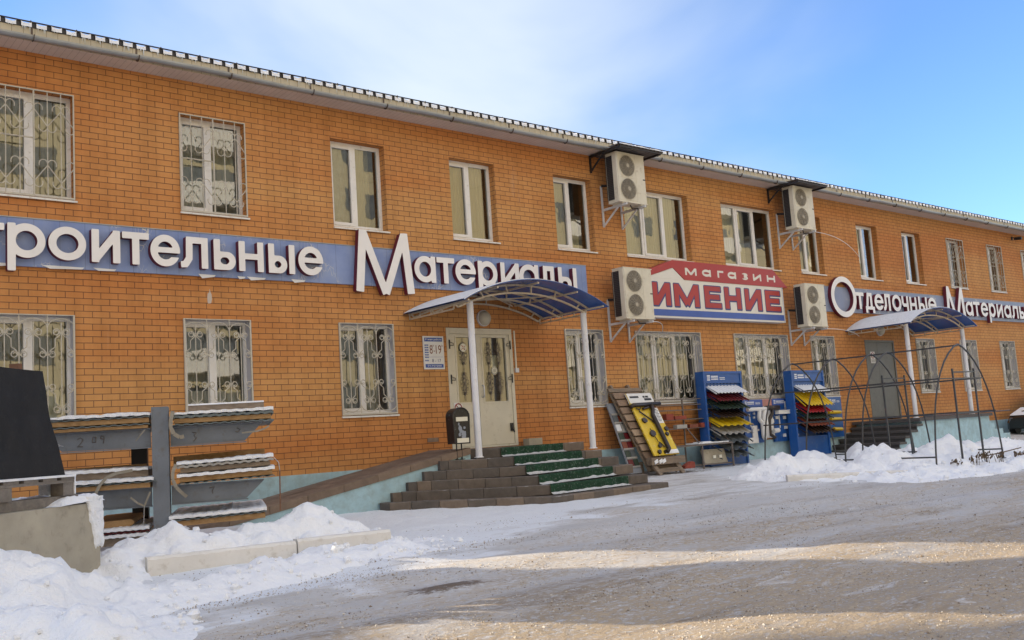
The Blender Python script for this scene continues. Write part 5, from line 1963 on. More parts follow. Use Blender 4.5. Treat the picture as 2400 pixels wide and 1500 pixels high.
# ------------------------------------------------------------------ second entrance
st2 = thing('side_steps', (25.6, -1, .65), 'dark stone steps and pale blue landing below the grey steel door', 'steps')
b = MB()
b.box(25.75, 29.75, -2.0, -.04, .4, 1.44)
b.box(29.752, 30.1, -1.98, -.04, .4, 1.22)
b.box(30.102, 30.65, -1.96, -.04, .4, 1.03)
b.box(30.652, 31.1, -1.96, -.04, .4, .88)
b.build('landing', M['plinth'], st2)
b = MB(); b.box(25.55, 29.85, -2.07, -.03, 1.442, 1.525); b.build('landing_slab', M['step_dark'], st2)
for k, (x0, z1) in enumerate(((25.42, 1.375), (25.08, 1.225), (24.75, 1.08), (24.42, .935), (24.05, .79))):
    s = MB()
    s.box(x0, 25.748 if k == 0 else (25.42, 25.08, 24.75, 24.42)[k - 1] + .03, -2.03 - .004 * k, -.04, z1 - .065, z1)
    s.box(x0 + .04, 25.74, -1.99, -.05, z1 - .16, z1 - .066)
    s.t = .3
    s.build('step', M['step_dark'], st2)
    q = MB()
    q.box(x0 + .06, 25.748, -2.0 - .0006 * k, -1.992, .4, z1 - .067)
    q.build('cheek_wall', M['plinth'], st2)
b = MB()
b.tube([(25.9, -2.0, 1.56), (31.3, -1.95, 1.56)], .016, 6)
tag(b.build('pipe_rail', M['greenhouse'], None, loc=(28, -2, 1.5)), 'low dark pipe lying along the front edge of the far landing', 'pipe')

# ------------------------------------------------------------------ greenhouse frame
def greenhouse():
    t = thing('greenhouse_frame', (20, -4, .65), 'bare dark steel tube frame of an arched greenhouse standing in snow', 'greenhouse frame')
    cx = 20.03
    half = [(0.0, 3.02), (.18, 2.97), (.42, 2.84), (.66, 2.66), (.88, 2.42), (1.06, 2.14), (1.20, 1.84), (1.30, 1.52), (1.36, 1.2), (1.41, .9), (1.44, .62)]
    full = [(-x, z) for x, z in reversed(half)] + half[1:]
    for i, y in enumerate((-2.0, -3.08, -4.02, -4.42, -5.98)):
        b = MB()
        b.tube([(cx + x, y, z) for x, z in full], .019, 6)
        for s in (-1, 1):
            b.box(cx + s * 1.44 - .06, cx + s * 1.44 + .06, y - .03, y + .03, .60, .615)
        b.build('arch', M['greenhouse'], t, smooth=True)
    r_ = MB(); r_.bar((cx, -2.0, 3.0), (cx, -5.98, 3.0), .03, .03); r_.build('ridge_tube', M['greenhouse'], t)
    for (x, z) in ((.93, 2.32), (1.345, 1.62), (1.425, .80)):
        for s in (-1, 1):
            p = MB()
            p.bar((cx + s * x, -2.0, z), (cx + s * x, -5.98, z), .026, .03)
            p.build('rail', M['greenhouse'], t)
    for y in (-4.44, -5.98):
        f = MB()
        for xx in (-.36, .56):
            f.bar((cx + xx, y, .62), (cx + xx, y, 2.52), .032, .032, (0, 1, 0))
        for zz in (2.45, 1.62, 2.32):
            f.bar((cx - .36, y, zz), (cx + .56, y, zz), .026, .026)
        f.bar((cx - .93, y, 2.32), (cx + .93, y, 2.32), .024, .024)
        f.build('door_frame', M['greenhouse'], t)
    f = MB()
    f.bar((cx - 1.34, -2.0, 1.62), (cx + 1.34, -2.0, 1.62), .026, .026)
    f.bar((cx - 1.44, -2.0, .72), (cx + 1.44, -2.0, .72), .026, .026)
    f.build('cross_rail', M['greenhouse'], t)
greenhouse()

# ------------------------------------------------------------------ goods displayed along the wall
def corrugated(b, x0, x1, yb, zb, yf, zf, amp, nw, skew=0.0, sharp=True):
    n = nw * 6
    vs = []
    for i in range(n + 1):
        u = i / n
        ph = (i % 6)
        h = amp * ((0, 0, 1, 1, 1, 0)[ph] if sharp else math.sin(2 * math.pi * u * nw))
        x = x0 + (x1 - x0) * u
        vs += [(x, yb, zb + h), (x + skew, yf, zf + h), (x, yb, zb + h - .006), (x + skew, yf, zf + h - .006)]
    fs = []
    for i in range(n):
        a = 4 * i
        fs += [(a, a + 4, a + 5, a + 1), (a + 2, a + 3, a + 7, a + 6), (a + 1, a + 5, a + 7, a + 3)]
    fs += [(0, 1, 3, 2), (4 * n, 4 * n + 2, 4 * n + 3, 4 * n + 1)]
    b.add(vs, fs)

def logo_strip(parent, x0, x1, z0, z1, y, rr):
    """too small to read in the photograph: an emblem and short white strokes"""
    b = MB()
    h = z1 - z0
    b.box(x0, x0 + h * .85, y - .002, y, z0 + h * .72, z1); b.box(x0, x0 + h * .85, y - .002, y, z0 + h * .38, z0 + h * .58); b.box(x0, x0 + h * .85, y - .002, y, z0, z0 + h * .24)
    L = x1 - x0
    x = x0 + h * 1.15
    for row, (xe, za_, hh) in enumerate(((x0 + L * .62, .52, .36), (x0 + L * .62, .10, .26), (x1, .42, .16), (x1, .12, .16))):
        xx = x if row < 2 else x0 + L * .68
        while xx < xe - .02:
            w = rr.uniform(.010, .022)
            b.box(xx, xx + w, y - .002, y, z0 + h * (za_ + rr.uniform(-.02, .02)), z0 + h * (za_ + hh))
            xx += w + .005
    b.build('white_print', M['white_print'], parent)

def blue_stand(x0, w, label, sheets):
    z0, z1 = .70, 2.99
    t = thing('display_stand', (x0 + w / 2, -.3, z0), label, 'display stand', 'cobalt blue sheet metal stands')
    yf = -.45
    b = MB()
    b.box(x0, x0 + .06, yf, -.20, z0, z1)
    b.box(x0 + w - .06, x0 + w, yf, -.20, z0, z1)
    b.box(x0 + .06, x0 + w - .06, -.23, -.20, z0, z1)
    b.box(x0 + .06, x0 + w - .06, yf, -.23, z1 - .06, z1)
    b.box(x0 + .06, x0 + w - .06, yf + .03, -.23, z0, z0 + .55)
    b.build('cabinet', M['stand_blue'], t)
    f = MB()
    f.box(x0 + .06, x0 + w - .06, yf + .02, yf + .04, 2.72, 2.93)
    f.box(x0 + .06, x0 + w - .06, yf + .005, yf + .04, 2.70, 2.72)
    f.box(x0 + .06, x0 + w - .06, yf + .05, yf + .07, 2.56, 2.69)
    f.build('header_panel', M['stand_blue'], t)
    logo_strip(t, x0 + .16, x0 + .86, 2.77, 2.90, yf + .018, random.Random(int(x0 * 10)))
    for (mat, nm, za, amp, nw, drop, xo, ww) in sheets:
        s = MB()
        corrugated(s, x0 + .12 + xo * .8 + .06, x0 + .12 + xo * .8 + .06 + ww * 1.02, -.30, za + drop * 1.30, -.74, za + .015, amp, nw)
        for sx in (x0 + .12, x0 + w - .14):
            s.bar((sx + .02, -.24, za + drop * 1.45), (sx + .02, -.70, za), .02, .02)
        o = s.build('sample_sheet', mat, t, recalc=False)
        o['label'] = nm
    return t
blue_stand(18.62, 1.48, 'blue stand of coloured corrugated sheets beside the metal brick rack', [
    (M['sh_white'], 'white corrugated sample', 2.43, .020, 9, .20, -.02, 1.14), (M['sh_red'], 'wine red corrugated sample', 2.24, .022, 8, .20, .02, 1.12), (M['sh_green'], 'dark green corrugated sample', 2.05, .022, 7, .20, .04, 1.12),
    (M['sh_brown'], 'dark brown corrugated sample', 1.85, .022, 7, .18, .08, 1.02), (M['sh_yellow'], 'yellow corrugated sample', 1.645, .026, 5, .18, .0, 1.2), (M['sh_grey'], 'pale grey corrugated sample', 1.445, .034, 5, .18, .06, 1.14),
    (M['sh_slate'], 'slate grey ribbed sample', 1.245, .045, 4, .20, .14, 1.02), (M['sh_slate'], 'slate grey ribbed sample', 1.075, .055, 3, .16, .2, .90), (M['sh_slate'], 'slate grey deep ribbed sample', .895, .065, 3, .16, .22, .9)])
blue_stand(22.21, 1.50, 'blue stand of coloured corrugated sheets right of the drainpipe boards', [
    (M['sh_white'], 'white corrugated sample', 2.39, .020, 10, .20, .0, 1.14), (M['sh_yellow'], 'yellow corrugated sample', 2.03, .028, 8, .30, .05, 1.18), (M['sh_red2'], 'bright red corrugated sample', 1.845, .024, 7, .22, .08, 1.06),
    (M['sh_green'], 'dark green corrugated sample', 1.68, .024, 7, .20, .10, 1.06), (M['sh_rust'], 'terracotta corrugated sample', 1.495, .024, 7, .20, .12, 1.06), (M['sh_brown'], 'dark brown corrugated sample', 1.30, .03, 6, .20, .24, 1.06)])
t2 = thing('display_stand', (24.5, -.1, 1.1), 'narrow blue board with yellow edged samples partly behind the right blue stand', 'display board')
b = MB(); b.box(24.2, 24.92, -.14, -.06, 1.15, 2.26); b.build('board', M['stand_blue'], t2)
b = MB()
for k, zz in enumerate((1.85, 1.66, 1.38)):
    b.tube([(24.1 + .1 * k, -.22, zz), (24.7, -.22, zz - .02)], .05, 8)
b.build('ridge_sample', M['sh_yellow'], t2)
logo_strip(t2, 24.35, 24.85, 2.1, 2.2, -.143, random.Random(5))

def pipe_board(x0, x1, z0, z1, label):
    t = thing('display_board', ((x0 + x1) / 2, -.1, z0), label, 'display board', 'blue drainpipe boards')
    b = MB(); b.box(x0, x1, -.12, -.05, z0, z1 - .17)
    for k in range(int((x1 - x0) / .09)):
        xx = x0 + .03 + k * .09
        b.box(xx, xx + .012, -.126, -.121, z0, z1 - .175)
    b.build('board', M['stand_blue'], t)
    h = MB(); h.box(x0, x1, -.124, -.05, z1 - .168, z1); h.build('header_panel', M['sign_blue'], t)
    logo_strip(t, x0 + .06, x1 - .1, z1 - .13, z1 - .04, -.127, random.Random(int(x0 * 7)))
    return t
tb1 = pipe_board(20.50, 21.30, 1.18, 2.28, 'blue board carrying white gutter pieces left of the brown drainpipe')
tb2 = pipe_board(21.72, 22.64, 1.17, 2.28, 'blue board carrying a white gutter and downpipe beside the right blue stand')
t = thing('display_board', (21.5, -.1, 1.2), 'white board with a pink header carrying a white and a dark brown drainpipe', 'display board')
b = MB(); b.box(21.31, 21.71, -.11, -.05, 1.28, 2.10); b.build('board', M['white_board'], t)
b = MB(); b.box(21.31, 21.71, -.115, -.05, 2.102, 2.28); b.build('header_panel', simple('pink_header', (.42, .20, .18), .5), t)
b = MB(); b.lathe((21.25, -.25, 2.045), [(0, 0), (.062, 0), (.062, .55), (0, .55)], 12, (1, 0, 0)); b.tube([(21.50, -.25, 2.0), (21.50, -.25, 1.90), (21.36, -.25, 1.76), (21.33, -.25, 1.66), (21.33, -.25, 1.38), (21.42, -.34, 1.27)], .048, 10)
b.build('brown_drainpipe', M['pipe_brown'], t, smooth=True)
b = MB(); b.tube([(20.97, -.25, 2.0), (20.93, -.25, 1.86), (20.93, -.25, 1.78), (21.04, -.25, 1.66), (21.05, -.25, 1.36), (20.98, -.33, 1.28)], .055, 10)
b.lathe((21.2, -.2, 1.3), [(.0, 0), (.10, 0), (.10, .7), (0, .7)], 12); b.build('white_drainpipe', M['pipe_white'], t, smooth=True)
b = MB(); b.tube([(21.42, -.22, 1.49), (21.74, -.22, 1.49)], .02, 6); b.lathe((21.5, -.24, 1.45), [(0, 0), (.06, 0), (.06, .22), (0, .22)], 10, (1, 0, .05)); b.box(21.50, 21.62, -.2, -.12, 1.66, 1.76); b.box(21.48, 21.66, -.16, -.12, 1.32, 1.40); b.build('fitting', M['pipe_white'], t)
b = MB()
b.lathe((20.48, -.25, 2.03), [(0, 0), (.05, 0), (.05, .82), (0, .82)], 10, (1, 0, 0))
b.tube([(20.62, -.18, 1.92), (20.64, -.18, 1.62), (20.72, -.18, 1.52), (20.82, -.18, 1.58)], .016, 6)
b.box(20.74, 20.94, -.16, -.121, 1.25, 1.62); b.box(20.52, 20.94, -.165, -.121, 1.18, 1.32)
for (px, pz) in ((20.86, 1.9), (20.84, 1.80), (20.97, 1.48)): b.box(px, px + .06, -.15, -.121, pz, pz + .05)
b.build('gutter_sample', M['pipe_white'], tb1)
b = MB()
b.box(21.72, 22.56, -.30, -.18, 1.875, 1.96); b.box(21.72, 22.56, -.31, -.175, 1.955, 1.975)
b.tube([(22.28, -.24, 1.87), (22.28, -.24, 1.43), (22.40, -.30, 1.30), (22.43, -.33, 1.28)], .055, 10)
for (px, pz, h) in ((22.25, 2.0, .2), (21.93, 1.52, .32)): b.box(px, px + .025, -.15, -.121, pz, pz + h)
for (px, pz) in ((21.78, 1.75), (22.12, 1.74), (22.14, 1.48), (22.05, 1.28), (22.44, 1.55)): b.box(px, px + .10, -.16, -.121, pz, pz + .08)
b.build('gutter_sample', M['pipe_white'], tb2)

# leaning tile rack, colour board, yellow drainage board
def lean(p0, p1, u, v):
    """point on a plane leaning from the wall: p0 top-left, p1 = (top-right, bottom-left)"""
    return Vector(p0) + (Vector(p1[0]) - Vector(p0)) * u + (Vector(p1[1]) - Vector(p0)) * v
def leaning_panel(b, p0, tr, bl, thick, u0=0, u1=1, v0=0, v1=1, off=0.0):
    n = (Vector(tr) - Vector(p0)).cross(Vector(bl) - Vector(p0)).normalized()
    if n.y > 0: n = -n
    c = [lean(p0, (tr, bl), u, v) + n * off for u, v in ((u0, v0), (u1, v0), (u1, v1), (u0, v1))]
    d = [q - n * thick for q in c]
    b.add(c + d, [(0, 1, 2, 3), (7, 6, 5, 4), (0, 4, 5, 1), (1, 5, 6, 2), (2, 6, 7, 3), (3, 7, 4, 0)])
    return n

P0, TR_, BL_ = (15.70, -.14, 2.62), (16.74, -.14, 2.62), (16.10, -.80, .80)
t = thing('tile_rack', (16.2, -.5, .72), 'leaning wooden rack hung with brown roof tiles behind the yellow board', 'tile rack')
b = MB(); leaning_panel(b, P0, TR_, BL_, .03, 0, 1, 0, 1, -.02); leaning_panel(b, P0, TR_, BL_, .05, -.03, 1.0, -.015, .03, .03)
leaning_panel(b, P0, TR_, BL_, .05, -.02, 1.0, .95, 1.0, .05)
for u in (.1, .62): leaning_panel(b, P0, TR_, BL_, .09, u, u + .06, -.06, -.0155, .02)
b.build('frame', M['board_grey'], t)
rr = random.Random(2)
for k in range(10):
    for m in range(2):
        q = MB(); q.t = rr.choice([.1, .3, .6, .9])
        v0 = .045 + k * .092
        u0 = .02 + m * .42
        leaning_panel(q, P0, TR_, BL_, .03, u0, u0 + .39, v0, v0 + .074, .05 + .012 * (k % 2) + .004 * m)
        q.build('roof_tile', M['tile_tan'], t)
t = thing('sample_board', (15.75, -.4, .9), 'leaning grey board with coloured tile samples between the steps and the tile rack', 'sample board')
p0, tr, bl = (15.62, -.12, 2.33), (15.98, -.12, 2.33), (15.66, -.66, .78)
b = MB(); leaning_panel(b, p0, tr, bl, .03); b.build('board', M['sample'], t)
for k, (c1, c2) in enumerate(((None, None), ('sh_slate', 'sh_rust'), ('sh_white', 'sh_grey'), ('sh_green', 'sh_red'), ('sh_rust', 'sh_red'), ('sh_green', 'sh_slate'), ('sh_red', 'sh_green'))):
    for m, cc in enumerate((c1, c2)):
        if cc is None: continue
        q = MB(); leaning_panel(q, p0, tr, bl, .015, .08 + .46 * m, .48 + .46 * m, .06 + k * .125, .15 + k * .125, .018); q.build('sample_tile', M[cc], t)
    q = MB(); leaning_panel(q, p0, tr, bl, .02, .05, .97, .152 + k * .125, .172 + k * .125, .024); q.build('shelf_strip', M['sh_grey'], t)

t = thing('drainage_board', (16.6, -.6, .72), 'leaning yellow display board with a black gutter and downpipe', 'display board')
p0, tr, bl = (16.06, -.24, 2.50), (16.88, -.24, 2.50), (16.17, -.86, 1.10)
b = MB(); leaning_panel(b, p0, tr, bl, .03, 0, 1, 0, .16, .06); b.build('header_panel', M['white_board'], t)
b = MB(); leaning_panel(b, p0, tr, bl, .03, 0, 1, .161, 1, .06); n_ = leaning_panel(b, p0, tr, bl, .01, .0, .02, .0, 1, .065); b.build('board', M['yellow_board'], t)
def lp(u, v, o): return lean(p0, (tr, bl), u, v) + n_ * o
b = MB()
b.tube([lp(-.10, .235, .11), lp(.04, .205, .11), lp(1.1, .195, .11)], .048, 10)
b.tube([lp(.70, .21, .12), lp(.70, .29, .12), lp(.60, .37, .12), lp(.60, .50, .12), lp(.60, .72, .12), lp(.60, .93, .12), lp(.48, .965, .12)], .050, 10)
b.build('drainpipe', M['pipe_brown'], t, smooth=True)
b = MB()
b.tube([lp(.60, .245, .10), lp(.35, .27, .10)], .03, 8); b.tube([lp(.30, .24, .09), lp(.22, .28, .09), lp(.12, .25, .09)], .014, 6); b.tube([lp(.18, .30, .09), lp(.5, .45, .09), lp(.62, .56, .09)], .016, 6)
for (u, v, a) in ((.22, .45, .075), (.30, .66, .085), (.36, .86, .05), (.92, .60, .055), (.86, .68, .05), (.24, .95, .06), (.45, .96, .04)):
    pts = [(u + a / .82 * rr.uniform(.7, 1.15) * math.cos(q), v + a / 1.5 * rr.uniform(.7, 1.15) * math.sin(q)) for q in [k * math.pi / 4 for k in range(8)]]
    b.prism(pts, lambda uu, vv: tuple(lp(uu, vv, .105)), lambda uu, vv: tuple(lp(uu, vv, .066)))
for s in (-1, 1): b.tube([lp(.40, .80, .09), lp(.40 + s * .1, .885, .09), lp(.40 + s * .13, .87, .09)], .012, 6)
b.tube([lp(.28, .58, .09), lp(.36, .80, .09)], .010, 6)
b.build('fitting', M['pipe_brown'], t)
b = MB(); leaning_panel(b, p0, tr, bl, .004, .78, .98, .22, .50, .067); b.build('price_list', M['white_board'], t)
b = MB(); leaning_panel(b, p0, tr, bl, .003, .80, .97, .225, .25, .071); b.build('list_header', M['sh_rust'], t)
b = MB()
for k in range(9): leaning_panel(b, p0, tr, bl, .002, .80, .92 + .04 * (k % 2), .275 + k * .023, .282 + k * .023, .070)
for (u0, u1) in ((.10, .45), (.62, .70), (.72, .84)): leaning_panel(b, p0, tr, bl, .002, u0, u1, .045, .075, .063)
leaning_panel(b, p0, tr, bl, .002, .64, .92, .085, .12, .063)
b.build('print', M['black'], t)
b = MB(); leaning_panel(b, p0, tr, bl, .02, .45, .98, .93, .99, .085); b.build('snow_patch', M['snow'], t)
t = thing('timber_stand', (16.6, -.75, .72), 'low timber stand holding up the yellow drainage board', 'timber stand')
b = MB(); b.box(15.98, 17.08, -1.00, -.84, .93, 1.085); b.build('beam', M['board_grey'], t)
for xx in (16.10, 16.84):
    l = MB(); l.bar((xx, -.92, .93), (xx + .08, -1.05, gz(xx, -1)), .09, .06, (0, 1, 0)); l.build('leg', M['board_grey'], t); l = MB(); l.bar((xx, -.55, 1.0), (xx + .04, -.55, gz(xx, -.5)), .08, .06, (0, 1, 0)); l.build('leg', M['board_grey'], t)
b = MB(); b.bar((16.12, -.99, .80), (16.9, -.99, .80), .05, .09); b.build('crossbar', M['board_grey'], t)
b = MB()
for xx in (16.05, 16.2, 16.3): b.obox((xx + .06, -1.006, 1.0), (.05, 0, .02), (0, .012, 0), (-.01, 0, .035))
b.build('snow_patch', M['snow'], t)

# steel rack with bricks
def brick_rack():
    t = thing('brick_rack', (18, -.5, .75), 'low steel rack of loose bricks between the yellow board and the blue stand', 'rack')
    for xx in (17.0, 17.95, 19.05):
        f = MB()
        f.bar((xx, -.30, 2.36), (xx, -.30, 1.28), .03, .03, (0, 1, 0))
        f.bar((xx, -.32, 1.72), (xx, -.75, 1.27), .024, .024, (1, 0, 0))
        f.bar((xx, -.78, 1.27), (xx, -.78, gz(xx, -.78) + .01), .034, .034, (0, 1, 0))
        f.bar((xx, -.28, 1.27), (xx, -.28, gz(xx, -.28) + .01), .03, .03, (0, 1, 0))
        f.bar((xx, -.28, 1.262), (xx, -.78, 1.262), .028, .028, (0, 0, 1))
        f.build('upright', M['rack_steel'], t)
    for z in (2.355, 2.22, 2.10, 1.88, 1.67):
        s = MB(); s.bar((17.0, -.30, z), (19.06, -.30, z), .022, .026)
        if z < 2.0: s.box(17.0, 19.06, -.36, -.20, z - .012, z + .002)
        s.build('shelf_bar', M['rack_steel'], t)
    d = MB(); d.bar((16.8, -.78, 1.27), (19.06, -.78, 1.27), .035, .035); d.bar((16.9, -.74, .835), (19.06, -.74, .80), .03, .03); d.bar((16.9, -.28, 1.27), (19.06, -.28, 1.27), .03, .03)
    for k in range(7): d.bar((17.05 + k * .33, -.28, 1.268), (17.05 + k * .33, -.78, 1.268), .02, .012)
    d.build('deck', M['rack_steel'], t)
    s = MB(); s.box(17.9, 19.0, -.74, -.34, 1.29, 1.315); s.box(18.1, 18.4, -.7, -.4, 1.315, 1.335); s.build('snow_patch', M['snow'], t)
    i = 0
    for (x, z, w, h, m, lab) in ((17.28, 1.884, .25, .14, 'red_brick', 'single dark red brick standing on the upper shelf of the rack'), (17.58, 1.884, .40, .085, 'red_brick', 'long red brick under snow on the upper shelf of the rack'),
                                 (17.62, 1.674, .36, .09, 'sh_grey', 'grey brick on the left of the lower shelf of the rack'), (18.08, 1.674, .30, .085, 'sh_rust', 'orange brown brick in the middle of the lower shelf of the rack'),
                                 (18.50, 1.674, .34, .105, 'red_brick', 'red brick at the right end of the lower shelf of the rack')):
        q = MB(); e = .008
        q.prism([(x + e, z), (x + w - e, z), (x + w, z + e), (x + w, z + h - e), (x + w - e, z + h), (x + e, z + h), (x, z + h - e), (x, z + e)], lambda u, v: (u, -.37, v), lambda u, v: (u, -.25, v))
        tag(q.build('loose_brick', M[m], None, loc=(x + w / 2, -.31, z)), lab, 'brick', 'bricks on the steel rack')
brick_rack()
t = thing('tan_board', (18.6, -.62, .8), 'tan board with two pale spots propped under the steel rack', 'board')
b = MB(); leaning_panel(b, (18.14, -.58, 1.15), (18.98, -.58, 1.14), (18.16, -.66, .83), .03); b.build('panel', M['concrete'], t)
b = MB()
for xx in (18.48, 18.70): b.box(xx, xx + .09, -.660, -.64, .93, 1.0)
b.build('pale_spot', M['paper'], t)
b = MB(); b.prism([(17.1, .78), (17.45, .78), (17.45, .90), (17.38, .93), (17.12, .84)], lambda u, v: (u, -.95, v), lambda u, v: (u, -.82, v))
tag(b.build('loose_brick', M['red_brick'], None, loc=(17.3, -.9, .78)), 'red brick lying on the ground in front of the steel rack', 'brick')

# ------------------------------------------------------------------ lumber rack at the left
RO = Vector((4.28, -3.8, 0))
E1 = Vector((.912, -.410, 0)).normalized()
E2 = Vector((.410, .912, 0)).normalized()
def RP(u, v, z):
    return RO + E1 * u + E2 * v + Vector((0, 0, z))
def rbx(b, u0, u1, v0, v1, z0, z1, tilt=0.0):
    """box in the rack's own directions; tilt raises the u1 end"""
    a = [RP(u, v, z + tilt * (u - u0)) for z in (z0, z1) for v in (v0, v1) for u in (u0, u1)]
    b.add(a, [(0, 2, 3, 1), (4, 5, 7, 6), (0, 1, 5, 4), (2, 6, 7, 3), (0, 4, 6, 2), (1, 3, 7, 5)])
def lumber_rack():
    t = thing('cantilever_rack', RP(.05, .6, .55), 'grey steel cantilever rack with angled arms holding sheets behind the snow heap', 'storage rack')
    def column(v):
        c = MB()
        rbx(c, -.035, .155, v, v + .014, .45, 2.355)
        rbx(c, -.035, .155, v + .186, v + .20, .45, 2.355)
        rbx(c, .052, .068, v + .0145, v + .1855, .45, 2.35)
        c.build('column', M['rack_grey'], t)
    def arms(v):
        for (zt, zb, tl) in ((2.095, 1.885, 1.05), (1.40, 1.195, 1.05)):
            for s in (-1, 1):
                a = MB()
                prof = [(.17 if s > 0 else -.05, zb), (s * tl * .98, zb + .005), (s * (tl + .17), zt - .02), (s * (tl + .19), zt), (.17 if s > 0 else -.05, zt)]
                a.prism(prof, lambda u, z: RP(u, v + .05, z), lambda u, z: RP(u, v + .065, z))
                u0, u1 = sorted((.17 if s > 0 else -.05, s * (tl + .19)))
                rbx(a, u0, u1, v + .0, v + .12, zt + .001, zt + .013)
                u0, u1 = sorted((.17 if s > 0 else -.05, s * tl))
                rbx(a, u0, u1, v + .0, v + .12, zb - .013, zb - .001)
                a.build('arm', M['rack_grey'], t)
    column(.0); arms(.02)
    k = MB()
    for (u, z, pts) in ((-.86, 1.93, [(0, .09), (.03, .11), (.06, .09), (.04, .05), (0, .01), (.06, .01)]), (-.62, 1.96, [(.05, .05), (.01, .06), (.02, .09), (.05, .08), (.05, .05), (.04, .0)]),
                        (-.70, 1.96, [(.0, .02), (.01, .08), (.04, .08), (.04, .02), (.0, .02)]), (.42, 1.92, [(0, .11), (.05, .10), (.02, .065), (.05, .04), (.01, .0)]), (.92, 1.95, [(.02, .10), (.06, .08), (.03, .05), (.0, .06)]), (.60, 1.27, [(0, .08), (.06, .09), (.03, .04), (.04, .01)])):
        k.tube([RP(u + a, .062, z + c) for a, c in pts], .0042, 4)
    k.build('rust_mark', M['rack_steel'], t)
    k = MB()
    rbx(k, -.42, -.22, 1.6, 1.8, .5, 2.0); k.build('column', M['black_steel'], t)
lumber_rack()
def sheet_stack(u0, u1, z0, layers, label, v0=-.04, v1=1.9, snow=True, tilt=0.0):
    """a bundle on one arm of the rack: layers of (part name, material, thickness, wavy, inset)"""
    t = thing('sheet_stack', RP((u0 + u1) / 2, (v0 + v1) / 2, z0), label, 'building sheets', 'bundles stored on the cantilever rack')
    z = z0
    for (nm, mat, th, wavy, ins) in layers:
        b = MB()
        if wavy:
            n = 44
            vs = []
            for i in range(n + 1):
                u = u0 + ins + (u1 - u0 - 2 * ins) * i / n
                h = .010 if (i // 2) % 2 else 0.0
                zz = z + h + tilt * (u - u0)
                vs += [RP(u, v0 - .02, zz), RP(u, v0 - .02, zz + th), RP(u, v1, zz), RP(u, v1, zz + th)]
            fs = []
            for i in range(n):
                a = 4 * i
                fs += [(a, a + 4, a + 5, a + 1), (a + 1, a + 5, a + 7, a + 3), (a, a + 2, a + 6, a + 4)]
            fs += [(0, 1, 3, 2), (4 * n, 4 * n + 2, 4 * n + 3, 4 * n + 1)]
            b.add(vs, fs)
            z += th + .017
        else:
            rbx(b, u0 + ins, u1 - ins, v0 + ins * .3, v1, z, z + th, tilt)
            z += th + .001
        b.build(nm, mat, t)
    if snow:
        b = MB()
        n = 36
        vs = []
        rr = random.Random(int(z0 * 100))
        for i in range(n + 1):
            u = u0 + (u1 - u0) * i / n
            th = .030 + .012 * frac(u * 4, z0 * 3, 0, 3)
            zz = z + tilt * (u - u0) + (.006 if (i // 2) % 2 else 0.001)
            vs += [RP(u, v0 - .030, zz - .004), RP(u, v0 - .032, zz + th), RP(u, v0 + .25, zz + th + .012), RP(u, v1, zz + th)]
        fs = [(4 * i + j, 4 * i + 4 + j, 4 * i + 5 + j, 4 * i + 1 + j) for i in range(n) for j in range(3)]
        fs += [(0, 1, 2, 3), (4 * n + 3, 4 * n + 2, 4 * n + 1, 4 * n)]
        b.add(vs, fs)
        b.build('snow_layer', M['snow'], t)
    return t
sheet_stack(-1.33, -.05, 2.112, [('boards', M['board'], .035, False, .02), ('lower_sheet', M['sheet_grey'], .012, True, .0), ('boards', M['board'], .055, False, .01), ('upper_sheet', M['sheet_grey'], .012, True, 0)],
            'snow covered profiled sheets and pine boards on the upper left arm of the rack')
sheet_stack(.19, 1.38, 2.112, [('lower_sheet', M['sheet_grey'], .014, True, .0), ('boards', M['board'], .055, False, .03), ('upper_sheet', M['sheet_grey'], .030, True, 0)],
            'snow covered profiled sheets and pine boards on the upper right arm of the rack')
t = thing('plank', RP(.8, 1, 2.3), 'long brown plank lying on the upper right sheets of the rack', 'plank')
b = MB(); rbx(b, .37, 1.28, .35, 1.9, 2.285, 2.365); b.build('timber', M['board_grey'], t)
b = MB(); rbx(b, .37, 1.28, .34, 1.9, 2.366, 2.385); b.build('snow_layer', M['snow'], t)
sheet_stack(-1.16, -.02, 1.415, [('boards', M['board'], .055, False, .04), ('lower_sheet', M['sheet_grey'], .010, True, -.03)], 'lower layer of snowy sheets over boards on the lower left arm of the rack', v0=-.08)
sheet_stack(-1.15, -.09, 1.545, [('boards', M['board_grey'], .075, False, .0)], 'grey boards capped with snow on the lower left arm of the rack', v0=.1)
sheet_stack(.24, 1.37, 1.415, [('thin_sheet', M['sheet_grey'], .010, True, .0), ('boards', M['board'], .060, False, .03)], 'boards on a thin sheet on the lower right arm of the rack', tilt=.02)
sheet_stack(.24, 1.36, 1.552, [('boards', M['board_grey'], .052, False, .04), ('upper_sheet', M['sh_grey'], .028, True, 0)], 'grey corrugated sheets topped with snow on the lower right arm of the rack', tilt=.022)
t = thing('plank', RP(.7, 1.3, 1.7), 'rough pine plank standing behind the lower right sheets of the rack', 'plank')
b = MB(); rbx(b, .16, 1.28, .75, .80, 1.62, 1.755, .03); b.build('timber', M['board'], t)
t = thing('plank', RP(-.7, 1.5, 1.66), 'pine plank seen behind the lower left boards of the rack', 'plank')
b = MB(); rbx(b, -1.2, -.2, 1.2, 1.25, 1.60, 1.69); b.build('timber', M['board'], t)
sheet_stack(.14, 1.26, .93, [('boards', M['board'], .06, False, .02), ('sheet', M['sheet_grey'], .012, True, 0)], 'snowy sheet on boards at the foot of the rack behind the snow heap', v1=2.2, tilt=.02)
sheet_stack(-.78, -.10, .77, [('boards', M['board_grey'], .09, False, 0)], 'thick grey boards under snow at the foot of the rack', v1=2.2)
sheet_stack(-.76, -.08, .905, [('sheet', M['sh_red'], .012, True, 0)], 'thin wine red sheet under snow at the foot of the rack', v1=2.2)
t = thing('board_bundle', RP(-.5, 1, 1.0), 'pale plank with rounded end lying below the lower left arm of the rack', 'plank')
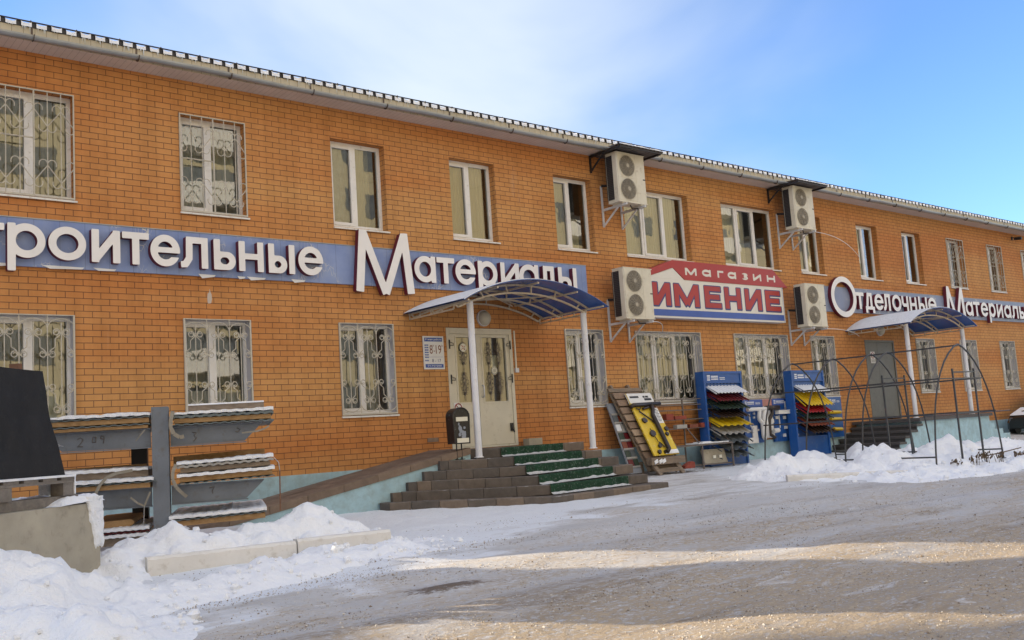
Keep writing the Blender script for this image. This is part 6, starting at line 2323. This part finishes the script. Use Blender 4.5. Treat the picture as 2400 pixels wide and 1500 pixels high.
b = MB()
b.prism([(-.78, .97), (-.30, .975), (-.26, 1.0), (-.26, 1.03), (-.30, 1.055), (-.78, 1.04)], lambda u, z: RP(u, .12, z), lambda u, z: RP(u, 2.0, z)); b.build('timber', M['board'], t)
def strap(pts, w, label, mat='strap'):
    b = MB()
    P = [RP(*p) for p in pts]
    for i in range(len(P) - 1):
        b.bar(P[i], P[i + 1], w, .005, E2)
    return tag(b.build('lashing_strap', M[mat], None, loc=P[0]), label, 'strap', 'lashing straps on the rack')
strap([(.215, -.075, 2.29), (.19, -.085, 2.19), (.185, -.09, 2.10), (.22, -.09, 2.02), (.285, -.07, 1.975), (.33, -.02, 1.985)], .045, 'twisted pale strap hanging from the upper right sheets by the column')
strap([(.235, -.075, 1.66), (.20, -.10, 1.58), (.195, -.11, 1.49), (.235, -.11, 1.39), (.30, -.07, 1.315), (.345, -.02, 1.27)], .038, 'twisted pale strap hanging from the lower right sheets by the column')
strap([(-.245, -.1, 1.625), (-.42, -.11, 1.605), (-.53, -.12, 1.56), (-.60, -.13, 1.48), (-.65, -.13, 1.38), (-.71, -.12, 1.26)], .034, 'pale strap arched over the lower left boards')
strap([(-.10, -.09, 2.09), (-.16, -.085, 2.02), (-.21, -.03, 1.965)], .012, 'short thin strap end by the column on the upper left arm')
strap([(1.32, -.06, 2.05), (1.27, -.07, 2.02), (1.18, -.06, 1.995), (1.0, -.02, 1.985)], .020, 'white strap tied from the right arm tip to the upper sheets')
strap([(-.28, -.02, 1.31), (-.20, -.05, 1.24), (-.13, -.03, 1.20), (-.06, -.05, 1.36)], .022, 'knotted strap below the lower left arm beside the column')
def chain(pts, label):
    b = MB()
    P = [RP(*p) for p in pts]
    for i in range(len(P) - 1):
        n = max(2, int((P[i + 1] - P[i]).length / .032))
        for k in range(n):
            a = P[i].lerp(P[i + 1], k / n); c = P[i].lerp(P[i + 1], (k + 1) / n)
            d = (c - a).normalized()
            s = (d.cross(Vector((0, 0, 1))) if k % 2 else d.cross(E1) if abs(d.dot(E1)) < .9 else d.cross(E2)).normalized()
            m = (a + c) / 2
            b.tube([m + d * .021 * math.cos(q) + s * .010 * math.sin(q) for q in [j * math.pi / 4 for j in range(8)]], .004, 4, closed=True)
    return tag(b.build('chain', M['chain'], None, loc=P[0]), label, 'chain', 'chains hanging on the rack')
chain([(-1.27, -.06, 2.04), (-1.15, -.03, 1.985), (-1.0, -.02, 1.955)], 'steel chain hooked on the upper left arm by the black stack')
chain([(1.365, -.03, 1.665), (1.42, -.02, 1.60), (1.43, -.02, 1.50)], 'short chain hanging from the tip of the lower right sheets')
chain([(-.13, -.04, 1.20), (-.14, -.04, 1.0)], 'chain with long links hanging below the lower left arm')
b = MB(); b.tube([RP(1.43, -.02, 1.52), RP(1.425, -.02, 1.30), RP(1.42, -.02, 1.02)], .009, 6)
tag(b.build('steel_rod', M['rust'], None, loc=RP(1.42, -.02, 1.0)), 'thin rusty rod hanging down from the right end of the rack to the snow', 'rod')
b = MB(); b.tube([RP(-.66, -.14, .93), RP(-.64, -.15, .70)], .010, 6)
tag(b.build('steel_rod', M['chain'], None, loc=RP(-.65, -.15, .7)), 'short pale rod leaning on the lowest boards left of the column', 'rod')

# ------------------------------------------------------------------ concrete block, pallet and black stack
BD = Vector((.757, .653, 0))                                # along the block's front
BN = Vector((-.653, .757, 0))                               # away from the camera
BC = Vector((3.30, -4.92, 0))                               # its right front corner
def BP(u, v, z):
    return BC + BD * u + BN * v + Vector((0, 0, z))
def bbx(b, u0, u1, v0, v1, z0, z1):
    a = [BP(u, v, z) for z in (z0, z1) for v in (v0, v1) for u in (u0, u1)]
    b.add(a, [(0, 2, 3, 1), (4, 5, 7, 6), (0, 1, 5, 4), (2, 6, 7, 3), (0, 4, 6, 2), (1, 3, 7, 5)])
t = thing('concrete_block', BP(-1.2, .6, .5), 'big stained concrete block with snow on its corner at the left edge', 'concrete block')
b = MB()
ch = .02
b.prism([(-2.6, 0.0), (-ch, 0.0), (0.0, ch), (0.0, 1.0), (-2.6, 1.0)], lambda u, v: BP(u, v, .3), lambda u, v: BP(u, v, 1.335))
b.build('block', M['concrete'], t)
b = MB()
vs = []; nu, nv = 36, 26
for j in range(nv + 1):
    for i in range(nu + 1):
        u = -.72 + .75 * i / nu
        v = -.03 + .9 * j / nv
        th = .03 + .055 * sstep(-.7, -.2, u) + .03 * frac(u * 5, v * 5, 1, 4)
        z = 1.337 + max(.002, th) * sstep(0, .16, min(u + .72, (v + .03) * 1.6 + .05, 1)) * (1 if u < -.02 else .7)
        vs.append(BP(u, v, z))
b.add(vs, [(j * (nu + 1) + i, j * (nu + 1) + i + 1, (j + 1) * (nu + 1) + i + 1, (j + 1) * (nu + 1) + i) for j in range(nv) for i in range(nu)])
vs = []
for j in range(20):                                         # snow frozen onto the corner of the front face
    for i in range(15):
        f = i / 14; g = j / 19
        u = .03 - .30 * f * (1 - .55 * g) - .015 * frac(g * 6, f * 3, 5, 3)
        z = 1.40 - .52 * g + .05 * frac(f * 4, g * 4, 2, 3) * (g > .1)
        v = -.012 - .028 * math.sin(math.pi * min(1, max(0, 1 - f))) * (1 - g * .8) - .012 * frac(f * 8, g * 8, 8, 3)
        if i == 14 or j == 19: v = .004
        vs.append(BP(u, v, z))
b.add(vs, [(j * 15 + i, j * 15 + i + 1, (j + 1) * 15 + i + 1, (j + 1) * 15 + i) for j in range(19) for i in range(14)])
b.build('snow_cap', M['snow'], t, smooth=True, recalc=False)
t = thing('plank', BP(-.6, .3, 1.34), 'grey timber beam on the concrete block under the pallet', 'plank')
b = MB(); bbx(b, -2.6, -.17, .14, .34, 1.338, 1.43); b.build('timber', M['pallet'], t)
t = thing('pallet', BP(-1, .6, 1.43), 'snowy wooden pallet under the black stack on the concrete block', 'pallet')
for k in range(8):
    b = MB(); bbx(b, -2.5 + k * .285, -2.5 + k * .285 + .215, .1, 1.0, 1.585, 1.612); b.build('deck_board', M['pallet'], t)
b = MB(); bbx(b, -2.5, -.29, .105, .20, 1.556, 1.584); b.build('stringer', M['pallet'], t)
for u in (-2.4, -1.4, -.46):
    b = MB(); bbx(b, u, u + .17, .11, .25, 1.432, 1.555); b.build('block_foot', M['pallet'], t)
b = MB(); bbx(b, -2.5, -.285, .085, .5, 1.613, 1.634); bbx(b, -.29, -.27, .1, .5, 1.44, 1.64); b.build('snow_layer', M['snow'], t)
t = thing('tarpaulin_stack', BP(-1.2, .7, 1.63), 'tall stack wrapped in black tarpaulin on the pallet at the left edge', 'wrapped stack')
b = MB()
nu, nz_ = 28, 26
vs = []
for j in range(nz_ + 1):
    g = j / nz_
    ur = -.33 - .21 * g - .03 * math.sin(g * 3)
    for i in range(nu + 1):
        f = i / nu
        u = -2.5 + (ur + 2.5) * f
        v = .17 + .10 * g + .018 * frac(u * 1.6, g * 2.4, 2, 3)
        vs.append(BP(u, v, 1.636 + 1.05 * g + .012 * math.sin(f * 5) * g))
b.add(vs, [(j * (nu + 1) + i, j * (nu + 1) + i + 1, (j + 1) * (nu + 1) + i + 1, (j + 1) * (nu + 1) + i) for j in range(nz_) for i in range(nu)])
rt_ = [vs[j * (nu + 1) + nu] for j in range(nz_ + 1)]
bk = [p + BN * .8 for p in rt_]
b.add(rt_ + bk, [(j, j + 1, nz_ + 2 + j, nz_ + 1 + j) for j in range(nz_)])
tp = [vs[nz_ * (nu + 1) + i] for i in range(nu + 1)]
b.add(tp + [p + BN * .8 for p in tp], [(i, i + 1, nu + 2 + i, nu + 1 + i) for i in range(nu)])
b.build('tarpaulin', M['tarp'], t, recalc=False)
b = MB(); bbx(b, -.66, -.60, .45, .55, 2.6, 2.76); b.build('post_end', M['rust'], t)

# ------------------------------------------------------------------ kerbs and snow heaps
def kerb(p, q, h, label, seed):
    p, q = Vector(p), Vector(q)
    d = (q - p).normalized()
    n = Vector((-d.y, d.x, 0))
    b = MB()
    e = .02
    m = 24
    rr = random.Random(seed)
    L = (q - p).length
    vs = []
    for i in range(m + 1):
        c = p + d * L * i / m
        ch = e + (.012 * rr.random())
        for (off, z) in ((0.0, -.25), (0.0, h - ch), (ch, h + .002 * rr.random()), (.16, h), (.16, -.25)):
            vs.append(c + n * off + Vector((0, 0, z)))
    fs = [(5 * i + j, 5 * i + 5 + j, 5 * i + 6 + j, 5 * i + 1 + j) for i in range(m) for j in range(4)]
    fs += [(0, 1, 2, 3, 4), tuple(5 * m + k for k in (4, 3, 2, 1, 0))]
    b.add(vs, fs)
    return tag(b.build('kerb', M['white_kerb'], None, loc=p), label, 'kerb', 'whitewashed kerbs round the beds')
kerb((3.72, -5.05, gz(3.7, -5)), (5.33, -5.24, gz(5.3, -5.2)), .175, 'whitewashed kerb stone half buried in front of the left snow heap', 1)
kerb((5.35, -5.24, gz(5.3, -5.2)), (6.50, -5.38, gz(6.5, -5.4)), .19, 'whitewashed kerb stone with a clean end at the right of the left snow heap', 2)
kerb((15.9, -4.45, gz(16, -4.4)), (17.6, -5.95, gz(17.6, -5.9)), .12, 'whitewashed kerb stone at the corner of the greenhouse bed', 3)
kerb((17.62, -5.97, gz(17.6, -5.9)), (22.2, -6.5, gz(22, -6.5)), .05, 'long whitewashed kerb buried along the front of the greenhouse bed', 4)

CRUMBS = []
def snow_heap(x0, x1, y0, y1, step, hfun, label, rough=.05, seed=0.0, clip=None):
    nx, ny = int((x1 - x0) / step), int((y1 - y0) / step)
    H = np.zeros((ny + 1, nx + 1))
    vs = []
    for j in range(ny + 1):
        for i in range(nx + 1):
            x, y = x0 + step * i, y0 + step * j
            wx = x + .10 * frac(x * 1.7, y * 1.7, seed + 3, 3)
            wy = y + .10 * frac(x * 1.7, y * 1.7, seed + 9, 3)
            h = hfun(wx, wy)
            if h > -.05:
                k = min(1.0, max(0.0, (h + .03) / .15))
                rg = mn.turbulence(Vector((x * 3.2, y * 3.2, seed)), 5, False)
                vd = mn.voronoi(Vector((x * 4.2 + .6 * wy, y * 4.2, seed)))[0]
                h += k * rough * .55 * (.42 - min(vd[0], .9)) + k * rough * 1.25 * (frac(x * 2.2, y * 2.2, seed, 4) * 1.0 + (rg - .6) * .45 + .20 * frac(x * 6, y * 6, seed + 1, 3))
            if clip:
                h = min(h, clip(x, y))
            H[j, i] = h
            vs.append((x, y, gz(x, y) + max(h, -.08)))
    fs = []
    for j in range(ny):
        for i in range(nx):
            if max(H[j, i], H[j, i + 1], H[j + 1, i], H[j + 1, i + 1]) > -.05:
                a = j * (nx + 1) + i
                fs.append((a, a + 1, a + nx + 2, a + nx + 1))
    rc = random.Random(int(seed * 10))
    cand = [j * (nx + 1) + i for j in range(ny + 1) for i in range(nx + 1) if -.03 < H[j, i]]
    low = [c for c in cand if H[c // (nx + 1), c % (nx + 1)] < .12]
    for c in rc.sample(cand, min(len(cand), int(22 * (x1 - x0) * .6))) + rc.sample(low, min(len(low), int(50 * (x1 - x0) * .6))):
        CRUMBS.append((vs[c], rc.uniform(.010, .030) * (2.0 if rc.random() < .10 else 1.0)))
    used = sorted({i for f in fs for i in f})
    ix = {o: n for n, o in enumerate(used)}
    b = MB()
    b.add([vs[o] for o in used], [tuple(ix[i] for i in f) for f in fs])
    cx, cy = (x0 + x1) / 2, (y0 + y1) / 2
    return tag(b.build('snow_heap', M['snow'], None, smooth=True, loc=(cx, cy, gz(cx, cy)), recalc=False), label, 'snow heap', 'shovelled snow heaps')

def cone(x, y, cx, cy, rx, ry, h, p=1.0, rot=0.0):
    dx, dy = x - cx, y - cy
    c, s = math.cos(rot), math.sin(rot)
    u, v = (c * dx + s * dy) / rx, (-s * dx + c * dy) / ry
    d = math.sqrt(u * u + v * v)
    return h * (1 - d ** p) if d < 1.6 else -1
def smax(vals, k=18.0):
    m = max(vals)
    return m + math.log(sum(math.exp(k * (v - m)) for v in vals if v > m - .5)) / k

def heap_left(x, y):
    a = smax([cone(x, y, 1.75, -6.35, 1.55, 1.3, .84, .9), cone(x, y, 2.45, -5.75, .9, .8, .40, 1.1), cone(x, y, .6, -7.0, 1.7, 1.4, .62, 1.0), cone(x, y, 2.15, -7.0, .45, .38, .50, 1.6), cone(x, y, 1.9, -7.6, 1.3, .9, .25, 1.4), cone(x, y, 2.9, -6.5, 1.2, .7, .16, 1.4)])
    return a
snow_heap(-1.2, 4.3, -9.0, -4.9, .045, heap_left, 'big snow heap in the lower left corner in front of the concrete block', .12, 1.3)
def heap_mid(x, y):
    lim = -5.02 - .12 * (x - 3.72)
    a = smax([cone(x, y, 4.15, -4.50, .95, .75, .52, 1.15), cone(x, y, 5.85, -4.50, .95, .72, .62, .95), cone(x, y, 5.2, -4.6, .8, .65, .40, 1.2), cone(x, y, 6.35, -4.70, .55, .5, .34, 1.2), cone(x, y, 3.5, -4.7, .7, .6, .25, 1.2), cone(x, y, 5.0, -4.72, 1.9, .62, .24, 2.2)])
    return a
def mid_clip(x, y):
    lim = -5.05 - (.118 * (x - 3.72) if x < 5.34 else .19 + .121 * (x - 5.34))
    if x < 3.7 or x > 6.55:
        return 9
    if y < lim + .07:
        return -1
    return .245 + (y - lim - .07) * .85 + .035 * frac(x * 5, y * 5, 3, 3)
snow_heap(3.0, 7.6, -5.9, -3.2, .04, heap_mid, 'white snow heap behind the kerb below the lumber rack', .095, 5.1, mid_clip)
def heap_verge(x, y):
    c = -5.86 - .42 * max(0, 5.2 - x) + .10 * max(0, x - 5.2)
    w = .55
    d = (y - c) / w
    e = sstep(2.2, 3.2, x) * (1 - sstep(6.2, 7.0, x))
    return (.125 * (1 - d * d) * e + .03 * frac(x * 1.4, y * 1.4, 2, 3)) if abs(d) < 1.3 else -1
snow_heap(2.2, 7.4, -8.2, -4.9, .045, heap_verge, 'low bank of shovelled snow between the kerb and the road', .07, 8.2)
def heap_green(x, y):
    inb = 1.0
    a = smax([cone(x, y, 17.2, -3.3, 1.1, .8, .50, 1.1), cone(x, y, 18.2, -3.55, 1.0, .8, .52, 1.2), cone(x, y, 19.3, -3.9, 1.0, .9, .48, 1.2), cone(x, y, 18.9, -4.7, 1.1, .8, .58, 1.2), cone(x, y, 17.8, -4.9, 1.2, .8, .30, 1.3),
              cone(x, y, 20.9, -5.0, 1.6, .9, .62, 1.0), cone(x, y, 21.7, -5.1, .9, .8, .55, 1.1), cone(x, y, 20.0, -5.4, 2.6, .9, .28, 1.8), cone(x, y, 19.2, -4.2, 3.2, 2.2, .22, 2.6), cone(x, y, 22.3, -3.5, 2.0, 1.6, .30, 1.4), cone(x, y, 17.6, -6.0, 1.4, .5, .14, 1.5), cone(x, y, 19.6, -6.45, 3.2, .75, .15, 2.0), cone(x, y, 17.4, -3.5, .5, .45, .50, 1.2), cone(x, y, 18.75, -4.55, .55, .5, .56, 1.2)])
    return a
snow_heap(15.6, 24.5, -7.4, -1.6, .07, heap_green, 'long lumpy snow heap buried round the feet of the greenhouse frame', .12, 2.7)
def heap_far(x, y):
    return smax([cone(x, y, 26.5, -3.6, 2.0, 1.0, .35, 1.2), cone(x, y, 24.6, -2.9, 1.4, .8, .30, 1.2), cone(x, y, 29, -4.0, 2.5, 1.2, .18, 1.4)])
snow_heap(22.8, 32, -5.8, -1.9, .12, heap_far, 'low snow heap against the blue landing wall of the far entrance', .06, 3.9)

def snow_crumbs():
    rr = random.Random(77)
    vs = []; fs = []
    for (p, r) in CRUMBS:
        o = len(vs)
        n = 7
        for k, (zz, rad) in enumerate(((-.7, .7), (.15, 1.0), (.75, .62))):
            for q in range(n):
                a = q * 2 * math.pi / n + k * .4
                u = rad * r * rr.uniform(.72, 1.2)
                vs.append((p[0] + u * math.cos(a), p[1] + u * math.sin(a), p[2] + r * (.35 + zz * rr.uniform(.8, 1.15))))
        for k in range(2):
            for q in range(n):
                fs.append((o + k * n + q, o + k * n + (q + 1) % n, o + (k + 1) * n + (q + 1) % n, o + (k + 1) * n + q))
        fs.append(tuple(o + 2 * n + q for q in range(n)))
    me = bpy.data.meshes.new('snow_crumbs')
    me.from_pydata(vs, [], fs)
    me.materials.append(M['snow'])
    o = bpy.data.objects.new('snow_crumbs', me)
    COL.objects.link(o)
    tag(o, 'loose crumbs of snow strewn over and round the shovelled heaps', None, None, 'stuff')
snow_crumbs()

def weeds():
    t = thing('dry_weeds', (20.5, -6.35, .55), 'dry brown weed stems sticking out of the snow in front of the greenhouse frame', 'weeds')
    rr = random.Random(9)
    b = MB()
    for (cx, cy, n, h) in ((19.0, -6.2, 5, .16), (19.6, -6.25, 7, .20), (20.1, -6.25, 9, .24), (20.6, -6.25, 7, .2), (21.6, -6.2, 4, .12), (22.1, -6.1, 7, .14)):
        for k in range(n):
            x, y = cx + rr.uniform(-.18, .18), cy + rr.uniform(-.08, .08)
            z = gz(x, y) + .08
            a = rr.uniform(-1, 1)
            p = [(x, y, z), (x + .06 * a, y, z + h * .6), (x + .16 * a, y, z + h), (x + .26 * a, y - .03, z + h * rr.uniform(.5, .9))]
            b.tube(p, [.006, .005, .004, .003], 4)
            for q in range(3):
                w = rr.uniform(.02, .045)
                px, pz = x + .2 * a + rr.uniform(-.06, .06), z + h * rr.uniform(.5, 1)
                b.add([(px - w, y, pz), (px, y - .02, pz + w * .7), (px + w, y, pz - w * .4), (px, y + .01, pz - w)], [(0, 1, 2, 3)])
    b.build('stems', M['weed'], t, recalc=False)
    g = MB(); g.tube([(19.9, -6.25, .72), (20.8, -6.28, .76), (21.8, -6.22, .80)], .012, 5); g.build('fallen_stem', M['weed'], t)
weeds()

# ------------------------------------------------------------------ dark car nosing in at the right edge
def car():
    t = thing('parked_car', (36.2, -.9, gz(36, -1)), 'black car with snow on its bonnet just entering at the right edge', 'car')
    z0 = gz(36, -1)
    def sec(x, zlo, zhi, hw):
        return [(x, -1.2 - hw, zlo), (x, -1.2 - hw * 1.0, (zlo + zhi) * .5), (x, -1.2 - hw * .86, zhi - .03), (x, -1.2 - hw * .5, zhi), (x, -1.2 + hw * .5, zhi), (x, -1.2 + hw * .86, zhi - .03), (x, -1.2 + hw, (zlo + zhi) * .5), (x, -1.2 + hw, zlo)]
    S = [sec(34.35, z0 + .22, z0 + .58, .66), sec(34.5, z0 + .20, z0 + .68, .78), sec(35.0, z0 + .2, z0 + .80, .84), sec(35.7, z0 + .2, z0 + .88, .86), sec(36.3, z0 + .2, z0 + 1.32, .82), sec(36.9, z0 + .2, z0 + 1.45, .80), sec(37.9, z0 + .2, z0 + 1.4, .80), sec(38.6, z0 + .2, z0 + .95, .80), sec(38.9, z0 + .25, z0 + .85, .74)]
    b = MB()
    vs = [p for s in S for p in s]
    b.add(vs, [(8 * i + j, 8 * i + 8 + j, 8 * i + 8 + (j + 1) % 8, 8 * i + (j + 1) % 8) for i in range(len(S) - 1) for j in range(8)] + [tuple(range(8)), tuple(8 * (len(S) - 1) + k for k in reversed(range(8)))])
    b.build('body', M['car'], t)
    w = MB()
    w.add([(35.76, -1.9, z0 + .93), (35.76, -.5, z0 + .93), (36.27, -.62, z0 + 1.29), (36.27, -1.78, z0 + 1.29)], [(0, 1, 2, 3)]); w.build('windscreen', M['dark_glass'], t, recalc=False)
    s = MB(); s.add([(34.52, -1.85, z0 + .70), (34.52, -.55, z0 + .70), (35.6, -.45, z0 + .91), (35.6, -1.95, z0 + .91), (34.45, -1.85, z0 + .66), (34.45, -.55, z0 + .66)], [(0, 1, 2, 3), (4, 5, 1, 0)]); s.build('snow_layer', M['snow'], t, recalc=False)
    for x in (35.05, 38.0):
        for y in (-2.0, -.42):
            k = MB(); k.lathe((x, y - .1, z0 + .31), [(0, 0), (.29, 0), (.31, .03), (.31, .17), (.29, .2), (0, .2)], 20, (0, 1, 0)); wh = k.build('wheel', M['black'], t)
    for y in (-1.78, -.62):
        h = MB(); h.lathe((34.37, y, z0 + .50), [(0, .02), (.07, .015), (.09, 0)], 14, (-1, 0, 0)); h.build('headlight', M['dark_glass'], t)
car()

# ------------------------------------------------------------------ apartments across the yard, mirrored in the glass; added unseen sun blockers
def apartment_block(x0, x1, y, depth, h, label):
    t = thing('apartment_block', ((x0 + x1) / 2, y, -.1), label, 'apartment block', 'cream apartment blocks across the yard')
    b = MB(); b.box(x0, x1, y - depth, y, -.3, h); b.box(x0 - .2, x1 + .2, y - depth - .2, y + .2, h, h + .4)
    b.build('wall', M['block_wall'], t)
    n = int((x1 - x0) / 3.0)
    for f in range(int(h // 2.9)):
        w = MB()
        for k in range(n):
            x = x0 + 1.0 + k * 3.0
            w.box(x, x + (1.9 if k % 3 else 1.2), y + .001, y + .03, .9 + f * 2.9, 2.3 + f * 2.9)
        w.build('window', M['dark_glass'], t)
    w = MB()
    for f in range(int(h // 2.9)):
        for k in range(2, n, 5):
            w.box(x0 + k * 3.0, x0 + k * 3.0 + 2.9, y + .03, y + 1.1, .2 + f * 2.9, 1.3 + f * 2.9)
    w.build('balcony', M['white_kerb'], t)
apartment_block(-2, 34, -33, 12, 24.0, 'long cream apartment block opposite the shop, mirrored in its windows')
apartment_block(39, 80, -30, 12, 24.0, 'second cream apartment block farther along the yard, mirrored in the far windows')
apartment_block(-50, -8, -38, 12, 24.0, 'cream apartment block behind the yard, beyond the left end of the shop')

SQ = Vector((-.72, .69, 0))                                 # towards the sun
SP = Vector((-.69, -.72, 0))                                # across it
def SW(p, q, z):
    return Vector((-.6, 0, 0)) + SP * p + SQ * q + Vector((0, 0, z))
def sbox(b, p0, p1, q0, q1, z0, z1, top=None):
    pp0, pp1 = top if top else (p0, p1)
    a = [SW(p, q, z) for z, (u, v) in ((z0, (p0, p1)), (z1, (pp0, pp1))) for q in (q0, q1) for p in (u, v)]
    b.add(a, [(0, 2, 3, 1), (4, 5, 7, 6), (0, 1, 5, 4), (2, 6, 7, 3), (0, 4, 6, 2), (1, 3, 7, 5)])
t = thing('low_sun_blocker', SW(3, 7, .7), 'unseen low brick box added left of the shop to block the sun', 'low_sun_blocker')  # box added out of frame to keep low sun off the near ground
b = MB(); sbox(b, -.4, 12, 5, 11, .3, 3.86); b.build('wall', M['brick'], t)
b = MB(); sbox(b, -.5, 12.1, 4.9, 11.1, 3.861, 4.0); b.build('roof', M['roof_dark'], t)
t = thing('split_sun_blocker', SW(1.7, 6, 4.3), 'unseen tall brick blocker added to split the sunlit ground into two strips', 'sun blocker')  # added unseen shape; its shadow parts the two sunlit strips
b = MB(); sbox(b, .85, 2.55, 5.2, 5.6, 4.001, 5.3, (1.02, 2.1)); sbox(b, 1.02, 2.1, 5.2, 5.6, 5.301, 12); b.build('blocker_shaft', M['brick'], t)
t = thing('flared_sun_blocker', SW(5, 7, 4.3), 'unseen flaring blocker added to narrow the second sunlit strip', 'water tank')  # added unseen blocker, slanted so its shadow trims the outer strip
b = MB(); sbox(b, 5.0, 7.5, 5.2, 5.5, 4.001, 5.45, (3.0, 9.5)); sbox(b, 3.0, 9.5, 5.2, 5.5, 5.451, 12); b.build('blocker_funnel', M['zinc'], t)
